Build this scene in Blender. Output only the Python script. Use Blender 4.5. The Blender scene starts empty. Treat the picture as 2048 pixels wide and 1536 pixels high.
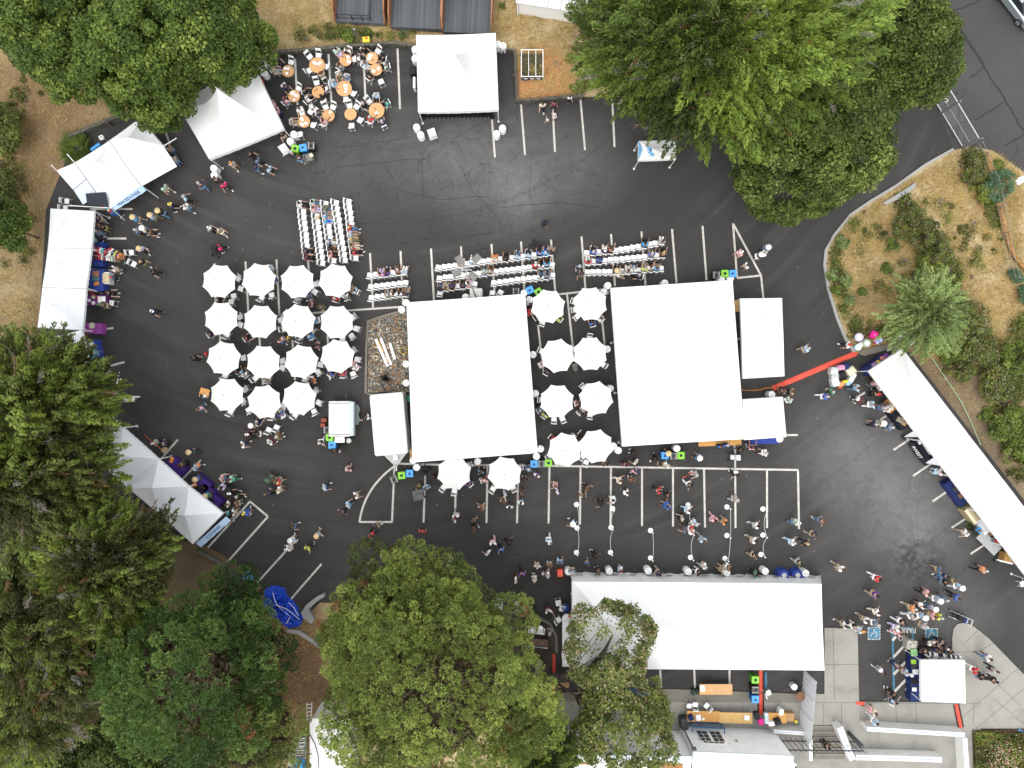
import bpy, math, random
import numpy as np
from mathutils import Vector, Matrix
S = bpy.context.scene
COL = S.collection
PI = math.pi
R = math.radians
random.seed(7)
RNG = np.random.default_rng(11)

# ---------------------------------------------------------------- camera, sky, sun, exposure
H = 57.0                      # height of the drone above the car park, metres
PXM = 25.0                    # photo pixels (2048 wide) per metre on the ground
cam = bpy.data.cameras.new('camera')
cam.sensor_fit = 'HORIZONTAL'
cam.angle = 2 * math.atan(1024 / PXM / H)
cam.clip_start, cam.clip_end = 1.0, 2000.0
co = bpy.data.objects.new('camera', cam)
co.location = (0, 0, H)
COL.objects.link(co)
S.camera = co

SUN_EL, SUN_ROT = R(66), R(205)
wd = bpy.data.worlds.new('World')
S.world = wd
wd.use_nodes = True
nt = wd.node_tree
sky = nt.nodes.new('ShaderNodeTexSky')
sky.sky_type = 'NISHITA'
sky.sun_disc = False
sky.sun_elevation, sky.sun_rotation = SUN_EL, SUN_ROT
sky.air_density, sky.dust_density, sky.ozone_density = 1.0, 6.0, 1.0
hsv = nt.nodes.new('ShaderNodeHueSaturation')      # an even, whitish cloud cover
hsv.inputs['Saturation'].default_value = 0.25
bg = nt.nodes['Background']
nt.links.new(sky.outputs[0], hsv.inputs['Color'])
ov = nt.nodes.new('ShaderNodeMix'); ov.data_type = 'RGBA'; ov.inputs[0].default_value = .82     # even cloud cover over the clear sky
nt.links.new(hsv.outputs[0], ov.inputs[6]); ov.inputs[7].default_value = (4.3, 4.38, 4.5, 1)
nt.links.new(ov.outputs[2], bg.inputs['Color'])
bg.inputs['Strength'].default_value = 0.15
sl = bpy.data.lights.new('sun', 'SUN')
sl.energy, sl.angle, sl.color = 0.62, R(50), (1.0, 0.95, 0.88)
so = bpy.data.objects.new('sun', sl)
sdir = Vector((math.sin(SUN_ROT) * math.cos(SUN_EL), math.cos(SUN_ROT) * math.cos(SUN_EL), math.sin(SUN_EL)))
so.rotation_euler = (-sdir).to_track_quat('-Z', 'Y').to_euler()
COL.objects.link(so)
vs_ = S.view_settings
vs_.view_transform, vs_.look, vs_.gamma, vs_.exposure = 'Standard', 'None', 1.0, 1.36
S.cycles.max_bounces = 6
S.cycles.diffuse_bounces = 3

# ---------------------------------------------------------------- helpers
def P(px, py, z=0.0):
    """A pixel of the photo at height z -> the point in the place."""
    k = (H - z) / H / PXM
    return ((px - 1024) * k, (768 - py) * k, z)

def rot2(x, y, a):
    c, s = math.cos(a), math.sin(a)
    return (x * c - y * s, x * s + y * c)

class MB:
    """Collects shapes; obj() links them as one mesh object."""
    def __init__(s): s.v, s.f, s.m = [], [], []
    def add(s, vs, fs, mi=0):
        n = len(s.v); s.v += [tuple(v) for v in vs]
        s.f += [tuple(i + n for i in f) for f in fs]; s.m += [mi] * len(fs); return s
    def box(s, c, d, rz=0, mi=0, tilt=None):
        vs = []
        for z in (-.5, .5):
            for x, y in ((-.5, -.5), (.5, -.5), (.5, .5), (-.5, .5)):
                p = Vector((x * d[0], y * d[1], z * d[2]))
                if tilt: p.rotate(Matrix.Rotation(tilt[1], 3, tilt[0]))
                a, b = rot2(p.x, p.y, rz); vs.append((c[0] + a, c[1] + b, c[2] + p.z))
        return s.add(vs, [(3, 2, 1, 0), (4, 5, 6, 7), (0, 1, 5, 4), (1, 2, 6, 5), (2, 3, 7, 6), (3, 0, 4, 7)], mi)
    def bbox(s, c, d, b=.03, rz=0, mi=0):
        """A box with chamfered upright edges and top edge."""
        x, y = d[0] / 2, d[1] / 2
        def ring(ix, z):
            o = []
            for px, py in ((-x + b, -y), (x - b, -y), (x, -y + b), (x, y - b), (x - b, y), (-x + b, y), (-x, y - b), (-x, -y + b)):
                k = ix
                o.append((c[0] + rot2(px * k[0], py * k[1], rz)[0], c[1] + rot2(px * k[0], py * k[1], rz)[1], z))
            return o
        z0, z1 = c[2] - d[2] / 2, c[2] + d[2] / 2
        kk = (max(.1, 1 - b / x), max(.1, 1 - b / y))
        vs = ring((1, 1), z0) + ring((1, 1), z1 - b) + ring(kk, z1)
        fs = [tuple(range(7, -1, -1)), tuple(range(16, 24))]
        for r in (0, 8):
            fs += [(r + i, r + (i + 1) % 8, r + 8 + (i + 1) % 8, r + 8 + i) for i in range(8)]
        return s.add(vs, fs, mi)
    def prism(s, poly, z0, z1, mi=0, mtop=None):
        a = sum(poly[i][0] * poly[(i + 1) % len(poly)][1] - poly[(i + 1) % len(poly)][0] * poly[i][1] for i in range(len(poly)))
        if a < 0: poly = poly[::-1]
        n = len(poly)
        s.add([(p[0], p[1], z0) for p in poly] + [(p[0], p[1], z1) for p in poly],
              [tuple(range(n - 1, -1, -1))] + [(i, (i + 1) % n, n + (i + 1) % n, n + i) for i in range(n)], mi)
        n0 = len(s.v) - n
        s.f.append(tuple(range(n0, n0 + n))); s.m.append(mi if mtop is None else mtop); return s
    def cyl(s, p0, p1, r0, r1=None, n=10, mi=0, cap=True):
        r1 = r0 if r1 is None else r1
        a, b = Vector(p0), Vector(p1); d = (b - a).normalized()
        u = d.orthogonal().normalized(); w = d.cross(u)
        vs = []
        for c, r in ((a, r0), (b, r1)):
            vs += [c + (u * math.cos(t * 2 * PI / n) + w * math.sin(t * 2 * PI / n)) * r for t in range(n)]
        fs = [(i, (i + 1) % n, n + (i + 1) % n, n + i) for i in range(n)]
        if cap: fs += [tuple(range(n - 1, -1, -1)), tuple(range(n, 2 * n))]
        return s.add(vs, fs, mi)
    def tube(s, pts, r, n=6, mi=0):
        for i in range(len(pts) - 1):
            ra = r[i] if isinstance(r, (list, tuple)) else r
            rb = r[i + 1] if isinstance(r, (list, tuple)) else r
            s.cyl(pts[i], pts[i + 1], ra, rb, n, mi)
        return s
    def lathe(s, prof, c=(0, 0, 0), n=20, mi=0):
        vs = []; fs = []
        for r, z in prof:
            vs += [(c[0] + r * math.cos(t * 2 * PI / n), c[1] + r * math.sin(t * 2 * PI / n), c[2] + z) for t in range(n)]
        for k in range(len(prof) - 1):
            fs += [(k * n + i, k * n + (i + 1) % n, (k + 1) * n + (i + 1) % n, (k + 1) * n + i) for i in range(n)]
        fs += [tuple(range(n - 1, -1, -1)), tuple(range((len(prof) - 1) * n, len(prof) * n))]
        return s.add(vs, fs, mi)
    def strip(s, pts, w, z, mi=0):
        """A flat ribbon of width w along xy points."""
        pts = [Vector((p[0], p[1])) for p in pts]; L = []
        for i, p in enumerate(pts):
            a = pts[max(i - 1, 0)]; b = pts[min(i + 1, len(pts) - 1)]
            d = (b - a).normalized(); nrm = Vector((-d.y, d.x)) * w / 2
            L.append((p + nrm, p - nrm))
        for i in range(len(L) - 1):
            (a, b), (c, d) = L[i], L[i + 1]
            s.add([(a.x, a.y, z), (b.x, b.y, z), (d.x, d.y, z), (c.x, c.y, z)], [(0, 1, 2, 3)], mi)
        return s
    def wall(s, pts, w, z0, z1, mi=0):
        """A solid band of width w along xy points (retaining walls, kerbs)."""
        pts = [Vector((p[0], p[1])) for p in pts]; A = []; B = []
        for i, p in enumerate(pts):
            a = pts[max(i - 1, 0)]; b = pts[min(i + 1, len(pts) - 1)]
            d = (b - a).normalized(); nrm = Vector((-d.y, d.x)) * w / 2
            A.append(p + nrm); B.append(p - nrm)
        n = len(pts); vs = []
        for i in range(n):
            vs += [(A[i].x, A[i].y, z0), (A[i].x, A[i].y, z1), (B[i].x, B[i].y, z1), (B[i].x, B[i].y, z0)]
        fs = []
        for i in range(n - 1):
            a, b = i * 4, i * 4 + 4
            fs += [(a + k, a + k + 1, b + k + 1, b + k) for k in range(3)]
        fs += [(0, 3, 2, 1), (4 * n - 4, 4 * n - 3, 4 * n - 2, 4 * n - 1)]
        return s.add(vs, fs, mi)
    def mesh(s, name, mats, smooth=False):
        me = bpy.data.meshes.new(name)
        me.from_pydata(s.v, [], s.f)
        for m in (mats if isinstance(mats, (list, tuple)) else [mats]): me.materials.append(m)
        me.polygons.foreach_set('material_index', s.m)
        if smooth: me.polygons.foreach_set('use_smooth', [True] * len(s.f))
        me.validate(); me.update(); return me
    def obj(s, name, mats, parent=None, loc=None, rz=0, smooth=False):
        return link(name, s.mesh(name, mats, smooth), parent, loc, rz)

def link(name, me, parent=None, loc=None, rz=0):
    o = bpy.data.objects.new(name, me); COL.objects.link(o)
    if parent: o.parent = parent
    if loc: o.location = loc
    if rz: o.rotation_euler.z = rz
    return o
NAMED = []
def tag(o, label=None, cat=None, group=None, kind=None):
    if label: o['label'] = label; NAMED.append(o)
    if cat: o['category'] = cat
    if group: o['group'] = group
    if kind: o['kind'] = kind
    return o
def thing(name, label, cat, loc=(0, 0, 0), rz=0, group=None):
    o = bpy.data.objects.new(name, None); COL.objects.link(o)
    o.empty_display_size = .2
    o.location = loc; o.rotation_euler.z = rz
    return tag(o, label, cat, group)
def struct(o): o['kind'] = 'structure'; return o
KIDS = {}
def dup(root, loc, rz, label, group=None):
    """A copy of a thing with copies of its parts and sub-parts (sharing meshes)."""
    if root.name not in KIDS: KIDS[root.name] = [(c, list(c.children)) for c in root.children]
    r = root.copy(); COL.objects.link(r); r.location = loc; r.rotation_euler.z = rz
    tag(r, label, None, group)
    for ch, gs in KIDS[root.name]:
        c = ch.copy(); COL.objects.link(c); c.parent = r
        for g in gs:
            d = g.copy(); COL.objects.link(d); d.parent = c
    return r

# ---------------------------------------------------------------- materials
MATS = {}
def M(name, col, rough=.75, var=.12, scale=6.0, bump=0.0, bscale=40., metal=0., spec=.3, detail=4):
    if name in MATS: return MATS[name]
    m = bpy.data.materials.new(name); m.use_nodes = True
    n, l = m.node_tree.nodes, m.node_tree.links
    b = n['Principled BSDF']
    b.inputs['Roughness'].default_value = rough; b.inputs['Metallic'].default_value = metal
    b.inputs['Specular IOR Level'].default_value = spec
    tc = n.new('ShaderNodeTexCoord'); no = n.new('ShaderNodeTexNoise')
    no.inputs['Scale'].default_value = scale; no.inputs['Detail'].default_value = detail
    l.new(tc.outputs['Object'], no.inputs['Vector'])
    cr = n.new('ShaderNodeValToRGB')
    cr.color_ramp.elements[0].position, cr.color_ramp.elements[1].position = .3, .7
    cr.color_ramp.elements[0].color = tuple(max(0, c * (1 - var)) for c in col) + (1,)
    cr.color_ramp.elements[1].color = tuple(min(1, c * (1 + var)) for c in col) + (1,)
    l.new(no.outputs['Fac'], cr.inputs['Fac']); l.new(cr.outputs[0], b.inputs['Base Color'])
    if bump:
        nb = n.new('ShaderNodeTexNoise'); nb.inputs['Scale'].default_value = bscale
        l.new(tc.outputs['Object'], nb.inputs['Vector'])
        bp = n.new('ShaderNodeBump'); bp.inputs['Strength'].default_value = bump; bp.inputs['Distance'].default_value = .05
        l.new(nb.outputs['Fac'], bp.inputs['Height']); l.new(bp.outputs[0], b.inputs['Normal'])
    MATS[name] = m; return m
def N(m, typ, **kw):
    x = m.node_tree.nodes.new(typ)
    for k, v in kw.items():
        if hasattr(x, k): setattr(x, k, v)
        else: x.inputs[k.replace('_', ' ')].default_value = v
    return x
def mixc(m, fac, a, b):
    x = N(m, 'ShaderNodeMix', data_type='RGBA')
    for i, v in ((0, fac), (6, a), (7, b)):
        if hasattr(v, 'is_linked') or hasattr(v, 'node'): m.node_tree.links.new(v, x.inputs[i])
        elif isinstance(v, tuple): x.inputs[i].default_value = v + (1,)
        else: x.inputs[i].default_value = v
    return x.outputs[2]
def ramp(m, fac, stops, interp='LINEAR'):
    x = N(m, 'ShaderNodeValToRGB'); e = x.color_ramp; e.interpolation = interp
    while len(e.elements) < len(stops): e.elements.new(.5)
    for el, (p, c) in zip(e.elements, stops):
        el.position = p; el.color = (c if isinstance(c, tuple) else (c, c, c)) + (1,)
    m.node_tree.links.new(fac, x.inputs['Fac']); return x.outputs[0]
def noise(m, scale, detail=4, rough=.55, vec=None, dist=0):
    x = N(m, 'ShaderNodeTexNoise', Scale=scale, Detail=detail, Roughness=rough, Distortion=dist)
    if vec is not None: m.node_tree.links.new(vec, x.inputs['Vector'])
    return x.outputs['Fac']
def coords(m): return N(m, 'ShaderNodeTexCoord').outputs['Object']
def blob(m, vec, c, r0, r1):
    """1 within r0 metres of c, fading to 0 at r1: where a worn, stained or shade-tinted patch lies."""
    d = N(m, 'ShaderNodeVectorMath', operation='DISTANCE'); m.node_tree.links.new(vec, d.inputs[0]); d.inputs[1].default_value = (c[0], c[1], 0)
    r = N(m, 'ShaderNodeMapRange', From_Min=r0, From_Max=r1, To_Min=1.0, To_Max=0.0); m.node_tree.links.new(d.outputs['Value'], r.inputs[0])
    return r.outputs[0]
def math_(m, op, a, b):
    x = N(m, 'ShaderNodeMath', operation=op)
    for i, v in ((0, a), (1, b)):
        if isinstance(v, (int, float)): x.inputs[i].default_value = v
        else: m.node_tree.links.new(v, x.inputs[i])
    return x.outputs[0]
def blank(name, rough=.9):
    m = bpy.data.materials.new(name); m.use_nodes = True
    b = m.node_tree.nodes['Principled BSDF']; b.inputs['Roughness'].default_value = rough
    b.inputs['Specular IOR Level'].default_value = .25
    return m, b

def asphalt(name, base, worn, lot):
    m, b = blank(name); L = m.node_tree.links; v = coords(m)
    big = noise(m, .09, 5, .6, v, .6)
    c = ramp(m, big, [(.30, tuple(x * .8 for x in base)), (.52, base), (.75, worn)])
    st = N(m, 'ShaderNodeMapping'); st.inputs['Scale'].default_value = (.25, 2.2, 1); st.inputs['Rotation'].default_value = (0, 0, .15)
    L.new(v, st.inputs['Vector'])
    c = mixc(m, math_(m, 'MULTIPLY', noise(m, .5, 6, .7, st.outputs[0]), .35), c, tuple(x * 1.7 for x in base))
    fine = noise(m, 22, 3, .8, v)
    c = mixc(m, math_(m, 'MULTIPLY', ramp(m, fine, [(.5, 0.), (.72, 1.)]), .45), c, tuple(x * 2.3 for x in base))
    if lot:
        for (px, py, r, a) in ((1780, 970, 7, 1.), (1845, 1060, 5.5, 1.), (1690, 890, 6, .8), (1900, 1230, 5, .6), (1010, 330, 7, .9), (880, 300, 6, .8), (1040, 380, 3, 1.), (1160, 330, 5, .6), (700, 330, 6, .4)):
            k = math_(m, 'MULTIPLY', blob(m, v, P(px, py), 0., r), math_(m, 'MULTIPLY', noise(m, .8, 7, .7, v, 1.5), a))
            c = mixc(m, k, c, (.17, .17, .17))
        for (px, py, r) in ((1830, 1120, 3.2), (700, 885, 1.6), (430, 1130, 3.), (1060, 1220, 4.)):
            k = math_(m, 'MULTIPLY', blob(m, v, P(px, py), .2, r), ramp(m, noise(m, 1.2, 5, .6, v, 1.), [(.42, 0.), (.55, .8)]))
            c = mixc(m, k, c, (.022, .02, .016))
        for (px, py, a) in ((760, -260, .2),):     # sweeping tyre marks
            d = N(m, 'ShaderNodeVectorMath', operation='DISTANCE'); L.new(v, d.inputs[0]); d.inputs[1].default_value = P(px, py)
            n1 = N(m, 'ShaderNodeTexNoise', noise_dimensions='1D', Scale=.8, Detail=5, Roughness=.7); L.new(d.outputs['Value'], n1.inputs['W'])
            k = math_(m, 'MULTIPLY', ramp(m, n1.outputs['Fac'], [(.45, 0.), (.7, 1.)]), math_(m, 'MULTIPLY', ramp(m, noise(m, .11, 3, .5, v), [(.42, 0.), (.62, 1.)]), a * 1.6))
            c = mixc(m, k, c, (.10, .098, .094)); k2 = math_(m, 'MULTIPLY', ramp(m, n1.outputs['Fac'], [(.3, 1.), (.42, 0.)]), a); c = mixc(m, k2, c, (.024, .023, .022))
    # hairline cracks, patchy
    vn = N(m, 'ShaderNodeTexVoronoi', feature='DISTANCE_TO_EDGE', Scale=.42 if lot else .3)
    wv = N(m, 'ShaderNodeVectorMath', operation='ADD'); L.new(v, wv.inputs[0])
    nz = N(m, 'ShaderNodeTexNoise', Scale=.9, Detail=6); L.new(v, nz.inputs['Vector'])
    sc = N(m, 'ShaderNodeVectorMath', operation='SCALE'); L.new(nz.outputs['Color'], sc.inputs[0]); sc.inputs['Scale'].default_value = 1.6
    L.new(sc.outputs[0], wv.inputs[1]); L.new(wv.outputs[0], vn.inputs['Vector'])
    crk = ramp(m, vn.outputs['Distance'], [(.0, 1.), (.012, 0.)])
    mask = ramp(m, noise(m, .07, 3, .5, v), [(.47, 0.), (.56, .75)])
    if lot:
        mask = math_(m, 'MAXIMUM', math_(m, 'MULTIPLY', mask, .25), math_(m, 'MULTIPLY', blob(m, v, P(900, 320), 8., 17.), .55))
    c = mixc(m, math_(m, 'MULTIPLY', crk, mask), c, tuple(x * .28 for x in base))
    L.new(c, b.inputs['Base Color'])
    bp = N(m, 'ShaderNodeBump', Strength=.35, Distance=.02); L.new(fine, bp.inputs['Height']); L.new(bp.outputs[0], b.inputs['Normal'])
    return m
A_LOT = asphalt('asphalt', (.034, .0332, .032), (.056, .0545, .0525), True)
A_ROAD = asphalt('road_asphalt', (.046, .0445, .0435), (.064, .062, .061), False)

def dryground(name):
    m, b = blank(name, .95); L = m.node_tree.links; v = coords(m)
    c = ramp(m, noise(m, .35, 8, .65, v, .8), [(.30, (.17, .13, .07)), (.40, (.36, .28, .145)), (.52, (.50, .40, .225)), (.68, (.60, .50, .32))])
    c = mixc(m, ramp(m, noise(m, .8, 6, .7, v), [(.56, 0.), (.68, .65)]), c, (.13, .15, .055))
    c = mixc(m, ramp(m, noise(m, .22, 4, .6, v), [(.55, 0.), (.7, .6)]), c, (.38, .23, .10))
    c = mixc(m, math_(m, 'MULTIPLY', noise(m, 14, 4, .8, v), .6), c, (.20, .13, .06))
    # soil and leaf litter under the trees to the left and below, darkened in colour for tree shade, and the trodden bank behind the long booth row
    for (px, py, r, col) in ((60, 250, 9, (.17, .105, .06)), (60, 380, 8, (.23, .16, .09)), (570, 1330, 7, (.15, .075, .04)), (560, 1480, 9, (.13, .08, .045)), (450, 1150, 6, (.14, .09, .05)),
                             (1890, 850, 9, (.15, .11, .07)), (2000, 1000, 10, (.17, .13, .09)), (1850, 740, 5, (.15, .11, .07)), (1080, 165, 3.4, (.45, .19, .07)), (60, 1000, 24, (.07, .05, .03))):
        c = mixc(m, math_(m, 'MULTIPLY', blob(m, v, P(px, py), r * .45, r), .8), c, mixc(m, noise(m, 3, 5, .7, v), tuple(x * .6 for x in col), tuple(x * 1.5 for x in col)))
    L.new(c, b.inputs['Base Color'])
    bp = N(m, 'ShaderNodeBump', Strength=.8, Distance=.12); L.new(noise(m, 5, 6, .75, v), bp.inputs['Height']); L.new(bp.outputs[0], b.inputs['Normal'])
    return m
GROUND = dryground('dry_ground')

def concrete(name, col):
    m, b = blank(name, .85); L = m.node_tree.links; v = coords(m)
    c = ramp(m, noise(m, .5, 8, .65, v, .5), [(.25, tuple(x * .66 for x in col)), (.5, col), (.8, tuple(x * 1.15 for x in col))])
    c = mixc(m, math_(m, 'MULTIPLY', ramp(m, noise(m, 18, 3, .8, v), [(.5, 0.), (.75, 1.)]), .3), c, tuple(x * .6 for x in col))
    L.new(c, b.inputs['Base Color']); return m
CONC = concrete('pale_concrete', (.255, .248, .222))
CONC_D = concrete('dirty_concrete', (.17, .155, .13))
CONC_J = concrete('slab_joint', (.13, .122, .105))
CONC_G = concrete('grey_concrete', (.30, .30, .29))

def pebbles(name):
    m, b = blank(name, .8); L = m.node_tree.links; v = coords(m)
    vo = N(m, 'ShaderNodeTexVoronoi', Scale=8.5); L.new(v, vo.inputs['Vector'])
    hs = N(m, 'ShaderNodeSeparateColor'); L.new(vo.outputs['Color'], hs.inputs[0])
    c = ramp(m, hs.outputs[0], [(0., (.10, .09, .075)), (.2, (.17, .16, .13)), (.4, (.30, .16, .07)), (.52, (.24, .23, .20)), (.66, (.15, .155, .145)), (.8, (.36, .27, .17)), (.92, (.45, .42, .35)), (1., (.5, .48, .44))], 'CONSTANT')
    c = mixc(m, ramp(m, vo.outputs['Distance'], [(.45, 0.), (.75, .9)]), c, (.04, .035, .03))
    L.new(c, b.inputs['Base Color'])
    bp = N(m, 'ShaderNodeBump', Strength=1., Distance=.08, invert=True); L.new(vo.outputs['Distance'], bp.inputs['Height']); L.new(bp.outputs[0], b.inputs['Normal'])
    return m
PEBBLE = pebbles('river_pebbles')

def planks(name, a, c2, scale, rz=0, gap=.06):
    m, b = blank(name, .7); L = m.node_tree.links; v = coords(m)
    mp = N(m, 'ShaderNodeMapping'); mp.inputs['Rotation'].default_value = (0, 0, rz); L.new(v, mp.inputs['Vector'])
    sx = N(m, 'ShaderNodeSeparateXYZ'); L.new(mp.outputs[0], sx.inputs[0])
    q = math_(m, 'MULTIPLY', sx.outputs[0], scale)
    fr = math_(m, 'FRACT', q, 0); fl = math_(m, 'FLOOR', q, 0)
    wn = N(m, 'ShaderNodeTexWhiteNoise', noise_dimensions='1D'); L.new(fl, wn.inputs['W'])
    c = mixc(m, wn.outputs['Value'], a, c2)
    c = mixc(m, ramp(m, fr, [(0., 1.), (gap, 1.), (gap + .04, 0.), (1., 0.)]), c, tuple(x * .22 for x in a))
    c = mixc(m, math_(m, 'MULTIPLY', noise(m, 4, 5, .7, v), .4), c, tuple(x * .7 for x in a))
    L.new(c, b.inputs['Base Color']); return m

def fabric(name, col, var=.03, wr=.35):
    m, b = blank(name, .55); L = m.node_tree.links; v = coords(m)
    c = mixc(m, noise(m, .8, 5, .6, v), tuple(x * (1 - var * 2) for x in col), tuple(min(1, x * (1 + var)) for x in col))
    L.new(c, b.inputs['Base Color'])
    mp = N(m, 'ShaderNodeMapping'); mp.inputs['Scale'].default_value = (1.1, .35, 1); mp.inputs['Rotation'].default_value = (0, 0, .5); L.new(v, mp.inputs['Vector'])
    bp = N(m, 'ShaderNodeBump', Strength=wr, Distance=.12); L.new(noise(m, 1.1, 3, .5, mp.outputs[0], .8), bp.inputs['Height']); L.new(bp.outputs[0], b.inputs['Normal'])
    return m
TENT = fabric('white_tent_vinyl', (.72, .725, .72))
TENT_B = fabric('bluish_tent_canvas', (.75, .77, .79), .05, .5)
UMBR = fabric('off_white_umbrella_cloth', (.66, .657, .64), .03, .25)

def leafmat(name, stops):
    m, b = blank(name, .6); L = m.node_tree.links
    at = N(m, 'ShaderNodeAttribute', attribute_name='tone')
    c = ramp(m, at.outputs['Fac'], [(p, (k[0] * 1.34, k[1] * 1.32, k[2] * 1.0)) if p < .86 else (p, k) for p, k in stops])
    L.new(c, b.inputs['Base Color'])
    tr = N(m, 'ShaderNodeBsdfTranslucent'); L.new(c, tr.inputs['Color'])
    mx = N(m, 'ShaderNodeMixShader', Fac=.25); L.new(b.outputs[0], mx.inputs[1]); L.new(tr.outputs[0], mx.inputs[2])
    L.new(mx.outputs[0], m.node_tree.nodes['Material Output'].inputs['Surface']); return m
DEAD = [(.87, (.20, .075, .03)), (.92, (.22, .10, .045)), (.94, (.24, .22, .19)), (1., (.33, .31, .28))]
OAK = leafmat('oak_leaves', [(0, (.020, .038, .010)), (.4, (.058, .095, .022)), (.75, (.135, .185, .042)), (.85, (.20, .25, .07))] + DEAD)
OAK2 = leafmat('dark_oak_leaves', [(0, (.015, .026, .009)), (.4, (.042, .066, .016)), (.75, (.10, .135, .033)), (.85, (.18, .22, .08))] + DEAD)
CYP = leafmat('cypress_sprays', [(0, (.022, .034, .014)), (.35, (.058, .085, .024)), (.65, (.105, .158, .034)), (.85, (.19, .26, .06))] + DEAD)
CYP2 = leafmat('dull_cypress_sprays', [(0, (.034, .036, .019)), (.4, (.070, .084, .032)), (.7, (.125, .175, .042)), (.85, (.19, .24, .06))] + DEAD)
PINE = leafmat('pine_needles', [(0, (.030, .040, .016)), (.35, (.085, .115, .034)), (.62, (.165, .21, .060)), (.85, (.25, .31, .10))] + DEAD)
PINE_D = leafmat('deep_green_needles', [(0, (.014, .030, .012)), (.35, (.036, .072, .022)), (.65, (.075, .125, .036)), (.85, (.12, .18, .06))] + DEAD)
TWIG_SHADE = leafmat('brown_grey_twig_shade', [(0, (.045, .032, .022)), (.6, (.10, .08, .06)), (.85, (.15, .125, .10))])
SPARSE = leafmat('thin_oak_leaves', [(0, (.035, .05, .018)), (.4, (.08, .105, .032)), (.75, (.13, .165, .05)), (.85, (.17, .19, .06)), (.88, (.28, .19, .10)), (.94, (.33, .25, .17)), (1., (.44, .36, .29))])
WILLOW = leafmat('grey_green_willow_leaves', [(0, (.06, .085, .04)), (.4, (.14, .19, .08)), (.75, (.22, .29, .13)), (.85, (.25, .32, .16))] + DEAD)
SHRUB = leafmat('shrub_leaves', [(0, (.035, .048, .018)), (.4, (.085, .105, .034)), (.75, (.14, .18, .045)), (.85, (.2, .21, .05))] + DEAD)
BLUEG = leafmat('blue_green_leaves', [(0, (.03, .06, .04)), (.5, (.08, .14, .09)), (1., (.16, .24, .17))])
STRAW = leafmat('straw_blades', [(0, (.16, .11, .05)), (.35, (.33, .24, .11)), (.7, (.49, .385, .205)), (.9, (.56, .47, .30)), (1., (.12, .14, .045))])
BARK = M('bark', (.10, .075, .055), .9, .35, 5, .5)
BARKG = M('grey_twig_bark', (.22, .19, .165), .9, .3, 5)

WHITE = M('white_plastic', (.80, .80, .79), .45, .03)
CHAIRW = M('white_chair_plastic', (.80, .80, .79), .5, .04, 3)
CHAIRF = M('white_chair_frame', (.62, .62, .61), .4, .06, 3)
LINE = M('road_paint', (.46, .445, .41), .8, .18, 3, 0, detail=8)
LINE_B = M('blue_road_paint', (.05, .16, .24), .85, .35, 3, detail=8)
METAL = M('galvanised_metal', (.34, .35, .36), .4, .1, 8, metal=.6)
ALU = M('white_tube', (.70, .70, .70), .4, .06)
BLACK = M('black_plastic', (.012, .012, .014), .6, .2)
DGREY = M('dark_grey_plastic', (.045, .047, .05), .6, .15)
WOOD = M('tan_laminate', (.52, .30, .135), .5, .08, 2)
WOOD_O = M('orange_wood_veneer', (.52, .27, .075), .5, .1, 2)
TIMBER = M('weathered_timber', (.085, .08, .062), .9, .35, 3, .3)
RED = M('red_cable_ramp', (.62, .075, .045), .55, .12, 2)
# ---------------------------------------------------------------- the ground, car park, road, kerbs, plaza
def XY(*pts): return [P(a, b)[:2] for a, b in pts]
LOT = XY((1852, 162), (1908, 300), (1850, 331), (1790, 374), (1740, 404), (1700, 431), (1668, 471), (1651, 501), (1648, 530), (1656, 580), (1673, 635), (1690, 676), (1704, 706),
         (1730, 712), (1790, 690), (1815, 700), (2060, 1015), (2350, 1400), (2350, 1900), (1960, 1900), (1960, 1450), (1100, 1450), (1000, 1450), (985, 1215), (640, 1205), (600, 1245), (520, 1168), (450, 1112), (400, 1085),
         (330, 1080), (200, 950), (130, 760), (78, 655), (92, 420), (112, 370), (148, 278), (250, 236), (380, 190), (500, 112), (562, 106), (700, 94), (790, 89), (1030, 105), (1033, 205), (1160, 194),
         (1400, 196), (1640, 150))
def signed(poly, X, Y):
    """Distance to the polygon's edge, negative inside."""
    d = np.full(X.shape, 1e9); ins = np.zeros(X.shape, bool); n = len(poly)
    for i in range(n):
        (ax, ay), (bx, by) = poly[i], poly[(i + 1) % n]
        ex, ey = bx - ax, by - ay
        t = np.clip(((X - ax) * ex + (Y - ay) * ey) / (ex * ex + ey * ey + 1e-9), 0, 1)
        d = np.minimum(d, np.hypot(X - ax - t * ex, Y - ay - t * ey))
        c = ((ay > Y) != (by > Y)) & (X < (bx - ax) * (Y - ay) / (by - ay + 1e-12) + ax)
        ins ^= c
    return np.where(ins, -d, d)
ROAD = XY((1850, -60), (1868, 30), (1898, 110), (1852, 162), (1908, 300), (1938, 292), (1985, 300), (2060, 352), (2400, 640), (2400, -400), (1700, -400))
PLAZA = XY((1648, 1255), (1714, 1256), (1717, 1403), (1905, 1403), (1903, 1275), (1906, 1256), (1914, 1247), (1926, 1245), (1946, 1252), (1975, 1275), (2060, 1362), (2060, 1456), (1960, 1456), (1960, 1700), (1100, 1700), (1100, 1386), (1340, 1377), (1600, 1387), (1648, 1387))
def gz(X, Y):
    d = np.minimum(np.minimum(signed(LOT, X, Y), signed(ROAD, X, Y)), signed(PLAZA, X, Y))
    bump = .12 * np.sin(X * .9 + 1.3 * np.sin(Y * .5)) * np.cos(Y * .8 + X * .2) + .05 * np.sin(X * 3.1) * np.cos(Y * 2.7)
    t = np.clip(d / 1.2, 0, 1)
    rise = np.where((Y > 20) & (X < 12), .45, np.where(X < -35, .35, .18))
    return np.where(d < 0, -.06, -.06 + t * (rise + bump))
xs = np.concatenate([[-500, -250, -120, -70], np.linspace(-52, 52, 260), [70, 120, 250, 500]])
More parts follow.
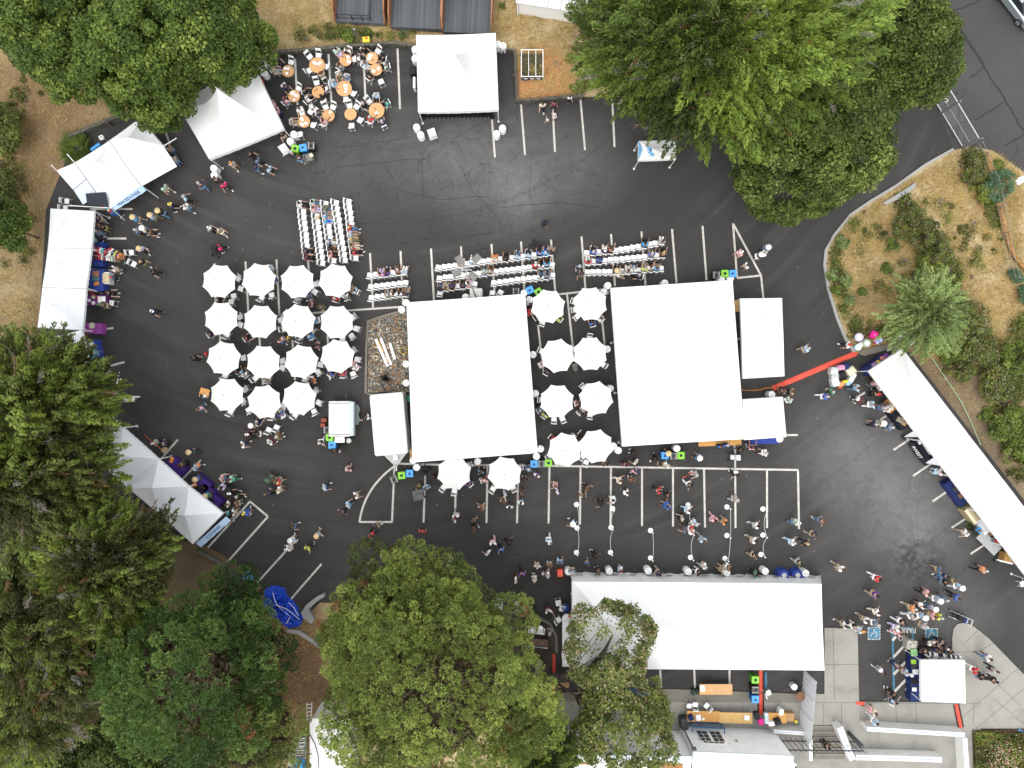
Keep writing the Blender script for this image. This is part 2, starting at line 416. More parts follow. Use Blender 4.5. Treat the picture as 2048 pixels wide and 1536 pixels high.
ys = np.concatenate([[-500, -250, -120, -60], np.linspace(-42, 42, 210), [60, 120, 250, 500]])
X, Y = np.meshgrid(xs, ys)
Z = gz(X, Y)
me = bpy.data.meshes.new('ground')
nx, ny = len(xs), len(ys)
me.from_pydata(np.stack([X, Y, Z], -1).reshape(-1, 3).tolist(), [],
               [(j * nx + i, j * nx + i + 1, (j + 1) * nx + i + 1, (j + 1) * nx + i) for j in range(ny - 1) for i in range(nx - 1)])
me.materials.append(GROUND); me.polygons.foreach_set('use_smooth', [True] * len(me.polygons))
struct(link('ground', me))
def sheet(name, poly, z, m, lab=None):
    b = MB(); b.add([(x, y, z) for x, y in (poly if sum(poly[i][0] * poly[(i + 1) % len(poly)][1] - poly[(i + 1) % len(poly)][0] * poly[i][1] for i in range(len(poly))) > 0 else poly[::-1])], [tuple(range(len(poly)))])
    return struct(b.obj(name, m))
sheet('parking_lot_pavement', LOT, 0.0, A_LOT)
sheet('road', ROAD, -.006, A_ROAD)
b = MB(); b.prism(PLAZA, -.05, .10)
struct(b.obj('sidewalk', CONC))
b = MB()
for a in (((1648, 1328), (1716, 1328)), ((1665, 1256), (1668, 1402)), ((1340, 1402), (1960, 1406)), ((1720, 1404), (1720, 1450)), ((1790, 1405), (1792, 1450)), ((1830, 1405), (1832, 1450)), ((1645, 1405), (1646, 1450)), ((1682, 1405), (1682, 1450)),
          ((1906, 1303), (1955, 1303)), ((1926, 1288), (1955, 1258)), ((1955, 1303), (1985, 1285)), ((1905, 1450), (2040, 1330)), ((1930, 1310), (2040, 1410)), ((1950, 1456), (2060, 1365)), ((1443, 1403), (1443, 1450)), ((1484, 1403), (1484, 1450)), ((1990, 1400), (2050, 1450)), ((1945, 1403), (1945, 1450)), ((1383, 1403), (1383, 1450)), ((1525, 1403), (1525, 1450))):
    b.strip(XY(*a), .04, .104)
struct(b.obj('sidewalk_joint_lines', CONC_J))
sheet('kerbside_pavement_strip', XY((1100, 1385), (1340, 1377), (1602, 1387), (1602, 1402), (1100, 1402)), .108, CONC_D)

# painted lines
SEG = '''795,97,800,218 983,230,990,315 1042,209,1050,310 1104,195,1110,304 1161,200,1170,300 1224,190,1229,294 590,118,595,210 657,108,663,205 727,110,731,200 322,240,340,288
553,519,559,632 616,520,618,545 740,506,746,615 801,502,806,610 862,497,868,602 922,493,926,582 983,488,989,585 1042,483,1049,585 1102,479,1111,590 1163,473,1171,580 1222,468,1230,572 1283,463,1291,570 1344,458,1353,566 1405,452,1413,560
1466,447,1474,555 1466,447,1522,551 1474,556,1522,551 1522,551,1527,598 555,631,812,613 1105,590,1215,578 429,527,433,660 491,523,498,650 437,640,444,720 655,670,660,760 583,650,590,760 517,650,526,770
1134,588,1148,715 1076,650,1087,745 1204,640,1211,705 795,927,850,929 1060,931,1597,940 850,929,1060,931 851,940,847,1045 912,932,910,1046 975,932,973,1046 1037,931,1034,1046 1099,932,1097,1047 1161,934,1160,1049 1222,935,1221,1051
1284,936,1284,1052 1346,937,1346,1053 1408,938,1410,1055 1470,880,1471,1056 1534,941,1534,1056 1596,942,1598,1058 1560,870,1596,870 785,1044,719,1044 789,930,784,1044
214,477,253,477 180,418,265,418 160,538,240,542 180,662,227,656 190,740,249,724 356,879,322,918 402,920,356,967 450,962,418,1000 500,1003,416,1095 500,1003,536,1033 536,1033,455,1124 580,1093,513,1167 643,1128,582,1198
1790,820,1756,843 1730,785,1705,800 1840,865,1787,900 1880,915,1826,952 1920,965,1865,1003 1962,1017,1903,1056 1995,1072,1941,1108 1388,1330,1390,1376 1459,1330,1459,1371 1320,1330,1322,1376'''
b = MB()
for i, sgm in enumerate(SEG.split()):
    x0, y0, x1, y1 = map(float, sgm.split(','))
    b.strip(XY((x0, y0), (x1, y1)), .155, .004 + .0004 * (i % 9))
arc = [(719, 1044)]
for t in np.linspace(0, 1, 14): arc.append((719 * (1 - t) ** 2 + 2 * 728 * t * (1 - t) + 792 * t * t, 1044 * (1 - t) ** 2 + 2 * 975 * t * (1 - t) + 930 * t * t))
b.strip(XY(*arc[1:]), .155, .0085)
for sgm in ((1785, 1281, 1792, 1273), (1787, 1314, 1808, 1292), (1787, 1349, 1818, 1317), (1789, 1383, 1814, 1357)):
    b.strip(XY(sgm[:2], sgm[2:]), .2, .0085)
struct(b.obj('road_markings', LINE))
b = MB()
for i, sgm in enumerate(((1785, 1257, 1788, 1392), (1786, 1257, 1826, 1257), (1825, 1257, 1826, 1280), (1532, 1345, 1532, 1378))):
    b.strip(XY(sgm[:2], sgm[2:]), .16, .0045 + i * .0006)
struct(b.obj('blue_road_markings', LINE_B))

def text_mesh(txt, size):
    cu = bpy.data.curves.new('lettering', 'FONT'); cu.body = txt; cu.size = size; cu.align_x = cu.align_y = 'CENTER'; cu.extrude = .002; cu.resolution_u = 2
    o = bpy.data.objects.new('lettering', cu); COL.objects.link(o)
    me = bpy.data.meshes.new_from_object(o.evaluated_get(bpy.context.evaluated_depsgraph_get()))
    bpy.data.objects.remove(o); bpy.data.curves.remove(cu); return me
def lettering(txt, size, m, loc, rz=0, parent=None, tilt=0, sx=1, name='lettering'):
    me = text_mesh(txt, size); me.materials.clear(); me.materials.append(m)
    o = link(name, me, parent, loc); o.rotation_euler = (tilt, 0, rz); o.scale.x = sx; return o
struct(lettering('NO\nPARKING', .62, LINE, P(1806, 1268, .010), PI, sx=.8, name='painted_road_lettering'))
for px, py in ((1748, 1267), (1863, 1269)):
    x, y, _ = P(px, py)
    b = MB(); b.box((x, y, .006), (.92, .92, .004))
    struct(b.obj('blue_painted_parking_square_marking', LINE_B))
    b = MB(); q = .47
    for k in range(4):
        for s0, s1 in ((-.47, -.28), (-.2, .02), (.1, .24), (.32, .47)):
            a0 = rot2(s0, -q, k * PI / 2); a1 = rot2(s1, -q, k * PI / 2)
            b.strip([(x + a0[0], y + a0[1]), (x + a1[0], y + a1[1])], .07, .0105)
    # the wheelchair symbol, head towards the building
    arcp = [(.02 + .22 * math.cos(a), .06 + .22 * math.sin(a)) for a in np.linspace(R(-160), R(100), 16)]
    for pts in (arcp, [(-.02, -.22), (-.02, .02)], [(-.02, .02), (-.2, .02), (-.26, .26)], [(-.02, -.12), (-.16, -.12)]):
        b.strip([(x + p[0], y - p[1] * 1.0) for p in pts], .05, .0105)
    b.lathe([(.055, .0086), (.055, .0105)], (x - .02, y + .3, 0), 10)
    struct(b.obj('accessible_parking_symbol_marking', LINE))

# sealed cracks
SEAL = M('crack_sealant', (.018, .018, .019), .6, .2)
b = MB(); rr = random.Random(3)
def wob(pts, amp, n=10):
    o = []
    for (a, c), (d, e) in zip(pts, pts[1:]):
        for i in range(n): t = i / n; o.append((a + (d - a) * t + rr.uniform(-amp, amp), c + (e - c) * t + rr.uniform(-amp, amp)))
    return o + [pts[-1]]
for i, (pts, w) in enumerate(((((1876, 5), (1900, 40), (1925, 66), (1965, 130), (2010, 200), (2055, 275)), .13), (((1884, 0), (1912, 45), (1930, 70), (1968, 128)), .08), (((1880, 30), (1905, 22), (1972, -4)), .09), (((1966, 133), (1950, 150), (1938, 155)), .08),
                         (((2010, 204), (1975, 226), (1950, 240)), .09), (((2050, 268), (2010, 290)), .09), (((1893, 60), (1910, 75), (1905, 62), (1918, 72)), .07), (((1890, 30), (1896, 48), (1912, 52)), .07), (((1885, 15), (1892, 30), (1905, 30)), .06), (((2030, 280), (2036, 300), (2030, 312)), .06))):
    b.strip(XY(*wob(pts, 1.4)), w, -.0015 + i * .0003)
struct(b.obj('road_crack_seal_lines', SEAL))
b = MB()
CR = (((615, 320), (626, 347), (690, 333), (760, 325), (830, 317)), ((626, 347), (622, 395), (590, 420), (545, 452)), ((720, 440), (800, 436), (870, 424), (930, 415)), ((770, 335), (800, 380), (880, 400), (980, 392)), ((768, 262), (764, 290)), ((660, 298), (720, 290), (770, 283), (820, 275)),
      ((843, 318), (846, 400)), ((880, 380), (960, 330), (985, 325)), ((840, 325), (870, 300), (960, 250)), ((1000, 415), (1120, 405), (1200, 416)), ((1132, 405), (1130, 440), (1120, 470)), ((1090, 450), (1040, 470), (1000, 462)), ((920, 330), (945, 380), (1000, 440)), ((1000, 440), (1003, 480)),
      ((1060, 400), (1062, 300), (1110, 290)), ((760, 500), (830, 480), (990, 466)), ((1350, 640), (1353, 560)), ((1180, 420), (1240, 500)), ((525, 770), (640, 800)), ((640, 870), (600, 905), (635, 930)))
for i, pts in enumerate(CR): b.strip(XY(*wob(pts, 1.6, 8)), .018 if i % 3 else .032, .0012 + .0001 * i)
struct(b.obj('pavement_crack_lines', M('dark_crack', (.019, .0188, .0185), .95, .1)))

# kerb of the drive and right side, kerb tail under the shrubs
KERB = XY((1905, 299), (1850, 330), (1790, 373), (1740, 403), (1700, 430), (1668, 470), (1651, 500), (1648, 530), (1656, 580), (1673, 635), (1690, 678), (1708, 704))
b = MB(); b.wall(KERB, .2, -.05, .14)
struct(b.obj('kerb', CONC_G))
b = MB(); b.prism(XY((1715, 708), (1722, 700), (1745, 694), (1785, 686), (1793, 690), (1770, 700), (1745, 708), (1724, 711)), -.05, .16)
struct(b.obj('kerb_end', CONC_D))
b = MB(); b.wall(XY((985, 1221), (1030, 1224), (1075, 1233), (1100, 1248), (1112, 1272), (1113, 1305)), .22, -.05, .13)
struct(b.obj('kerb_by_grill', CONC_D))
sheet('brown_path', XY((985, 1225), (1030, 1228), (1072, 1237), (1097, 1252), (1108, 1274), (1109, 1310), (1090, 1400), (985, 1400)), .006, M('damp_path_soil', (.06, .047, .036), .9, .35, 2, .3))
b = MB()
for px, py in ((1016, 1238), (1014, 1247), (1022, 1256), (1018, 1266)): b.box(P(px, py, .01), (.36, .36, .03), R(40))
struct(b.obj('stepping_slab_path', CONC_D))
b = MB(); b.prism(XY((1762, 408), (1795, 388), (1828, 366), (1826, 378), (1790, 402), (1768, 410)), -.1, .3)
tag(b.obj('concrete_slab', CONC_G), 'grey concrete slab lying in the dry grass beside the drive kerb', 'slab')

# timber retaining walls along the top
def retaining(name, pts, lab, h=.55, w=.24):
    t = thing(name, lab, 'retaining wall')
    b = MB(); b.wall(pts, w, -.1, h); b.obj('wall_boards', TIMBER, t)
    b = MB()
    for (a, c) in zip(pts, pts[1:]):
        n = max(1, int(math.dist(a, c) / 2.6))
        for i in range(n):
            q = (i + .5) / n; d = Vector((c[0] - a[0], c[1] - a[1])).normalized()
            b.box((a[0] + (c[0] - a[0]) * q + d.y * w * .8, a[1] + (c[1] - a[1]) * q - d.x * w * .8, h * .45), (.12, .12, h * .9 + .1), math.atan2(d.y, d.x))
    b.obj('wall_posts', TIMBER, t)
    return t
retaining('retaining_wall', XY((506, 130), (540, 115), (562, 109), (700, 97), (790, 91), (834, 97)), 'long weathered timber retaining wall above the round wooden tables')
retaining('retaining_wall', XY((985, 99), (1030, 107), (1034, 206), (1100, 201), (1165, 196)), 'stepped timber retaining wall around the planter lawn right of the stage tent')
retaining('retaining_wall', XY((146, 278), (200, 256), (245, 238), (300, 222)), 'dark timber retaining wall behind the twin booth with the lettered awning', .7)

# rock garden
RG = XY((737, 642), (762, 634), (815, 620), (840, 618), (840, 784), (735, 785))
t = thing('rock_garden', 'pebble bed with concrete edging at the left of the large central tent', 'rock garden')
b = MB(); b.prism(RG, -.05, .07); b.obj('pebble_bed', PEBBLE, t)
b = MB(); b.wall(XY((812, 620), (762, 634), (737, 642), (733, 700), (732, 786), (742, 789)), .17, -.05, .16); b.obj('edging', CONC_D, t)
b = MB(); rr = random.Random(5)
for i in range(420):
    px = rr.uniform(740, 815); py = rr.uniform(645, 783)
    if py < 642 + (px - 737) * -.28 + 10: continue
    x, y, _ = P(px, py); r = rr.uniform(.04, .10)
    b.lathe([(r * .7, 0), (r, r * .4), (r * .6, r * .8), (r * .15, r * .95)], (x, y, .06), 6, rr.randrange(4))
o = b.obj('pebbles', [M('rust_pebble', (.30, .17, .085), .8), M('grey_pebble', (.24, .23, .21), .8), M('cream_pebble', (.48, .43, .34), .8), M('dark_pebble', (.12, .11, .10), .8)], t, smooth=True); o['kind'] = 'stuff'
for k, (a, c, w, m, lab, nm) in enumerate((((752, 678), (776, 733), .22, WHITE, 'long white plank, leftmost lying on the pebble bed', 'plank'), ((762, 676), (783, 730), .2, WHITE, 'white plank with brown edge in the middle of the pebble bed', 'plank'),
                                ((780, 686), (790, 719), .2, WHITE, 'short white plank, rightmost on the pebble bed', 'plank'), ((757, 682), (768, 704), .12, WOOD_O, 'narrow brown lath beside the white planks on the pebble bed', 'plank'),
                                ((771, 700), (776, 728), .12, WOOD_O, 'narrow brown lath under the middle white plank on the pebble bed', 'plank'))):
    A, C = P(*a), P(*c); b = MB(); L_ = math.dist(A, C)
    b.bbox((0, 0, 0), (L_, w, .05), .012)
    o = b.obj('plank', m, None, ((A[0] + C[0]) / 2, (A[1] + C[1]) / 2, .115 + .052 * (k % 2)), math.atan2(C[1] - A[1], C[0] - A[0])); tag(o, lab, 'plank', 'planks on the pebble bed')
b = MB()
x, y, _ = P(808, 701)
b.tube([(x + (.28 + .04 * math.sin(7 * a)) * math.cos(a), y + (.28 + .04 * math.cos(5 * a)) * math.sin(a), .10 + a * .008) for a in np.linspace(0, 22, 90)], .022, 5)
tag(b.obj('wire_coil', M('yellow_cable', (.55, .42, .06), .5, .2)), 'coil of yellow cable lying on the pebble bed', 'cable')
# ---------------------------------------------------------------- tents and umbrellas
def surf(b, A, B, C, D, n=8, m=8, sag=0., mi=0, fn=None):
    """A grid over the quad A-B-C-D, sagging between its edges."""
    A, B, C, D = map(Vector, (A, B, C, D)); k = len(b.v)
    for j in range(m + 1):
        v = j / m
        for i in range(n + 1):
            u = i / n; p = (A * (1 - u) + B * u) * (1 - v) + (D * (1 - u) + C * u) * v
            p.z -= sag * 4 * u * (1 - u) * (1 - v if sag < 0 else 1) * 4 * v * (1 - v) if sag else 0
            if fn: p = fn(p, u, v)
            b.v.append(tuple(p))
    for j in range(m):
        for i in range(n):
            a = k + j * (n + 1) + i; b.f.append((a, a + 1, a + n + 2, a + n + 1)); b.m.append(mi)
def hip_tent(name, label, cat, corners, ridge, ze, zr, mat=TENT, val=.28, legs=(1, 1, 1, 1), group=None, bulge=0., curve=.0, midlegs=0, sag=.06):
    """corners: four photo points at the eave (in order round), ridge: one peak or two ridge ends (r0 between corners 3,0 ; r1 between 1,2)."""
    C = [Vector(P(a, c, ze)) for a, c in corners]
    Rg = [Vector(P(a, c, zr)) for a, c in ridge]
    base = sum(C, Vector()) / 4
    t = thing(name, label, cat, (base.x, base.y, 0), 0, group); off = Vector((base.x, base.y, 0))
    C = [c - off for c in C]; Rg = [r - off for r in Rg]
    if sum(C[i].x * C[(i + 1) % 4].y - C[(i + 1) % 4].x * C[i].y for i in range(4)) < 0:
        C = [C[0], C[3], C[2], C[1]]; ccw_swap = True
    else: ccw_swap = False
    r0, r1 = Rg[0], Rg[-1]
    b = MB()
    def sw(p, u, v):     # concave sweep towards the peak
        p.z -= curve * v * (1 - v) * 4 * .25 * (zr - ze)
        p.z -= sag * 4 * u * (1 - u) * (1 - v)
        return p
    if len(Rg) == 1: faces = [(C[i], C[(i + 1) % 4], r0, r0) for i in range(4)]
    else:
        # ridge ends nearest to the edges they face
        best = min(range(4), key=lambda i: ((C[i] + C[(i + 1) % 4]) / 2 - r0).length)
        q = [C[(best + k) % 4] for k in range(4)]
        faces = [(q[0], q[1], r0, r0), (q[1], q[2], r1, r0), (q[2], q[3], r1, r1), (q[3], q[0], r0, r1)]
    for A, B, Cc, D in faces: surf(b, A, B, Cc, D, 14, 12, 0, 0, sw)
    b.obj('canopy', mat, t, smooth=False)
    b = MB()
    for i in range(4):
        A, B = C[i], C[(i + 1) % 4]; d = (B - A).normalized(); nr = Vector((d.y, -d.x, 0)) * .012
        n = 24; k = len(b.v)
        for j in range(n + 1):
            u = j / n; p = A.lerp(B, u) + nr; s_ = sag * 4 * u * (1 - u)
            sc = .05 * abs(math.sin(u * PI * 8))
            b.v += [(p.x, p.y, p.z - s_ + .01), (p.x + nr.x * 2, p.y + nr.y * 2, p.z - s_ - val + sc)]
        for j in range(n): b.f.append((k + 2 * j, k + 2 * j + 1, k + 2 * j + 3, k + 2 * j + 2)); b.m.append(0)
    b.obj('valance', mat, t)
    pts = []
    for i in range(4):
        if legs[i]: pts.append(C[i])
        for j in range(midlegs): pts.append(C[i].lerp(C[(i + 1) % 4], (j + 1) / (midlegs + 1)))
    for c in pts:
        q = Vector((c.x * .985, c.y * .985, 0)); b = MB()
        b.cyl((q.x, q.y, 0), (q.x, q.y, c.z - .02), .035, None, 6); b.box((q.x, q.y, .01), (.16, .16, .02)); b.obj('leg', ALU, t)
    for r in Rg: b = MB(); b.lathe([(.03, 0), (.05, .1), (.015, .22)], (r.x, r.y, zr - .02), 8); b.obj('finial', ALU, t)
    return t
T1 = hip_tent('marquee', 'white peaked marquee partly under the oak crowns left of the round tables', 'marquee', ((498, 112), (567, 257), (418, 318), (356, 213)), ((433, 176),), 2.5, 5.6, curve=1.5, val=.35, sag=.1)
T2 = hip_tent('marquee', 'square white peaked stage marquee with black curtains and an open lower side', 'marquee', ((832, 70), (991, 66), (997, 219), (836, 223)), ((909, 108),), 2.6, 5.6, curve=1.5, val=.38, sag=.12)
T7 = hip_tent('marquee', 'large white hipped marquee in the middle with the box trailer on its left', 'marquee', ((813, 605), (1050, 588), (1075, 906), (825, 925)), ((938, 704), (945, 797)), 2.5, 4.8, curve=.7, midlegs=2)
T8 = hip_tent('marquee', 'large white hipped marquee on the right of the middle between umbrellas and small canopies', 'marquee', ((1222, 576), (1465, 560), (1490, 878), (1245, 893)), ((1362, 678), (1372, 778)), 2.5, 4.8, curve=.7, midlegs=2)
T12 = hip_tent('marquee', 'very long white marquee at the bottom with the barrels along its upper side', 'marquee', ((1144, 1163), (1643, 1168), (1649, 1341), (1146, 1338)), ((1222, 1252), (1578, 1262)), 2.6, 4.7, curve=.7, midlegs=3)
POP = dict(ze=2.15, zr=3.3, mat=TENT, sag=.03)
def popup(label, corners, peak, mat=TENT, group=None, **k):
    a = dict(POP); a['mat'] = mat; a.update(k)
    return hip_tent('canopy_tent', label, 'canopy tent', corners, (peak,), a.pop('ze'), a.pop('zr'), a.pop('mat'), .22, group=group, curve=.35, **a)
g = 'canopy tents in the left booth row'
popup('white canopy tent at the top end of the left booth row', ((101, 417), (188, 422), (182, 497), (96, 495)), (125, 450), TENT_B, g)
popup('white canopy tent in the middle of the left booth row', ((96, 496), (182, 498), (172, 577), (85, 574)), (117, 530), TENT_B, g)
popup('white canopy tent at the lower end of the left booth row, tree tips touching it', ((85, 575), (172, 578), (165, 660), (75, 655)), (105, 610), TENT_B, g)
popup('white canopy tent mostly hidden by cypress boughs below the left booth row', ((163, 660), (178, 730), (105, 752), (83, 680)), (118, 702), TENT_B, g)
g = 'canopy tents of the twin booth'
popup('white canopy tent, upper right half of the twin booth under the oaks', ((279, 237), (327, 292), (260, 342), (219, 281)), (258, 275), TENT_B, g)
popup('white canopy tent, lower left half of the twin booth with the black panel', ((218, 282), (259, 343), (196, 389), (150, 325)), (192, 323), TENT_B, g)
g = 'canopy tents at the foot of the cypresses'
fr = [(181, 795), (245, 855), (316, 918), (377, 973), (446, 1027)]; bk = [(125, 858), (190, 918), (256, 976), (317, 1027), (385, 1088)]
pk = [(170, 850), (238, 912), (304, 976), (369, 1031)]
for i, l in enumerate(('white canopy tent almost buried in cypress boughs, uppermost of the lower left row', 'white canopy tent half covered by cypress boughs beside the orange banner', 'white canopy tent next to last in the lower left row by the purple tables', 'white canopy tent at the lower end of the lower left row by the blue banner')):
    popup(l, (fr[i], fr[i + 1], bk[i + 1], bk[i]), pk[i], TENT_B, g)
g = 'canopy tents right of the large marquee'
popup('white canopy tent, upper of the joined pair right of the large marquee', ((1481, 597), (1564, 596), (1567, 675), (1484, 676)), (1535, 632), TENT_B, g)
popup('white canopy tent, lower of the joined pair right of the large marquee', ((1484, 677), (1567, 676), (1569, 752), (1486, 757)), (1538, 714), TENT_B, g)
popup('white canopy tent joined to the lower right corner of the large marquee', ((1485, 799), (1566, 794), (1573, 874), (1489, 880)), (1542, 835), TENT, g)
ORD = ['first', 'second', 'third', 'fourth', 'fifth', 'sixth', 'seventh', 'eighth', 'ninth', 'tenth', 'eleventh', 'twelfth', 'thirteenth', 'fourteenth', 'fifteenth', 'sixteenth', 'seventeenth', 'eighteenth', 'nineteenth', 'twentieth', 'twenty-first']
for i in range(6):
    F = (1738 + 54 * i, 742 + 70.3 * i); B_ = (1805 + 54 * i, 697 + 70.3 * i); e = (53.6, 69.8)
    F1, B1 = (F[0] + e[0], F[1] + e[1]), (B_[0] + e[0], B_[1] + e[1])
    c = ((F[0] + B1[0]) / 2, (F[1] + B1[1]) / 2)
    popup(f'white canopy tent, {ORD[i]} from the top of the long right booth row', (F, B_, B1, F1), (1024 + (c[0] - 1024) * 1.023, 768 + (c[1] - 768) * 1.023), TENT, 'canopy tents in the long right booth row')
popup('white canopy tent over the merchandise booth on the concrete plaza', ((1842, 1321), (1930, 1321), (1932, 1407), (1843, 1403)), (1900, 1364), TENT)
SKYB = fabric('sky_blue_canvas', (.10, .36, .66), .05)
t = popup('white canopy tent with sky blue side panel and blue frond print under the cypress', ((1278, 282), (1352, 280), (1352, 318), (1277, 321)), (1312, 300), TENT)
b = MB(); o = t.location
A, B_, C_ = [Vector(P(*q)) - o for q in ((1277, 320, 2.18), (1278, 281, 2.18), (1283, 299, 2.44))]
b.add([A + Vector((0, 0, .03)), B_ + Vector((0, 0, .03)), C_ + Vector((0, 0, .05))], [(0, 1, 2)]); 
b.obj('blue_panel', SKYB, t)
b = MB()
for k, (dx, dy) in enumerate(((-14, 2), (-12, 8), (-8, 13), (-15, -4), (-4, 15))):
    A = Vector(P(1312, 300, 2.9)) - o; q = Vector(P(1306 + dx, 303 + dy, 2.5 - .01 * abs(dy))) - o
    b.strip([(A.x - .3, A.y - .1), ((A.x + q.x) / 2 - .1, (A.y + q.y) / 2 + .05), (q.x, q.y)], .13, 2.96)
b.obj('frond_print', SKYB, t)

# awnings, panels and banner of the twin booth
def awning(label, pts, mat=TENT_B, th=.012):
    b = MB(); Vp = [Vector(P(*q)) for q in pts]; c = sum(Vp, Vector()) / len(Vp); c = Vector((c.x, c.y, 0))
    Vp = [p - c for p in Vp]; n = (Vp[1] - Vp[0]).cross(Vp[2] - Vp[0]).normalized()
    if n.z < 0: Vp = Vp[::-1]
    surf(b, *Vp, 10, 8, .07)
    t = tag(b.obj('awning', mat, None, tuple(c)), label, 'awning', 'awnings of the twin booth')
    return t
aw = [awning('white front awning of the twin booth, right half', ((327, 293, 2.13), (354, 333, 1.95), (284, 372, 1.95), (260, 343, 2.13))),
      awning('white front awning of the twin booth above the blue lettered banner', ((259, 344, 2.13), (283, 373, 1.95), (222, 416, 1.95), (196, 390, 2.13))),
      awning('white left awning of the twin booth held out on poles', ((149, 326, 2.13), (172, 358, 2.13), (146, 379, 2.05), (113, 341, 2.05))),
      awning('grey white striped left awning of the twin booth beside the black panel', ((173, 359, 2.13), (195, 390, 2.13), (166, 409, 2.0), (147, 380, 2.05)), fabric('grey_striped_canvas', (.50, .54, .62), .05))]
b = MB(); c = Vector(P(194, 399, 2.3)); q = [Vector(P(*a)) - Vector((c.x, c.y, 0)) for a in ((171, 387, 2.35), (211, 384, 2.4), (217, 411, 2.2), (175, 412, 2.15))]
b.add(q + [p - Vector((0, 0, .04)) for p in q], [(0, 1, 2, 3), (7, 6, 5, 4), (0, 4, 5, 1), (1, 5, 6, 2), (2, 6, 7, 3), (3, 7, 4, 0)])
tag(b.obj('shade_panel', M('black_shade_cloth', (.022, .026, .034), .9, .1), None, (c.x, c.y, 0)), 'flat black shade panel at the lower corner of the twin booth', 'shade panel')
def banner(label, p0, p1, h, col, txt, tcol, size, tilt=.75, lean=0, trim=None):
    """A cloth banner hanging from p0 to p1 (left to right seen from the reader), tilted so that its face looks up and outward."""
    A, B_ = Vector(P(*p0)), Vector(P(*p1)); d = (B_ - A); L_ = d.length; c = (A + B_) / 2; rz = math.atan2(d.y, d.x)
    t = thing('banner', label, 'banner', tuple(c), rz)
    b = MB(); n = Vector((0, -math.cos(tilt), -math.sin(tilt))) * h
    k = 16; vs = []; fs = []
    for i in range(k + 1):
        w_ = .02 * math.sin(i * 1.7)
        vs += [(-L_ / 2 + L_ * i / k, 0, 0), (-L_ / 2 + L_ * i / k, n.y + w_, n.z)]
    fs = [(2 * i, 2 * i + 1, 2 * i + 3, 2 * i + 2) for i in range(k)]
    b.add(vs, fs); b.obj('cloth', col, t)
    if txt:
        o = lettering(txt, size, tcol, (0, n.y * .55, n.z * .55 + .03), 0, t); o.rotation_euler = (tilt, 0, 0)
    if trim:
        b = MB(); b.box((0, .01, .012), (L_, .05, .02)); b.box((-L_ / 2, n.y / 2, n.z / 2 + .014), (.04, h * .8, .02), 0, 0, ('X', tilt)); b.box((L_ / 2, n.y / 2, n.z / 2 + .014), (.04, h * .8, .02), 0, 0, ('X', tilt)); b.obj('border', trim, t)
    return t
NAVY = M('navy_cloth', (.012, .022, .10), .8, .2)
banner('pale blue banner with dark capital letters along the twin booth awning', (222, 412, 1.95), (285, 372, 1.95), .42, M('pale_blue_banner', (.34, .47, .62), .7, .05), 'MACEDONIA', NAVY, .34, .55, 0, M('slate_blue_trim', (.20, .36, .50), .7, .05))
for lab, a, c in (('white awning pole sticking out at the right of the twin booth', (327, 292, 2.3), (352, 277, 2.6)), ('white awning pole standing out at the lower front of the twin booth', (284, 372, 2.0), (316, 395, .02)), ('thin white pole at the upper left corner of the left awning', (150, 326, 2.13), (135, 309, 2.5)),
                  ('thin white pole at the outer corner of the left awning', (113, 341, 2.05), (104, 331, 2.5)), ('white awning pole reaching the ground between the booths', (188, 420, 2.1), (216, 447, .02)), ('white pole leaning from the lower corner of the twin booth', (222, 416, 1.95), (249, 440, .02)),
                  ('long white rail between the twin booth and the left booth row', (136, 411, 1.9), (222, 416, 1.9))):
    b = MB(); A = Vector(P(*a)); q = Vector(P(*c)) - A; b.cyl((0, 0, 0), q, .035, None, 8); b.cyl(q * .999, q * 1.0 + Vector((0, 0, .02)), .05, None, 8)
    tag(b.obj('pole', ALU, None, tuple(A)), lab, 'pole', 'awning poles')

# side walls: clear-windowed wall along the top of the long marquee, end wall panel
t = thing('tent_side_wall', 'white tent side wall hanging along the upper side of the long bottom marquee', 'tent wall')
b = MB(); A, B_ = Vector(P(1138, 1144)), Vector(P(1641, 1151)); n = 60; k = len(b.v)
top0, top1 = Vector(P(1145, 1164, 2.4)), Vector(P(1643, 1169, 2.4))
for i in range(n + 1):
    u = i / n; w_ = .05 * math.sin(i * 1.9)
    p, q = A.lerp(B_, u), top0.lerp(top1, u); b.v += [(p.x, p.y + w_, .03), (q.x, q.y + .06 + w_ * .5, q.z)]
for i in range(n): b.f.append((2 * i, 2 * i + 2, 2 * i + 3, 2 * i + 1)); b.m.append(0)
b.obj('wall_cloth', TENT, t)
WINB = M('dark_window_slit', (.03, .03, .035), .4, .1)
for i in range(14):
    u = (i + .5) / 14; p = A.lerp(B_, u); b = MB(); p = A.lerp(B_, u).lerp(top0.lerp(top1, u), .38); b.box((p.x, p.y + .14, p.z), (.55, .02, .10)); b.box((p.x, p.y + .13, p.z - .1), (.75, .02, .05), 0, 1); b.obj('window_slit', [WINB, WHITE], t)
t = thing('panel_fence', 'tall white ribbed panel fence between the bottom marquee and the stairs', 'fence', P(1602, 1400))
b = MB(); A, B_ = Vector(P(1607, 1338)), Vector(P(1597, 1456)); d = (B_ - A); n = 48
for i in range(n + 1):
    p = A + d * (i / n) - Vector(P(1602, 1400)); w_ = .012 * (1 if i % 4 < 2 else -1); b.v += [(p.x + w_, p.y, .1), (p.x + w_, p.y, 2.5)]
for i in range(n): b.f.append((2 * i, 2 * i + 1, 2 * i + 3, 2 * i + 2)); b.m.append(0)
b.obj('ribbed_panel', M('translucent_white_panel', (.74, .76, .79), .5, .04), t)
for u in (0, .33, .66, 1):
    p = A + d * u - Vector(P(1602, 1400)); b = MB(); b.box((p.x - .06, p.y, 1.3), (.05, .05, 2.4)); b.obj('post', ALU, t)

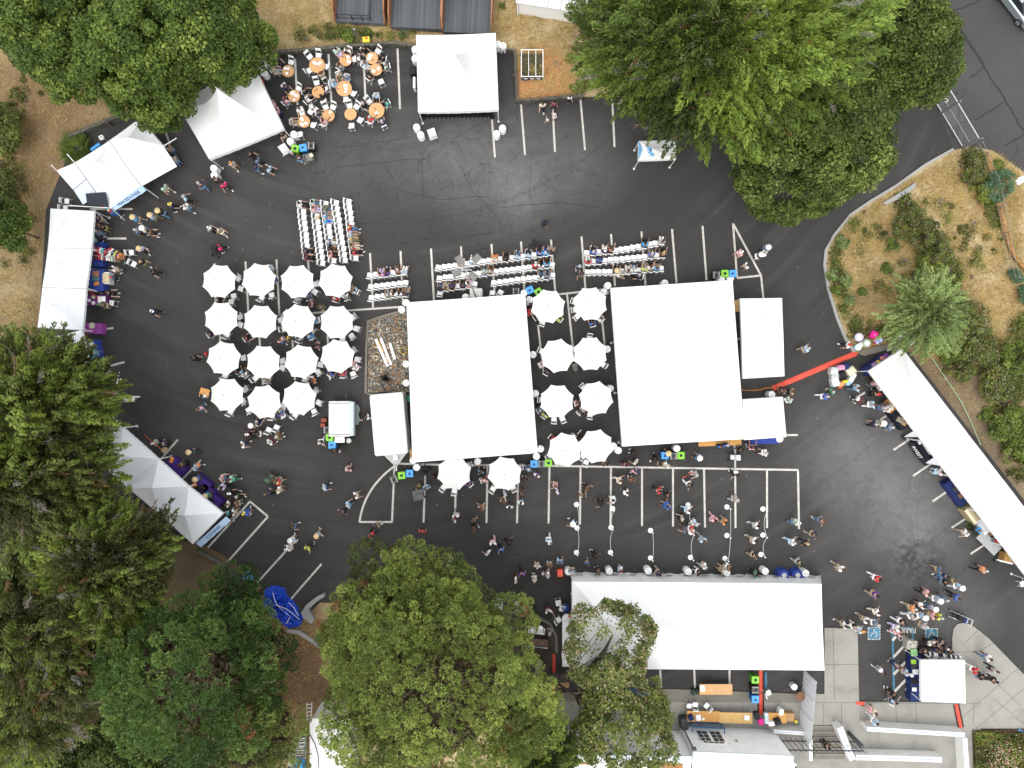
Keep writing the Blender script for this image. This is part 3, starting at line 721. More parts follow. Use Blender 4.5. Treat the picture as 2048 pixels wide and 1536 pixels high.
# stage inside the square marquee
VEL = M('black_velvet', (.006, .006, .008), .95, .2)
t = thing('stage_curtain', 'pleated black curtain at the back of the stage marquee', 'curtain', P(916, 235))
b = MB(); n = 120; A = Vector(P(845, 236)) - Vector(P(916, 235)); B_ = Vector(P(985, 234)) - Vector(P(916, 235))
for i in range(n + 1):
    p = A.lerp(B_, i / n); w_ = .09 * math.sin(i * .9) + .03 * math.sin(i * 2.3); b.v += [(p.x, p.y + w_, .02), (p.x, p.y + w_ * .7 + .02, 2.0)]
for i in range(n): b.f.append((2 * i, 2 * i + 2, 2 * i + 3, 2 * i + 1)); b.m.append(0)
b.obj('drape', VEL, t); b = MB(); b.cyl((A.x, A.y, 2.0), (B_.x, B_.y, 2.0), .03); b.obj('rail', BLACK, t)
for p in (A, B_): b = MB(); b.cyl((p.x, p.y, 0), (p.x, p.y, 2.0), .03); b.box((p.x, p.y, .01), (.4, .4, .02)); b.obj('post', BLACK, t)
b = MB(); b.prism(XY((846, 112), (984, 110), (986, 214), (848, 216)), .0, .35); tag(b.obj('stage_deck', M('black_stage_carpet', (.02, .02, .022), .9, .2)), 'low black stage deck under the square peaked marquee', 'stage')
t = thing('sign', 'small white lettered sign on the black stage curtain', 'sign', P(908, 226, 1.8)); b = MB(); b.box((0, 0, 0), (.36, .03, .16)); b.obj('board', WHITE, t)
lettering('A6', .14, BLACK, (0, -.02, .0), 0, t, PI / 2)

# umbrellas
def make_umbrella():
    t = thing('patio_umbrella', None, 'umbrella')
    b = MB(); n = 8; rim = []; K = 6
    for i in range(n):
        a0, a1 = 2 * PI * i / n, 2 * PI * (i + 1) / n
        A = Vector((1.36 * math.cos(a0), 1.36 * math.sin(a0), 2.18)); B_ = Vector((1.36 * math.cos(a1), 1.36 * math.sin(a1), 2.18))
        def f(p, u, v):
            c = 4 * u * (1 - u) * (1 - v); q = Vector((p.x, p.y, 0)); p = p - q * (.055 * c); p.z -= .035 * 4 * u * (1 - u) * math.sin(PI * min(1, v + .25)); p.z += .05 * math.sin(PI * v); return p
        surf(b, A, B_, (0, 0, 2.78), (0, 0, 2.78), 8, 8, 0, 0, f)
    b.obj('canopy', UMBR, t)
    b = MB(); b.lathe([(.26, 0), (.2, .07), (.03, .14)], (0, 0, 2.70), 8); b.obj('vent_cap', UMBR, t)
    b = MB(); b.lathe([(.028, 0), (.028, 2.8)], (0, 0, .0), 8); b.obj('pole', M('brown_umbrella_pole', (.12, .075, .045), .5), t)
    b = MB(); b.lathe([(.03, 0), (.045, .05), (.012, .12)], (0, 0, 2.80), 8); b.obj('finial', M('bronze_knob', (.09, .07, .05), .5), t)
    b = MB(); b.lathe([(.30, 0), (.30, .06), (.05, .1), (.05, .3)], (0, 0, 0), 16); b.obj('base', DGREY, t)
    for i in range(n):
        a = 2 * PI * i / n; b = MB(); b.cyl((1.3 * math.cos(a), 1.3 * math.sin(a), 2.15), (.05 * math.cos(a), .05 * math.sin(a), 2.70), .012, None, 5); b.obj('rib', METAL, t)
    return t
U0 = make_umbrella(); USED = [False]
UMB = []
def umbrella(px, py, lab):
    x, y, _ = P(px, py, 2.78); rz = random.uniform(-.2, .2) + .39
    if not USED[0]:
        USED[0] = True; U0.location = (x, y, 0); U0.rotation_euler.z = rz; tag(U0, 'white octagonal umbrella, ' + lab, None, 'white patio umbrellas')
    else: dup(U0, (x, y, 0), rz, 'white octagonal umbrella, ' + lab, 'white patio umbrellas')
    UMB.append((x, y, lab))
POSN = ['leftmost', 'second from left', 'third from left', 'rightmost']
for r, (row, ps) in enumerate((('top', ((432, 560), (512, 558), (590, 561), (667, 559))), ('second', ((436, 636), (515, 642), (592, 641), (670, 643))), ('third', ((441, 716), (521, 724), (598, 723), (671, 712))), ('bottom', ((448, 790), (523, 804), (594, 797))))):
    for i, (px, py) in enumerate(ps):
        nm = POSN[i] if not (row == 'bottom' and i == 2) else 'third from left'
        umbrella(px, py, f'{nm} in the {row} row of the umbrella grid')
for r, (row, ps) in enumerate((('top', ((1097, 611), (1182, 606))), ('second', ((1116, 711), (1182, 707))), ('third', ((1115, 803), (1194, 797))), ('lowest', ((1131, 901), (1194, 894))))):
    for i, (px, py) in enumerate(ps): umbrella(px, py, f'{("left", "right")[i]} one of the {row} pair between the marquees')
umbrella(907, 948, 'left one below the large central marquee'); umbrella(1009, 949, 'right one below the large central marquee')
# ---------------------------------------------------------------- trees and shrubs
def leaf_mesh(name, C, U, V, tone, mat, sh=None):
    """Diamond leaves: centres C, half-axes U (long) and V (short)."""
    n = len(C); pts = np.empty((n, 4, 3), np.float32)
    pts[:, 0] = C - U; pts[:, 1] = C + V; pts[:, 2] = C + U; pts[:, 3] = C - V
    me = bpy.data.meshes.new(name)
    me.vertices.add(n * 4); me.vertices.foreach_set('co', pts.ravel())
    me.loops.add(n * 4); me.loops.foreach_set('vertex_index', np.arange(n * 4, dtype=np.int32))
    me.polygons.add(n); me.polygons.foreach_set('loop_start', np.arange(0, n * 4, 4, dtype=np.int32))
    me.update(calc_edges=True)
    at = me.attributes.new('tone', 'FLOAT', 'FACE'); at.data.foreach_set('value', np.clip(tone, 0, 1).astype(np.float32))
    me.materials.append(mat); return me
def unit(a): return a / (np.linalg.norm(a, axis=-1, keepdims=True) + 1e-9)
def ortho(n):
    r = RNG.normal(size=n.shape); return unit(r - n * (r * n).sum(-1, keepdims=True))
def trunk(t, base, tips, r=.3, fork=.45, mat=BARK, lim=14):
    b = MB(); bx, by = base; top = np.mean(tips, 0)
    mid = Vector((bx + (top[0] - bx) * .35, by + (top[1] - by) * .35, top[2] * fork)); q = Vector((bx, by, -.1))
    b.tube([q, q.lerp(mid, .5) + Vector((.1, -.05, 0)), mid], [r * 1.25, r, r * .85], 10)
    for i, tp in enumerate(tips[:lim]):
        e = Vector(tp); m = mid.lerp(e, .5) + Vector((random.uniform(-.3, .3), random.uniform(-.3, .3), random.uniform(.0, .5)))
        b.tube([mid, m, e], [r * .5, r * .28, r * .07], 6)
    b.obj('trunk', mat, t, smooth=True)
def dome_points(n, rx, ry, rz, zc, low=-.35):
    d = unit(RNG.normal(size=(n * 3, 3))); d = d[d[:, 2] > low][:n]
    return d, d * np.array([rx, ry, rz]) + np.array([0, 0, zc])
def lumps(d, k, amp):
    """An uneven outline: a few random lobes over directions d."""
    c = unit(RNG.normal(size=(k, 3))); s = np.zeros(len(d))
    for i in range(k): s += amp * RNG.uniform(-1, 1) * np.exp(-((d - c[i]) ** 2).sum(-1) * 3.)
    return 1 + s
def place(px, py, z): x, y, _ = P(px, py, z); return x, y
def oak(label, px, py, rpx, z=6., ht=None, mat=OAK, ry=None, clumps=170, leaves=300, size=.12, name='oak_tree', group=None, dense=1., lobes=.38, base=None, dead=.0, tone0=.42, tonev=.30, sparse=0., cl=1., cat='tree'):
    k = (H - z) / H / PXM; rx = rpx * k; ry = (ry or rpx) * k; x, y = place(px, py, z)
    rz = min(ht or rx * .62, z - .9 if z > 2 else z * .9)
    t = thing(name, label, cat, (x, y, 0), 0, group)
    d, p = dome_points(clumps, rx, ry, rz, z); L = lumps(d, 16, lobes)[:, None]
    depth = RNG.uniform(.72, 1., (len(d), 1)) ** .7; p = (p - [0, 0, z]) * L * depth + [0, 0, z]
    rc = RNG.uniform(.55, 1.05, len(d)) * cl
    tc = tone0 + RNG.normal(0, .13, len(d))
    idx = np.repeat(np.arange(len(d)), leaves); n = len(idx)
    e = unit(RNG.normal(size=(n, 3)) + np.array([0, 0, .25]) + d[idx] * .6)
    C = p[idx] + e * (rc[idx] * RNG.uniform(.35, 1., n) ** .6)[:, None] * [1, 1, .8]
    nrm = unit(e * .7 + RNG.normal(0, .6, (n, 3)) + [0, 0, .5]); U = ortho(nrm); V = np.cross(nrm, U)
    s = size * RNG.uniform(.6, 1.25, n)[:, None]
    tone = tc[idx] + RNG.normal(0, tonev * .5, n)
    tone = np.clip(tone, .0, .84)
    if dead: q = RNG.random(n) < dead; tone[q] = RNG.uniform(.86, 1., q.sum())
    if sparse:
        keepc = RNG.random(len(d)) > sparse; q = keepc[idx]; C, U, V, s, tone = C[q], U[q], V[q], s[q], tone[q]
    # inner leaves fill the crown's volume
    if dense:
        m = int(n * .22 * dense); di = unit(RNG.normal(size=(m, 3))); di[:, 2] = np.abs(di[:, 2]) * 1.3 - .3
        Ci = di * np.array([rx, ry, rz]) * (RNG.uniform(.2, .8, m) ** .6)[:, None] + [0, 0, z]; ni = unit(RNG.normal(size=(m, 3)) + [0, 0, 1.]); Ui = ortho(ni)
        C = np.concatenate([C, Ci]); U = np.concatenate([U, Ui]); V = np.concatenate([V, np.cross(ni, Ui)]); s = np.concatenate([s, np.full((m, 1), size * 1.2)]); tone = np.concatenate([tone, np.clip(tone0 + RNG.normal(0, .15, m), 0, .84)])
    link('crown', leaf_mesh('crown', C, U * s, V * s * .62, tone, mat), t)
    o = np.argsort(-p[:, 2])[:: max(1, len(p) // 14)]
    bs = (0, 0) if base is None else (P(*base)[0] - x, P(*base)[1] - y)
    trunk(t, bs, p[o], max(.06, rx * (.045 if base is None else .022))); return t
def sprays(p, ax, Ln, per, size, spread, tc, tv=.12, flat=.35):
    """Feathery cypress boughs: leaflets set along each axis, shorter towards the tip."""
    n = len(p); idx = np.repeat(np.arange(n), per); m = len(idx)
    tt = RNG.uniform(.05, 1., m) ** .8; up = unit(np.cross(ax, np.cross([0, 0, 1.], ax)) + 1e-6); side = unit(np.cross(ax, up))
    sg = RNG.choice([-1., 1.], m)
    w = spread * (1.05 - tt) * Ln[idx] * RNG.uniform(.15, 1., m)
    C = p[idx] + ax[idx] * (tt * Ln[idx])[:, None] + side[idx] * (sg * w)[:, None] + up[idx] * (RNG.normal(0, .08, m) * Ln[idx] - w * .25)[:, None]
    U = unit(ax[idx] + side[idx] * (sg * RNG.uniform(.2, .9, m))[:, None] + RNG.normal(0, .18, (m, 3)))
    nrm = unit(up[idx] + RNG.normal(0, flat, (m, 3))); V = unit(np.cross(nrm, U))
    s = size * RNG.uniform(.7, 1.3, m) * (1.15 - .4 * tt)
    tone = tc[idx] + RNG.normal(0, tv, m) + .18 * (tt - .5)
    return C, U * s[:, None], V * (s * .33)[:, None], tone
def cypress(label, px, py, rpx, z=7., ht=None, mat=CYP, ry=None, n=900, per=60, L=(1.1, 2.2), size=.16, dead=.05, tone0=.45, lobes=.3, group=None, name='cypress_tree', up=.45, spread=.27, inner=1.):
    k = (H - z) / H / PXM; rx = rpx * k; ry = (ry or rpx) * k; x, y = place(px, py, z); rz = ht or rx * .8; rz = min(rz, z - .5)
    t = thing(name, label, 'tree', (x, y, 0), 0, group)
    d, p = dome_points(n, rx, ry, rz, z, -.3); Lb = lumps(d, 18, lobes)[:, None]; dep = RNG.uniform(.45, .93, (len(d), 1)); p = (p - [0, 0, z]) * Lb * dep + [0, 0, z]
    ax = unit(d * [1, 1, .45] + [0, 0, up * .55] + RNG.normal(0, .3, d.shape)); Ln = RNG.uniform(L[0], L[1], len(d))
    cl = unit(RNG.normal(size=(40, 3))); near = ((d[:, None] - cl[None]) ** 2).sum(-1).argmin(1); base = RNG.normal(0, .2, 40)[near]
    tc = np.clip(tone0 + base + RNG.normal(0, .08, len(d)), .08, .8)
    q = RNG.random(len(d)) < dead; alive = ~q
    C, U, V, tone = sprays(p[alive], ax[alive], Ln[alive], per, size, spread, tc[alive]); tone = np.clip(tone, 0, .85)
    parts = [(C, U, V, tone)]
    if q.any():
        gt = RNG.choice([.88, .91, .96, .99, 1.], q.sum()); C2, U2, V2, t2 = sprays(p[q], ax[q], Ln[q] * .8, per // 2, size * .95, spread * .9, gt, .0); t2 = np.clip(gt[np.repeat(np.arange(q.sum()), per // 2)] + RNG.normal(0, .02, len(t2)), .86, 1.); parts.append((C2, U2, V2 * .4, t2))
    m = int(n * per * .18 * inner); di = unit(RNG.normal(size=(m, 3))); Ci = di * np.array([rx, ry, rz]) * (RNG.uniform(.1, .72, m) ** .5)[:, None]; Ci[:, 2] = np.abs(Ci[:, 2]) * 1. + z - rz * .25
    ni = unit(RNG.normal(size=(m, 3)) + [0, 0, .8]); Ui = ortho(ni); parts.append((Ci, Ui * size * 1.3, np.cross(ni, Ui) * size * .5, np.clip(tone0 * .6 + RNG.normal(0, .12, m), 0, .8)))  # inner leaves toned darker: painted shade for the gaps in the crown
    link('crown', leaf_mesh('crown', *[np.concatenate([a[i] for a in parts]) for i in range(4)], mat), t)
    o = RNG.permutation(len(p))[:26]; trunk(t, (0, 0), np.concatenate([p[o] * [.9, .9, 1.]]), max(.1, rx * .035), .5, BARKG, 26)
    if dead > .04:     # bare grey twigs sticking through the boughs
        b = MB(); w = np.where(q)[0][:70]
        for i in w:
            a = Vector(p[i]); e = a + Vector(ax[i]) * Ln[i] * .95
            b.cyl(a, e, .03, .008, 4, cap=False)
            for _ in range(5):
                f = a.lerp(e, random.uniform(.3, .9)); v = Vector(ax[i]) + Vector((random.uniform(-.9, .9), random.uniform(-.9, .9), random.uniform(-.2, .4))); b.cyl(f, f + v * random.uniform(.2, .6), .015, .004, 3, cap=False)
        b.obj('dead_twigs', BARKG, t)['kind'] = 'stuff'
    return t
def pine(label, px, py, rpx, z=7., ht=None, mat=PINE, ry=None, n=420, per=130, tuft=(.28, .48), size=.10, tone0=.5, lobes=.25, group=None, name='pine_tree', open_=0., dead=.012, inner=.8, bough=1.25):
    k = (H - z) / H / PXM; rx = rpx * k; ry = (ry or rpx) * k; x, y = place(px, py, z); rz = min(ht or rx * .7, z - .5)
    t = thing(name, label, 'tree', (x, y, 0), 0, group)
    # boughs: domes of different height over the crown, each carrying its own rosettes of needles
    nb = max(9, int(rx * ry * bough)); zz = 1 - (np.arange(nb) + .5) / nb * 1.25; fa = np.arange(nb) * 2.39996 + RNG.uniform(0, 6); bd = unit(np.stack([np.cos(fa) * np.sqrt(np.clip(1 - zz * zz, 0, 1)), np.sin(fa) * np.sqrt(np.clip(1 - zz * zz, 0, 1)), zz], -1) + RNG.normal(0, .07, (nb, 3))); bp = bd * np.array([rx, ry, rz]) + [0, 0, z]; Lb = lumps(bd, 14, lobes)[:, None]; bp = (bp - [0, 0, z]) * Lb * RNG.uniform(.74, .97, (len(bd), 1)) + [0, 0, z]; br = RNG.uniform(.95, 1.6, len(bd))
    j = RNG.integers(0, len(bd), n * 4); e = unit(RNG.normal(size=(n * 4, 3)) + [0, 0, .7] + bd[j] * .5); p = bp[j] + e * br[j][:, None] * [1, 1, .75]; d = e; bt = RNG.normal(0, .15, nb)[j]
    gap = (tuft[0] + tuft[1]) * .84; cell = {}; keep = []      # tufts keep apart so that each reads as a rosette
    for i in range(len(p)):
        c3 = tuple(np.floor(p[i] / gap).astype(int)); nb_ = [q for a in (-1, 0, 1) for b_ in (-1, 0, 1) for c_ in (-1, 0, 1) for q in cell.get((c3[0] + a, c3[1] + b_, c3[2] + c_), ())]
        if all(((p[q] - p[i]) ** 2).sum() > gap * gap for q in nb_): cell.setdefault(c3, []).append(i); keep.append(i)
    d, p, bt = d[keep], p[keep], bt[keep]
    r = RNG.uniform(tuft[0], tuft[1], len(p)); idx = np.repeat(np.arange(len(p)), per); m = len(idx)
    e = unit(RNG.normal(size=(m, 3)) + [0, 0, .55] + d[idx] * .35)
    sh = RNG.uniform(.55, 1., m) ** .45; C = p[idx] + e * (r[idx] * sh)[:, None] * [1, 1, .8]
    U = unit(e + RNG.normal(0, .45, (m, 3))); V = ortho(U); s = size * RNG.uniform(.7, 1.2, m)[:, None]
    tone = np.clip(tone0 + bt[idx] + RNG.normal(0, .10, len(p))[idx] + RNG.normal(0, .09, m), .02, .85)
    if dead: q = (RNG.random(len(p)) < dead)[idx]; tone[q] = RNG.uniform(.87, .93, q.sum())
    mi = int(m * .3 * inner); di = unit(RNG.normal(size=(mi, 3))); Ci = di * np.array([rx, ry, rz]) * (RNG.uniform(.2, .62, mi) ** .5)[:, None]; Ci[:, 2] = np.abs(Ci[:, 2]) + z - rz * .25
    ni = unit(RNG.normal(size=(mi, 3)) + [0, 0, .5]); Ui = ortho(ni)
    link('crown', leaf_mesh('crown', C, U * s, V * s * .36, tone, mat), t)
    link('twigs', leaf_mesh('twigs', Ci, Ui * .3, np.cross(ni, Ui) * .05, RNG.uniform(0, 1, mi), TWIG_SHADE), t)['kind'] = 'stuff'  # brown twigs, their dark colour also painting shade between the tufts
    o = RNG.permutation(len(bp))[:30]; trunk(t, (0, 0), bp[o] * [.92, .92, .97], max(.1, rx * .035), .45, BARKG if mat is PINE else BARK, 30)
    return t
OAKG = 'spreading oaks at the upper left'
oak('broad green oak at the left of the upper left oak group', 146, 70, 97, 6, 4.6, clumps=240, leaves=260, group=OAKG)
oak('broad green oak, middle one of the upper left group, reaching the twin booth', 318, 112, 106, 6, 5., clumps=290, leaves=260, group=OAKG)
oak('broad green oak at the right of the upper left group, overhanging the peaked marquee', 446, 62, 84, 6.2, 5., clumps=230, leaves=260, group=OAKG, tone0=.38)
oak('dark oak crown in the top left corner of the photo', -6, 34, 44, 6, 4, OAK2, clumps=80, leaves=220, group=OAKG)
oak('olive bush growing at the left edge between dry leaves and oaks', -4, 260, 34, 2, 1.6, SHRUB, clumps=30, leaves=220, name='bush', cat='bush')
oak('dark green oak at the left edge beside the left booth row', -2, 452, 36, 4.5, 3.4, OAK, clumps=75, leaves=260, group=OAKG, tone0=.36)
oak('small olive bush at the left edge near the dark green oak', 6, 372, 20, 1.6, 1.2, SHRUB, clumps=14, leaves=200, name='bush', cat='bush', tone0=.35)
CG = 'old cypresses along the lower left'
cypress('tall green cypress at the top of the lower left grove, tips over the dark tarmac', 82, 815, 128, 8, 6.5, CYP2, n=1150, per=84, dead=.07, tone0=.50, group=CG)
cypress('cypress with many bare grey twigs beside the half buried booth', 80, 945, 122, 8.5, 6.5, CYP2, n=1000, per=82, dead=.12, tone0=.47, group=CG)
cypress('dull olive cypress spreading right over the lower left canopy tents', 218, 1130, 136, 7.5, 6, CYP2, n=1150, per=74, dead=.10, tone0=.47, group=CG, lobes=.35)
cypress('broad brownish cypress with dead branches at the lower left edge', 72, 1255, 150, 8, 6, CYP2, n=1050, per=70, dead=.15, tone0=.42, group=CG)
cypress('thinning cypress in the lower left corner with long bare sticks', 60, 1400, 100, 6.5, 4.5, CYP2, n=520, per=52, dead=.16, tone0=.45, group=CG)
oak('dark shrub thicket in the bottom left corner', 110, 1505, 85, 2.6, 2., OAK2, clumps=110, leaves=170, name='bush', cat='bush', tone0=.3)
oak('dark undergrowth bush at the bottom edge below the green pine', 270, 1510, 85, 3, 2.2, OAK2, clumps=110, leaves=170, name='bush', cat='bush', tone0=.33)
PG = 'pines along the bottom'
pine('dense deep green pine left of the brown slope', 385, 1338, 156, 8, 6, PINE_D, n=1100, per=130, tuft=(.42, .66), size=.14, tone0=.52, group=PG)
pine('dark green pine beside the blue tarpaulin', 462, 1238, 80, 6, 4.5, PINE_D, n=420, per=130, tuft=(.38, .6), size=.13, tone0=.40, group=PG)
pine('olive green pine at the bottom edge left of the ladders', 508, 1470, 98, 6, 4.5, PINE, n=700, per=100, tuft=(.28, .5), tone0=.42, group=PG)
pine('huge light green pine at the bottom centre with dead twigs showing', 846, 1352, 222, 9, 7., PINE, n=4200, per=100, tone0=.52, group=PG, lobes=.24)
pine('upper part pine of the bottom centre clump, tips over the parking bays', 822, 1218, 132, 7, 4.6, PINE, n=2000, per=100, tone0=.47, group=PG, lobes=.3)
pine('yellowish pine between the bottom centre clump and the thin oak', 1040, 1420, 68, 6.5, 4, PINE, n=380, per=105, tone0=.60, group=PG, dead=.05)
cypress('small green cypress at the bottom edge by the pale roof', 1085, 1505, 58, 5.5, 4., CYP, n=260, per=56, dead=.03, tone0=.42, L=(.7, 1.3))
oak('thin leaning oak with pinkish dry leaves, upper part over the long marquee', 1228, 1280, 86, 7.2, 2.6, SPARSE, 92, clumps=150, leaves=75, size=.105, sparse=.2, dense=.05, dead=.2, tonev=.5, base=(1098, 1358), name='oak_tree', lobes=.45, cl=.62)
oak('olive oak with dry leaves between the long marquee and the white building', 1236, 1420, 112, 5.6, 3.2, SPARSE, 86, clumps=170, leaves=150, size=.115, sparse=.24, dense=.12, dead=.10, tonev=.45, base=(1100, 1358), lobes=.5, tone0=.5, cl=.85)
b = MB(); b.tube([P(1094, 1357, .4), P(1120, 1356, 1.2), P(1160, 1354, 2.4), P(1195, 1352, 3.6), P(1232, 1360, 5.)], [.42, .38, .33, .28, .2], 12)
b.tube([P(1160, 1354, 2.4), P(1185, 1330, 4.), P(1210, 1300, 5.6), P(1225, 1270, 7.)], [.28, .2, .14, .06], 8)
tag(b.obj('leaning_trunk', M('mossy_bark', (.075, .072, .055), .95, .45, 4, .6), smooth=True), 'mossy grey trunk leaning low from the red ramp towards the thin oak', 'tree trunk')
cypress('huge bright green cypress at the upper right over the parking bays', 1430, 92, 276, 9, 7.5, CYP, ry=210, n=2400, per=84, dead=.10, tone0=.50, L=(1.2, 2.5), size=.165, lobes=.2)
OG = 'oaks by the gate'
oak('dark green oak beside the road at the upper right, above the gate', 1782, 105, 96, 6, 4.8, OAK2, clumps=250, leaves=250, group=OG, size=.12, tone0=.46)
oak('broad dark green oak over the drive, below the huge cypress', 1648, 278, 118, 5.6, 4.6, OAK2, clumps=300, leaves=250, group=OG, size=.12, tone0=.48)
oak('dark oak at the top edge between the huge cypress and the road', 1755, 10, 78, 6, 4.5, OAK2, clumps=150, leaves=250, group=OG, size=.12)
cypress('feathery grey green willow-like tree beside the upper end of the long booth row', 1852, 622, 70, 4.2, 2.8, WILLOW, n=380, per=60, dead=0, tone0=.5, L=(.9, 1.8), size=.13, name='willow_tree', up=.35, spread=.2, lobes=.5, inner=.5)
SHR = '''1822,440,26,S,dark shrub on the dry slope, uppermost of the shrub line
1848,472,26,S,dark shrub next down the shrub line on the dry slope
1878,508,30,S,largest dark shrub in the middle of the dry slope
1866,532,22,Y,yellowish shrub in the shrub line on the dry slope
1996,364,30,B,blue green shrub beside the brown pole near the road
1954,322,18,S,dark shrub at the foot of the gate
1948,352,20,S,dark green shrub behind the gate by the blue white litter
1968,388,18,Y,yellow green shrub along the wire fence
2034,552,12,B,small teal shrub at the right edge of the dry slope
2046,590,14,B,teal shrub touching the right edge
1900,708,20,G,small glossy green bush beside the willow-like tree
1930,650,40,S,olive shrub right of the willow-like tree
1962,700,42,S,reddish green shrub right of the willow-like tree
1992,765,38,S,olive shrub midway down the right bank
2032,725,30,G,bright green shrub at the right edge
2015,855,36,G,bright green shrub behind the long right booth row
2042,900,30,G,bright green shrub lowest at the right edge
1925,738,22,S,low olive shrub above the green hose
1973,828,11,G,tiny green bush on the bare soil behind the booths
1995,330,10,Y,tuft of yellow weeds beside the road
1684,487,11,W,grey green weed tuft beside the kerb bend
1668,552,9,W,grey weed tuft inside the kerb
1690,562,10,W,weed tuft right of the grey one inside the kerb
1672,578,8,G,green weed tuft against the kerb
1724,585,7,G,small dark weed on the pale straw
1785,490,8,G,green weed in the middle of the dry slope
1772,536,6,G,tiny green weed left of the shrub line
1840,535,8,W,grey weed at the foot of the shrub line
1700,600,8,W,weed tuft low on the pale straw
697,70,10,G,green weeds on the lawn above the round tables
735,62,6,G,small weeds beside the yellow crate
806,68,6,G,weeds on the lawn left of the stage marquee
1005,12,5,G,tiny weed at the top edge right of the planked decks
1143,118,12,R,rusty shrub beside the huge cypress and planter
1160,170,14,R,rusty low shrub under the left edge of the cypress'''
SM = dict(S=(SHRUB, .4), Y=(SHRUB, .72), B=(BLUEG, .5), G=(OAK, .55), W=(WILLOW, .4), R=(SPARSE, .9))
for ln in SHR.split('\n'):
    px, py, r, c, lab = ln.split(',', 4); r = float(r); m, t0 = SM[c]; z = .2 + r * .02
    oak(lab, float(px), float(py), r * .9, z, z * .8, m, clumps=int(8 + r * 1.9), leaves=75, size=.06 + r * .0005, sparse=.25, name='weed' if r < 12 else 'shrub', cat='weed' if r < 12 else 'shrub', tone0=t0, dense=.1, cl=.2 + r * .009, lobes=.75, dead=.14 if c == 'S' else .03)
# ragged scrub along the right slope and bank, one undergrowth mass
Cs = []
for path, n, w in ((((1795, 392), (1822, 440), (1850, 480), (1885, 520), (1905, 560), (1900, 620)), 200, 20), (((1900, 610), (1940, 670), (1975, 730), (2010, 800), (2045, 900), (2056, 960)), 290, 34), (((2048, 640), (2030, 700), (2040, 790)), 150, 22), (((1930, 300), (1950, 340), (1972, 400), (1990, 450)), 150, 14), (((1668, 480), (1672, 560), (1700, 640), (1712, 668), (1790, 660)), 110, 12), (((1690, 470), (1850, 430), (2000, 480), (1860, 570), (1730, 560)), 90, 40), (((590, 70), (700, 78), (830, 70)), 50, 12), (((60, 150), (20, 300), (40, 520)), 90, 30)):
    q = RNG.uniform(0, len(path) - 1.001, n); i = q.astype(int); pa = np.array(path, float); c = pa[i] + (pa[i + 1] - pa[i]) * (q - i)[:, None] + RNG.normal(0, w * .5, (n, 2)); Cs.append(c)
Cs = np.concatenate(Cs); xy = np.stack([(Cs[:, 0] - 1024) / PXM, (768 - Cs[:, 1]) / PXM], -1); ok = (signed(LOT, xy[:, 0], xy[:, 1]) > .3) & (signed(ROAD, xy[:, 0], xy[:, 1]) > .3); xy = xy[ok]
k = len(xy); per = 90; idx = np.repeat(np.arange(k), per); m_ = k * per; rr_ = RNG.uniform(.15, .6, k); e = unit(RNG.normal(size=(m_, 3))); e[:, 2] = np.abs(e[:, 2])
C = np.concatenate([xy[idx], (gz(xy[:, 0], xy[:, 1]) + .02)[idx][:, None]], 1) + e * (rr_[idx] * RNG.uniform(.2, 1., m_))[:, None] * [1.2, 1.2, .9]; ni = unit(RNG.normal(size=(m_, 3)) + [0, 0, .8]); U = ortho(ni); s = RNG.uniform(.045, .1, m_)[:, None]
tb = np.clip(RNG.normal(.42, .2, k), .02, .84); tb[RNG.random(k) < .12] = .93
tag(link('scrub_undergrowth', leaf_mesh('scrub_undergrowth', C, U * s, np.cross(ni, U) * s * .55, np.clip(tb[idx] + RNG.normal(0, .06, m_), 0, 1), SHRUB)), 'ragged green and brown scrub scattered along the dry slopes', 'scrub', None, 'stuff')
# strap-leaved clump by the twin booth, dead bush in the pebble bed
def straps(label, px, py, rpx, n, mat, name, cat, h=.9, tone=(.2, .8), w=.025):
    x, y, _ = P(px, py); t = thing(name, label, cat, (x, y, 0)); r = rpx / PXM
    a = RNG.uniform(0, 2 * PI, n); q = np.sqrt(RNG.random(n)) * r * .6; c = np.stack([q * np.cos(a), q * np.sin(a), np.full(n, .1)], -1)
    a2 = a + RNG.normal(0, .5, n); U = np.stack([np.cos(a2), np.sin(a2), RNG.uniform(.3, 1.4, n)], -1); U = unit(U) * RNG.uniform(.25, .55, n)[:, None]; C = c + U * [1, 1, .9]
    V = unit(np.cross(U, [0, 0, 1.])) * w; link('blades', leaf_mesh('blades', C, U, V, RNG.uniform(*tone, n), mat), t); return t
straps('strap-leaved green clump beside the twin booth and the dark wall', 156, 298, 32, 900, OAK, 'lily_clump', 'plant')
x, y, _ = P(773, 757, 0); t = thing('bare_shrub', 'burnt looking bare shrub at the bottom of the pebble bed', 'shrub', (x, y, .06)); b = MB()
for i in range(90):
    a = random.uniform(0, 2 * PI); e = Vector((math.cos(a) * random.uniform(.2, .75), math.sin(a) * random.uniform(.2, .6), random.uniform(.2, .8))); b.tube([(0, 0, 0), e * .5 + Vector((0, 0, .1)), e], [.018, .012, .004], 4)
b.obj('twigs', M('burnt_twigs', (.02, .018, .016), .95, .3), t)
# weathered logs beside the planter
for lab, px, py, s in (('small weathered grey log beside the wire planter', 1101, 131, .5), ('jagged weathered grey log right of the wire planter', 1132, 136, .85)):
    x, y, _ = P(px, py); b = MB(); rr = random.Random(px)
    for i in range(int(26 * s)):
        a = R(-25) + rr.uniform(-.5, .5); c = Vector((x + rr.uniform(-.8, .8) * s, y + rr.uniform(-.4, .4) * s, .35)); d = Vector((math.cos(a), math.sin(a), rr.uniform(-.1, .35))) * rr.uniform(.2, .5) * s
        b.cyl(c - d, c + d, .09 * s, .02, 6)
    tag(b.obj('weathered_log', M('weathered_wood', (.19, .19, .185), .9, .5, 5, .6)), lab, 'log')
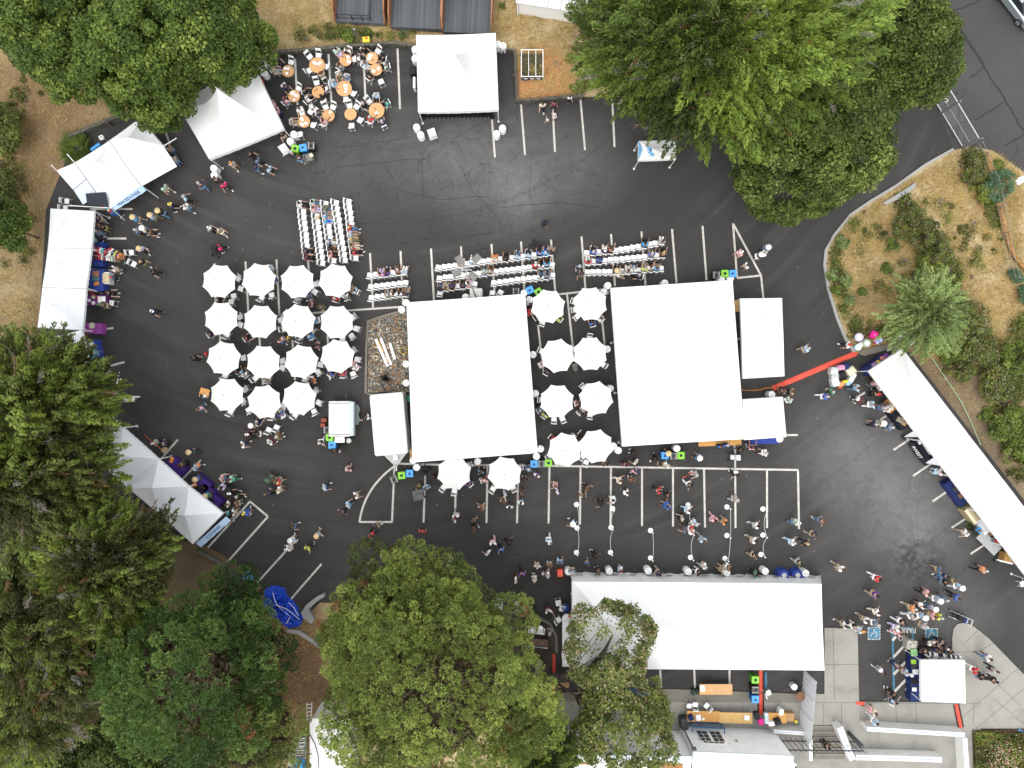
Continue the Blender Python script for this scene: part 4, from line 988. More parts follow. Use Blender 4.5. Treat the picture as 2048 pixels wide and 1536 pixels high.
# dry grass: blades over the slopes and lawns
def blades(region, n, hmin=.10, hmax=.32):
    (x0, y0), (x1, y1) = P(region[0], region[3])[:2], P(region[2], region[1])[:2]
    X = RNG.uniform(x0, x1, n); Y = RNG.uniform(y0, y1, n)
    d = np.minimum(np.minimum(signed(LOT, X, Y), signed(ROAD, X, Y)), signed(PLAZA, X, Y)); pt = np.sin(X * 1.1 + np.cos(Y * .9) * 2) * np.cos(Y * 1.3 + np.sin(X * .7)) ; q = (d > .25) & (RNG.random(n) < .55 + .4 * pt)
    X, Y, pt = X[q], Y[q], pt[q]; Zg = gz(X, Y); k = len(X); a = np.sin(X * .5) * 2 + np.cos(Y * .45) * 2 + RNG.normal(0, .8, k); h = RNG.uniform(hmin, hmax, k)
    U = np.stack([np.cos(a), np.sin(a), RNG.uniform(.15, .8, k)], -1); U = unit(U) * h[:, None]; V = unit(np.cross(U, [0, 0, 1.]) + RNG.normal(0, .3, (k, 3))) * .016
    return np.stack([X, Y, Zg + .02], -1) + U * .9, U, V, np.clip(.45 + pt * .22 + RNG.normal(0, .2, k), 0, .93) + (RNG.random(k) < .05) * .3
PR = [blades(r, n) for r, n in (((1640, 290, 2048, 720), 95000), ((480, 0, 1170, 200), 52000), ((0, 80, 330, 660), 42000), ((1800, 680, 2048, 1020), 9000), ((480, 1200, 640, 1536), 7000))]
o = link('dry_grass', leaf_mesh('dry_grass', *[np.concatenate([p[i] for p in PR]) for i in range(4)], STRAW)); tag(o, 'pale dry grass on the slopes and lawns around the car park', 'grass', None, 'stuff')
# ---------------------------------------------------------------- people: bodies grown over posed skeletons
def grow(verts, edges, radii, sub=1):
    me = bpy.data.meshes.new('skeleton'); me.from_pydata(verts, edges, [])
    o = bpy.data.objects.new('skeleton', me); COL.objects.link(o)
    md = o.modifiers.new('skin', 'SKIN'); md.use_smooth_shade = True
    sv = me.skin_vertices[0].data if me.skin_vertices else None
    for i, r in enumerate(radii):
        sv[i].radius = r if isinstance(r, tuple) else (r, r); sv[i].use_root = (i == 0)
    if sub: o.modifiers.new('sub', 'SUBSURF').levels = sub
    m = bpy.data.meshes.new_from_object(o.evaluated_get(bpy.context.evaluated_depsgraph_get()))
    bpy.data.objects.remove(o); bpy.data.meshes.remove(me); return m
def limb(h, a, l1, b_, l2, side=0., out=0.):
    """Two-bone limb from h: a and b_ are the swing angles from straight down (forward +), out spreads it sideways."""
    h = Vector(h); k = h + Vector((side * math.sin(out) * l1, math.sin(a) * l1, -math.cos(a) * math.cos(out) * l1))
    e = k + Vector((side * math.sin(out * .4) * l2, math.sin(b_) * l2, -math.cos(b_) * l2)); return k, e
POSES = {   # hip height; left leg (thigh, shank), right leg; left arm (upper, fore), right arm; torso lean
    's': (.93, (.04, .0), (-.03, -.03), (.05, .25), (-.02, .2), .02, .12),
    'w': (.91, (.30, .05), (-.22, -.45), (-.4, -.15), (.42, .75), .07, .1),
    'v': (.91, (-.24, -.48), (.28, .04), (.45, .8), (-.38, -.12), .07, .1),
    'c': (.93, (.05, .0), (-.05, -.05), (.35, 1.5), (.35, 1.5), .03, .12),
    'p': (.93, (.03, .0), (-.08, -.08), (1.2, 1.75), (.0, .25), .04, .12),
    'x': (.57, (1.48, .05), (1.48, .0), (.45, 1.25), (.45, 1.25), -.04, .14),
    'y': (.57, (1.40, .30), (1.52, -.1), (.25, 1.0), (.6, 1.6), .18, .16),
}
def build_pose(key):
    hz, ll, rl, la, ra, lean, spread = POSES[key]
    pel = Vector((0, 0, hz)); up = Vector((0, math.sin(lean), math.cos(lean)))
    wst, chs, nck = pel + up * .16, pel + up * .38, pel + up * .54
    hd0, hd1, hd2 = nck + Vector((0, .015, .09)), nck + Vector((0, .03, .19)), nck + Vector((0, .02, .265))
    V = [pel, wst, chs, nck, hd0, hd1, hd2]; E = [(0, 1), (1, 2), (2, 3), (3, 4), (4, 5), (5, 6)]
    Rd = [(.155, .115), (.135, .10), (.165, .115), .055, (.068, .075), (.078, .095), (.05, .06)]
    shirtV = [wst - up * .16, wst, chs, chs + up * .12]; shirtE = [(0, 1), (1, 2), (2, 3)]; shirtR = [(.172, .135), (.155, .125), (.188, .138), (.09, .075)]
    legsV = [pel + up * .03]; legsE = []; legsR = [(.168, .128)]; shV, hands = [], []
    for s, lg, ar in ((-1, ll, la), (1, rl, ra)):
        hip = pel + Vector((s * .085, 0, -.05)); k, a = limb(hip, lg[0], .42, lg[1], .41, s, .04)
        toe = a + Vector((s * .02, .15, -.035)) if abs(lg[1]) < .45 else a + Vector((s * .02, .1, -.10))
        n = len(V); V += [hip, k, a, toe]; E += [(0, n), (n, n + 1), (n + 1, n + 2), (n + 2, n + 3)]; Rd += [.088, .058, .04, .036]
        m = len(legsV); legsV += [hip, k + (a - k) * .0, a + (k - a) * .06]; legsE += [(0, m), (m, m + 1), (m + 1, m + 2)]; legsR += [.104, .076, .062]
        shV.append((a, toe))
        sh = chs + up * .10 + Vector((s * .185, 0, 0)); e, w = limb(sh, ar[0], .28, ar[1], .25, s, spread)
        pm = w + (w - e).normalized() * .07
        n = len(V); V += [sh, e, w, pm]; E += [(2, n), (n, n + 1), (n + 1, n + 2), (n + 2, n + 3)]; Rd += [.055, .042, .03, (.038, .02)]
        m = len(shirtV); shirtV += [sh, sh + (e - sh) * .85]; shirtE += [(2, m), (m, m + 1)]; shirtR += [.074, .062]
        hands.append((w, pm, s))
    body = grow(V, E, Rd, 1)
    b = MB()
    for w, pm, s in hands:      # five fingers, unequal and slightly curled, thumb from the side of the palm
        d = (pm - w).normalized(); sd = d.cross(Vector((0, 0, 1))); sd = sd.normalized() if sd.length > .1 else Vector((1, 0, 0)); dn = d.cross(sd)
        for i, L_ in enumerate((.062, .075, .08, .07)):
            q = pm + sd * (.027 - .018 * i) + d * .01; r_ = q + d * L_ * .6; b.tube([q, r_, r_ + (d + dn * .6).normalized() * L_ * .45], [.0095, .0085, .007], 5)
        q = w + d * .025 + sd * .03; b.tube([q, q + (d + sd * .9).normalized() * .05, q + (d * 1.4 + sd * .6).normalized() * .085], [.011, .0095, .008], 5)
    f = hd1; b.cyl(f + Vector((0, .085, .0)), f + Vector((0, .115, -.03)), .006, .016, 5)
    for s in (-1, 1): b.cyl(f + Vector((s * .074, 0, -.02)), f + Vector((s * .088, -.01, .0)), .018, .024, 6); b.cyl(f + Vector((s * .03, .083, .018)), f + Vector((s * .03, .094, .018)), .011, .009, 6, 1)
    b.cyl(f + Vector((-.025, .083, -.055)), f + Vector((.025, .083, -.055)), .008, None, 5, 2)
    bm2 = b.mesh('features', [])
    import bmesh
    bm = bmesh.new(); bm.from_mesh(body); bm.from_mesh(bm2); bm.to_mesh(body); bm.free(); bpy.data.meshes.remove(bm2)
    for m in (M('skin', (.40, .25, .18), .6, .06), BLACK, M('lips', (.35, .13, .11), .6)): body.materials.append(m)
    shirt = grow(shirtV, shirtE, shirtR, 1); trous = grow(legsV, legsE, legsR, 1)
    shoes = []
    for a, toe in shV:
        b = MB(); d = toe - a; fl = Vector((d.x, d.y, 0)).normalized(); q = a + Vector((0, 0, -.03)) - fl * .05
        b.tube([q, q + fl * .12, q + fl * .24 + Vector((0, 0, d.z * .5 + .0))], [.052, .05, .036], 8)
        shoes.append(b.mesh('shoe', [], True))
    c = hd1 + Vector((0, -.012, .02))
    def cap(front, low, k=1.08):
        b = MB(); n = 14; rings = []
        for j in range(7):
            ph = j / 6
            for i in range(n):
                a = 2 * PI * i / n; y = math.sin(a); lo = low if y < .35 else front
                z = .115 - (.115 - lo) * ph ** 1.4 if ph else .115; rr_ = math.sin(min(1, ph * 1.25) * PI / 2)
                b.v.append((c.x + .084 * k * rr_ * math.cos(a), c.y + .102 * k * rr_ * math.sin(a) * (1.0 if y > 0 else 1.05), c.z + z))
        for j in range(6):
            for i in range(n): b.f.append((j * n + i, (j + 1) * n + i, (j + 1) * n + (i + 1) % n, j * n + (i + 1) % n)); b.m.append(0)
        return b
    hair = cap(.05, -.05).mesh('hair', [], True); lng = cap(.05, -.22, 1.16).mesh('hair', [], True)
    b = MB(); b.lathe([(.20, .045), (.205, .055), (.11, .065), (.10, .13), (.075, .165), (.02, .17)], tuple(c), 18); hat = b.mesh('hat', [], True)
    b = cap(.045, .0, 1.12); k = len(b.v)
    for i in range(7):
        a = R(40 + i * 100 / 6); b.v += [(c.x + .09 * math.cos(a), c.y + .11 * math.sin(a), c.z + .05), (c.x + .10 * math.cos(a) * 1.1, c.y + .185 * math.sin(a) + .01, c.z + .035)]
    for i in range(6): b.f.append((k + 2 * i, k + 2 * i + 1, k + 2 * i + 3, k + 2 * i + 2)); b.m.append(0)
    capm = b.mesh('cap', [], True)
    b = MB(); bk = chs + Vector((0, -.20, -.03)); b.bbox((bk.x, bk.y, bk.z), (.30, .17, .42), .05); pack = b.mesh('backpack', [], True)
    DUMMY = M('cloth_base', (.5, .5, .5), .85)
    for m in (shirt, trous, *shoes, hair, lng, hat, capm, pack): m.materials.append(DUMMY)
    for m in (shirt, trous): m.polygons.foreach_set('use_smooth', [True] * len(m.polygons))
    # heights: put the soles on the ground
    return dict(body=body, shirt=shirt, trousers=trous, shoes=shoes, hair=hair, long=lng, hat=hat, cap=capm, backpack=pack, low=min(v.co.z for s_ in shoes for v in s_.vertices))
BODY = {k: build_pose(k) for k in POSES}
CL = dict(w=('white', (.78, .78, .77)), k=('black', (.012, .012, .014)), n=('navy', (.018, .026, .075)), b=('blue', (.035, .12, .42)), B=('bright blue', (.05, .30, .62)), l=('light blue', (.36, .52, .66)), r=('red', (.52, .03, .035)),
          g=('green', (.06, .22, .13)), G=('dark green', (.025, .05, .03)), o=('orange', (.72, .27, .09)), y=('yellow green', (.50, .58, .10)), p=('purple', (.12, .05, .26)), i=('pink', (.68, .36, .38)), t=('tan', (.33, .26, .18)), e=('grey', (.32, .33, .34)),
          m=('maroon', (.14, .025, .045)), c=('teal', (.06, .38, .40)), d=('denim blue', (.09, .16, .26)), v=('lilac', (.50, .45, .66)), a=('olive', (.16, .16, .07)), s=('cream', (.64, .57, .46)), f=('floral blue', (.30, .45, .62)), h=('pale green', (.38, .55, .46)), u=('brown', (.14, .075, .04)), q=('hot pink', (.66, .03, .16)))
HAIR = dict(k=((.010, .008, .007), 'hair', None), b=((.07, .035, .018), 'hair', None), y=((.42, .29, .13), 'hair', None), e=((.36, .35, .33), 'hair', 'grey hair'), L=((.07, .033, .016), 'long', 'long brown hair'), K=((.010, .008, .008), 'long', 'long black hair'), Y=((.45, .31, .14), 'long', 'long blond hair'),
            w=((.74, .73, .70), 'hat', 'white hat'), s=((.58, .44, .24), 'hat', 'straw hat'), r=((.55, .03, .03), 'cap', 'red cap'), n=((.02, .03, .09), 'cap', 'navy cap'), W=((.74, .74, .73), 'cap', 'white cap'), o=((.66, .26, .06), 'cap', 'orange hat'), x=((.68, .55, .06), 'cap', 'yellow cap'), g=((.07, .14, .05), 'cap', 'green cap'), m=((.14, .02, .03), 'cap', 'maroon cap'), u=((.09, .045, .022), 'hair', None))
SKIN = [M(f'skin_tone_{n}', c, .6, .06) for n, c in (('fair', (.45, .29, .22)), ('tanned', (.34, .20, .14)), ('brown', (.17, .10, .065)), ('warm', (.38, .24, .17)))]
SHOE = [M('white_shoes', (.7, .7, .7), .7), BLACK, M('brown_shoes', (.12, .07, .04), .7), M('white_trainers', (.72, .71, .70), .7)]
def cloth(c): return M('cloth_' + CL[c][0].replace(' ', '_'), CL[c][1], .85, .16, 9, .4, 25)
PEOPLE = []
prr = random.Random(21)
def person(x, y, z, face, pose, shirt, bottom, head, scale=1., pack=None, where='', group=None, lab=None):
    t = thing('person', None, 'person', (x, y, z - BODY[pose]['low'] * scale if pose not in 'xy' else z), face - PI / 2, group)
    t.scale = (scale * 1.12, scale * 1.12, scale * .95)
    B_ = BODY[pose]; sk = SKIN[prr.choice((0, 0, 0, 1, 1, 3, 3, 2))]
    def part(name, me, m):
        o = link(name, me, t)
        o.material_slots[0].link = 'OBJECT'; o.material_slots[0].material = m; return o
    part('body', B_['body'], sk); part('shirt', B_['shirt'], cloth(shirt)); part('trousers', B_['trousers'], cloth(bottom)); sm = SHOE[prr.randrange(4)]; [part('shoe', q, sm) for q in B_['shoes']]
    hc, kind, _ = HAIR[head]; hm = M(f'head_{head}_' + kind, hc, .75, .15, 20)
    part('hair' if kind in ('hair', 'long') else kind, B_[kind], hm)
    if kind in ('hat', 'cap'): part('hair', B_['hair'], M('under_hat_hair', (.05, .03, .02), .8))
    if pack: part('backpack', B_['backpack'], cloth(pack))
    PEOPLE.append((t, x, y, CL[shirt][0], CL[bottom][0], HAIR[head][2], pose, where, scale, pack, lab))
    return t

# ---------------------------------------------------------------- chairs and tables
def make_chair():
    t = thing('folding_chair', None, 'chair')
    b = MB(); b.bbox((0, .02, .445), (.40, .385, .04), .035); b.obj('seat', CHAIRW, t)
    b = MB(); n = 6
    for j in range(4):
        for i in range(n + 1):
            u = i / n - .5; b.v.append((u * .42, -.265 - .02 * (1 - 4 * u * u) - .03 * j / 3 * 1.6, .60 + .075 * j))
    for j in range(3):
        for i in range(n): a = j * (n + 1) + i; b.f.append((a, a + 1, a + n + 2, a + n + 1)); b.m.append(0)
    k = len(b.v); b.v += [(x, y - .025, z) for x, y, z in b.v[:k]]
    b.f += [tuple(q + k for q in f[::-1]) for f in b.f]; b.m += [0] * len(b.m)
    b.box((0, -.325, .83), (.42, .05, .04)); b.obj('backrest', CHAIRW, t)
    for s in (-1, 1):
        b = MB(); x = s * .215
        b.tube([(x, .24, 0), (x, .0, .43), (x, -.24, .58), (x, -.325, .84)], .016, 6); b.tube([(x * .93, -.34, 0), (x * .93, -.02, .40), (x * .93, .16, .43)], .014, 6)
        b.tube([(x, .17, .13), (x * .2, .17, .13)], .011, 5); b.tube([(x * .93, -.29, .07), (x * .2, -.29, .07)], .011, 5); b.obj('leg', CHAIRF, t)
    return t
CH0 = make_chair(); CH0U = [False]
CHAIRS = 0
def chair(px, py, ang, phrase, occ=None, group='white folding chairs', z=.45, base=0.):
    """ang: the way the sitter faces, degrees in the photo (0 right, 90 up). occ: shirt, bottom, head letters."""
    global CHAIRS
    CHAIRS += 1
    x, y, _ = P(px, py, z); a = R(ang)
    lab = ('white folding chair ' if occ else 'empty white folding chair ') + phrase
    if not CH0U[0]:
        CH0U[0] = True; CH0.location = (x, y, base); CH0.rotation_euler.z = a - PI / 2; tag(CH0, lab, None, group)
    else: dup(CH0, (x, y, base), a - PI / 2, lab, group)
    if occ:
        person(x - math.cos(a) * .07, y - math.sin(a) * .07, base, a, prr.choice('xxy'), occ[0], occ[1], occ[2], 1. if len(occ) < 4 else .75, None, phrase)
def row(p0, p1, n, ang, name, occ, axis='left', bow=0.):
    """A straight run of chairs from p0 to p1; occ {index: clothes}."""
    for i in range(n):
        u = i / max(1, n - 1); px = p0[0] + (p1[0] - p0[0]) * u; py = p0[1] + (p1[1] - p0[1]) * u + bow * math.sin(u * PI) + prr.uniform(-.6, .6)
        chair(px + prr.uniform(-.4, .4), py, ang + prr.uniform(-4, 4), f'{ORD[i]} from {axis} in {name}', occ.get(i))
CN = ['leftmost column', 'second column', 'third column', 'fourth column', 'rightmost column']
COLS = (((605, 411), (617, 516), 10, {0: 'wkk', 8: 'nkb', 9: 'mkK'}), ((631, 408), (645, 526), 11, {0: 'hdk', 1: 'ivL'}), ((651, 408), (667, 521), 11, {1: 'adg', 2: 'ltb', 3: 'Bly', 7: 'dwe', 8: 'kuk', 9: 'ikL'}), ((672, 406), (690, 520), 11, {}), ((697, 403), (711, 516), 11, {5: 'rdy', 6: 'lte', 7: 'tay', 8: 'tsk', 9: 'rkb'}))
for i, (a, c, n, oc) in enumerate(COLS): row(a, c, n, -4, f'the {CN[i]} of five seat columns', oc, 'top')
row((740, 551), (809, 543), 7, 84, 'the upper row of the small seat block', {2: 'ivk', 3: 'pkL', 5: 'uue', 6: 'lwe'})
row((742, 574), (811, 565), 7, 84, 'the middle row of the small seat block', {})
row((743, 595), (812, 586), 7, 84, 'the lower row of the small seat block', {3: 'aee', 4: 'wkb', 5: 'wuk', 6: 'ntb'})
row((877, 535), (1101, 505), 21, 83, 'the upper row by the light tower', {4: 'twe', 6: 'lwW', 10: 'soe', 12: 'kkk', 14: 'lde', 16: 'lne', 18: 'bkk', 19: 'Bbe', 20: 'ktk'})
row((879, 556), (1104, 529), 21, 83, 'the middle row by the light tower', {8: 'hde', 9: 'tue', 17: 'rkW', 18: 'wkk', 19: 'Bkk'})
row((882, 577), (949, 568), 7, 83, 'the lower left row by the light tower', {0: 'kdk', 1: 'tsb', 2: 'nun', 4: 'nkb', 5: 'wik'})
row((988, 565), (1105, 551), 11, 83, 'the lower right row by the light tower', {8: 'wdk', 9: 'ddk'})
row((1174, 506), (1322, 484), 14, 83, 'the upper row of the right seat block', {1: 'bke', 3: 'nwW', 4: 'mkb', 10: 'Bkk', 13: 'ewb'}, bow=3)
row((1175, 524), (1324, 509), 14, 83, 'the middle row of the right seat block', {0: 'rwk', 2: 'bkn', 11: 'bte', 13: 'uky'})
row((1175, 544), (1322, 536), 14, 83, 'the lower row of the right seat block', {5: 'kks', 7: 'ewb', 8: 'wle', 10: 'yte', 11: 'wkb', 12: 'Btb'}, bow=2)

def make_table(r, name='round_table'):
    t = thing(name, None, 'table')
    b = MB(); b.lathe([(r - .01, .715), (r, .72), (r, .74), (r - .012, .748)], (0, 0, 0), 36); b.obj('table_top', WOOD, t)
    b = MB(); b.lathe([(r + .004, .718), (r + .004, .742)], (0, 0, 0), 36); b.obj('rim', M('brown_table_edge', (.16, .075, .03), .5), t)
    for i in range(4):
        a = PI / 4 + i * PI / 2; b = MB(); b.tube([(r * .62 * math.cos(a), r * .62 * math.sin(a), 0), (r * .45 * math.cos(a), r * .45 * math.sin(a), .71)], .016, 6); b.obj('leg', METAL, t)
    return t
TB, TS = make_table(.62), make_table(.48); TU = {}
def rtable(px, py, big, lab):
    x, y, _ = P(px, py, .75); o = TB if big else TS
    if o.name not in TU: TU[o.name] = 1; o.location = (x, y, 0); tag(o, lab, None, 'round wooden tables')
    else: dup(o, (x, y, 0), 0, lab, 'round wooden tables')
    return x, y
CLK = ['three', 'two', 'one', 'twelve', 'eleven', 'ten', 'nine', 'eight', 'seven', 'six', 'five', 'four']
def clock(dx, dy, used):
    h = round(math.degrees(math.atan2(-dy, dx)) / 30) % 12
    for k in (0, 1, -1, 2, -2, 3, -3, 4):
        if (h + k) % 12 not in used: used.add((h + k) % 12); return CLK[(h + k) % 12] + " o'clock"
    return "the middle"
RT = (((576, 142), 0, 'leftmost round table of the top row', '532,130 558,125:kkk 582,124 552,143:tee'), ((634, 130), 1, 'second round table of the top row', '619,113 637,110 618,141 652,133 646,153:tkb'),
      ((691, 120), 0, 'third round table of the top row', '678,108:hvk 698,105:wkb 682,135:tdL 709,118'), ((744, 116), 0, 'fourth round table of the top row', '731,104:kkk 756,102 721,119:wkb 766,120:kkk'),
      ((752, 139), 0, 'round table below the fourth one', '732,133:lwb 773,136:hke 741,156:kuK 762,163'), ((588, 192), 0, 'leftmost round table of the middle row', '574,178:nkk 597,177 574,205:idL'),
      ((636, 184), 0, 'second round table of the middle row', '633,165 653,179:wkk 614,186:kkk 618,203:wke 646,198:kiK'), ((688, 177), 1, 'large round table, middle row', '680,155:tae 694,160:de e 668,169:lle 706,187 692,198'.replace('de e', 'dee')),
      ((608, 243), 0, 'leftmost round table of the bottom row', '604,226:wwb 621,223 590,246:tte 626,250'), ((657, 231), 0, 'second round table of the bottom row', '651,214 666,214 632,220 642,230:ntb 649,247:iwL'),
      ((701, 228), 0, 'third round table of the bottom row', '699,211 713,213 720,240 703,251'), ((753, 221), 1, 'large round table, bottom row', '738,203 754,198:lke 773,210:ckk 731,214:kke 742,242:rwe 766,248:nde'))
GOODS = []
for (px, py), big, nm, ch in RT:
    rtable(px, py, big, 'tan ' + nm); used = set()
    for c in ch.split():
        q, _, oc = c.partition(':'); cx, cy = map(float, q.split(','))
        chair(cx, cy, math.degrees(math.atan2(cy - py, px - cx)), f"at {clock(cx - px, cy - py, used)} of the {nm}", oc or None, 'white folding chairs')
    n = 0 if px == 701 else prr.randrange(2, 5); gu = set()
    for k in range(n):
        a = prr.uniform(0, 6.28); d = prr.uniform(4, 8); GOODS.append((px + d * math.cos(a), py + d * math.sin(a), .75, prr.choice(('plate', 'paper', 'cup', 'plate')), nm, clock(math.cos(a), math.sin(a), gu)))
chair(600, 268, 95, 'standing alone below the leftmost round table of the bottom row')

UC = '''432,560:476,557 481,577 467,592 462,604 442,601:kke
512,558:542,540:lwe 550,560:bkk 523,596 543,590
590,561:631,568 629,583 618,594:dne 597,599:lte
667,559:674,597:rke 693,594:wke 711,582:ltb
436,636:479,634 480,649 454,670 426,668:nkb
515,642:498,676:mkb 561,640 571,628 588,618
592,641:568,658 623,672:Bde 600,678:lkb 625,658:mkk 634,641:Bwe
670,643:706,635 712,657 703,672 685,678
441,716:486,716 482,744:lkb 492,748:wke 450,752
521,724:564,722 564,735 536,759:tle 510,757
598,723:640,729 636,744 622,757 610,760
671,712:705,702 714,719 711,733:wie 706,748 687,748:rdk 665,746:bkb
448,790:490,779 486,802 497,820 461,824
523,804:566,812 565,828:bwb 519,843:nke 544,832
594,797:637,805 628,823 590,830 630,783
1097,611:1059,625:rwr 1085,645 1117,637:ytk 1074,633:kkk
1182,606:1149,604 1150,619 1154,633 1184,646:bkb 1199,637:wwb
1116,711:1085,728:iwe 1094,743:nkk 1083,702
1182,707:1147,698 1179,676 1206,729
1115,803:1083,800 1081,819:dde 1090,829:yke 1108,839 1125,838
1194,797:1156,805:kik 1161,822:kwb 1180,830 1167,775
1131,901:1099,912 1105,877:rke 1143,875
1194,894:1164,869:kkk 1165,913 1172,925
907,948:887,975 909,982 938,965:pkk 937,930
1009,949:986,978 1026,975 1038,935 969,958:uib'''
for ln in UC.split('\n'):
    c0, _, rest = ln.partition(':'); ux, uy = map(float, c0.split(',')); wx, wy, _ = P(ux, uy, 2.78)
    nm = next(l for x, y, l in UMB if abs(x - wx) + abs(y - wy) < .01)
    sh = nm.replace(' in the ', ', ').replace(' row of the umbrella grid', ' row').replace(' between the marquees', '').replace(' large central', ' central')
    gx = 1024 + wx * PXM; gy = 768 - wy * PXM; used = set()
    rtable(1024 + (gx - 1024) * 1.0133, 768 + (gy - 768) * 1.0133, 0, 'round wooden table under the umbrella ' + sh)
    for c in rest.split():
        q, _, oc = c.partition(':'); cx, cy = map(float, q.split(','))
        chair(cx, cy, math.degrees(math.atan2(cy - gy, gx - cx)), f"at {clock(cx - gx, cy - gy, used)} of umbrella {sh}", oc or None, 'white folding chairs')
for px, py, a, ph, oc in ((537, 860, 70, 'left one of two below the bottom umbrella row', None), (553, 855, 70, 'right one of two below the bottom umbrella row', None), (1237, 549, -10, 'facing right below the right seat block', 'wte'), (1277, 553, 170, 'facing left below the right seat block', 'nke'),
                          (1378, 1411, -95, 'leftmost of three on the concrete by the long table', None), (1390, 1409, 85, 'second of three on the concrete by the long table', None), (1413, 1411, 140, 'askew third of three on the concrete by the long table', None), (1537, 1386, 20, 'alone right of the blue bin and red ramp', None),
                          (1117, 1207, -80, 'upper one beside the left end of the long marquee', None), (1124, 1218, -100, 'lower white one against the left end of the long marquee', None), (1117, 1240, 30, 'turned one by the grill at the long marquee end', None),
                          (223, 606, 170, 'beside the purple table of the left booth row', None), (262, 505, 10, 'with a yellow green cloth at the clothes rack', None), (267, 528, -30, 'at the lower end of the clothes rack', None), (133, 402, 0, 'behind the twin booth, upper one', None), (130, 416, 0, 'behind the twin booth, lower one', None),
                          (1781, 1398, 60, 'at the kerb below the hatched bay', 'fkk'), (2046, 1168, 200, 'at the right edge below the long booth row', None), (880, 586, 83, 'folded close to the central marquee, left of three', None), (985, 586, 83, 'middle of three at the top edge of the central marquee', None), (1001, 585, 60, 'right of three at the top edge of the central marquee', None)):
    chair(px, py, a, ph, oc, base=.10 if 1370 < px < 1420 or px == 1781 else 0.)

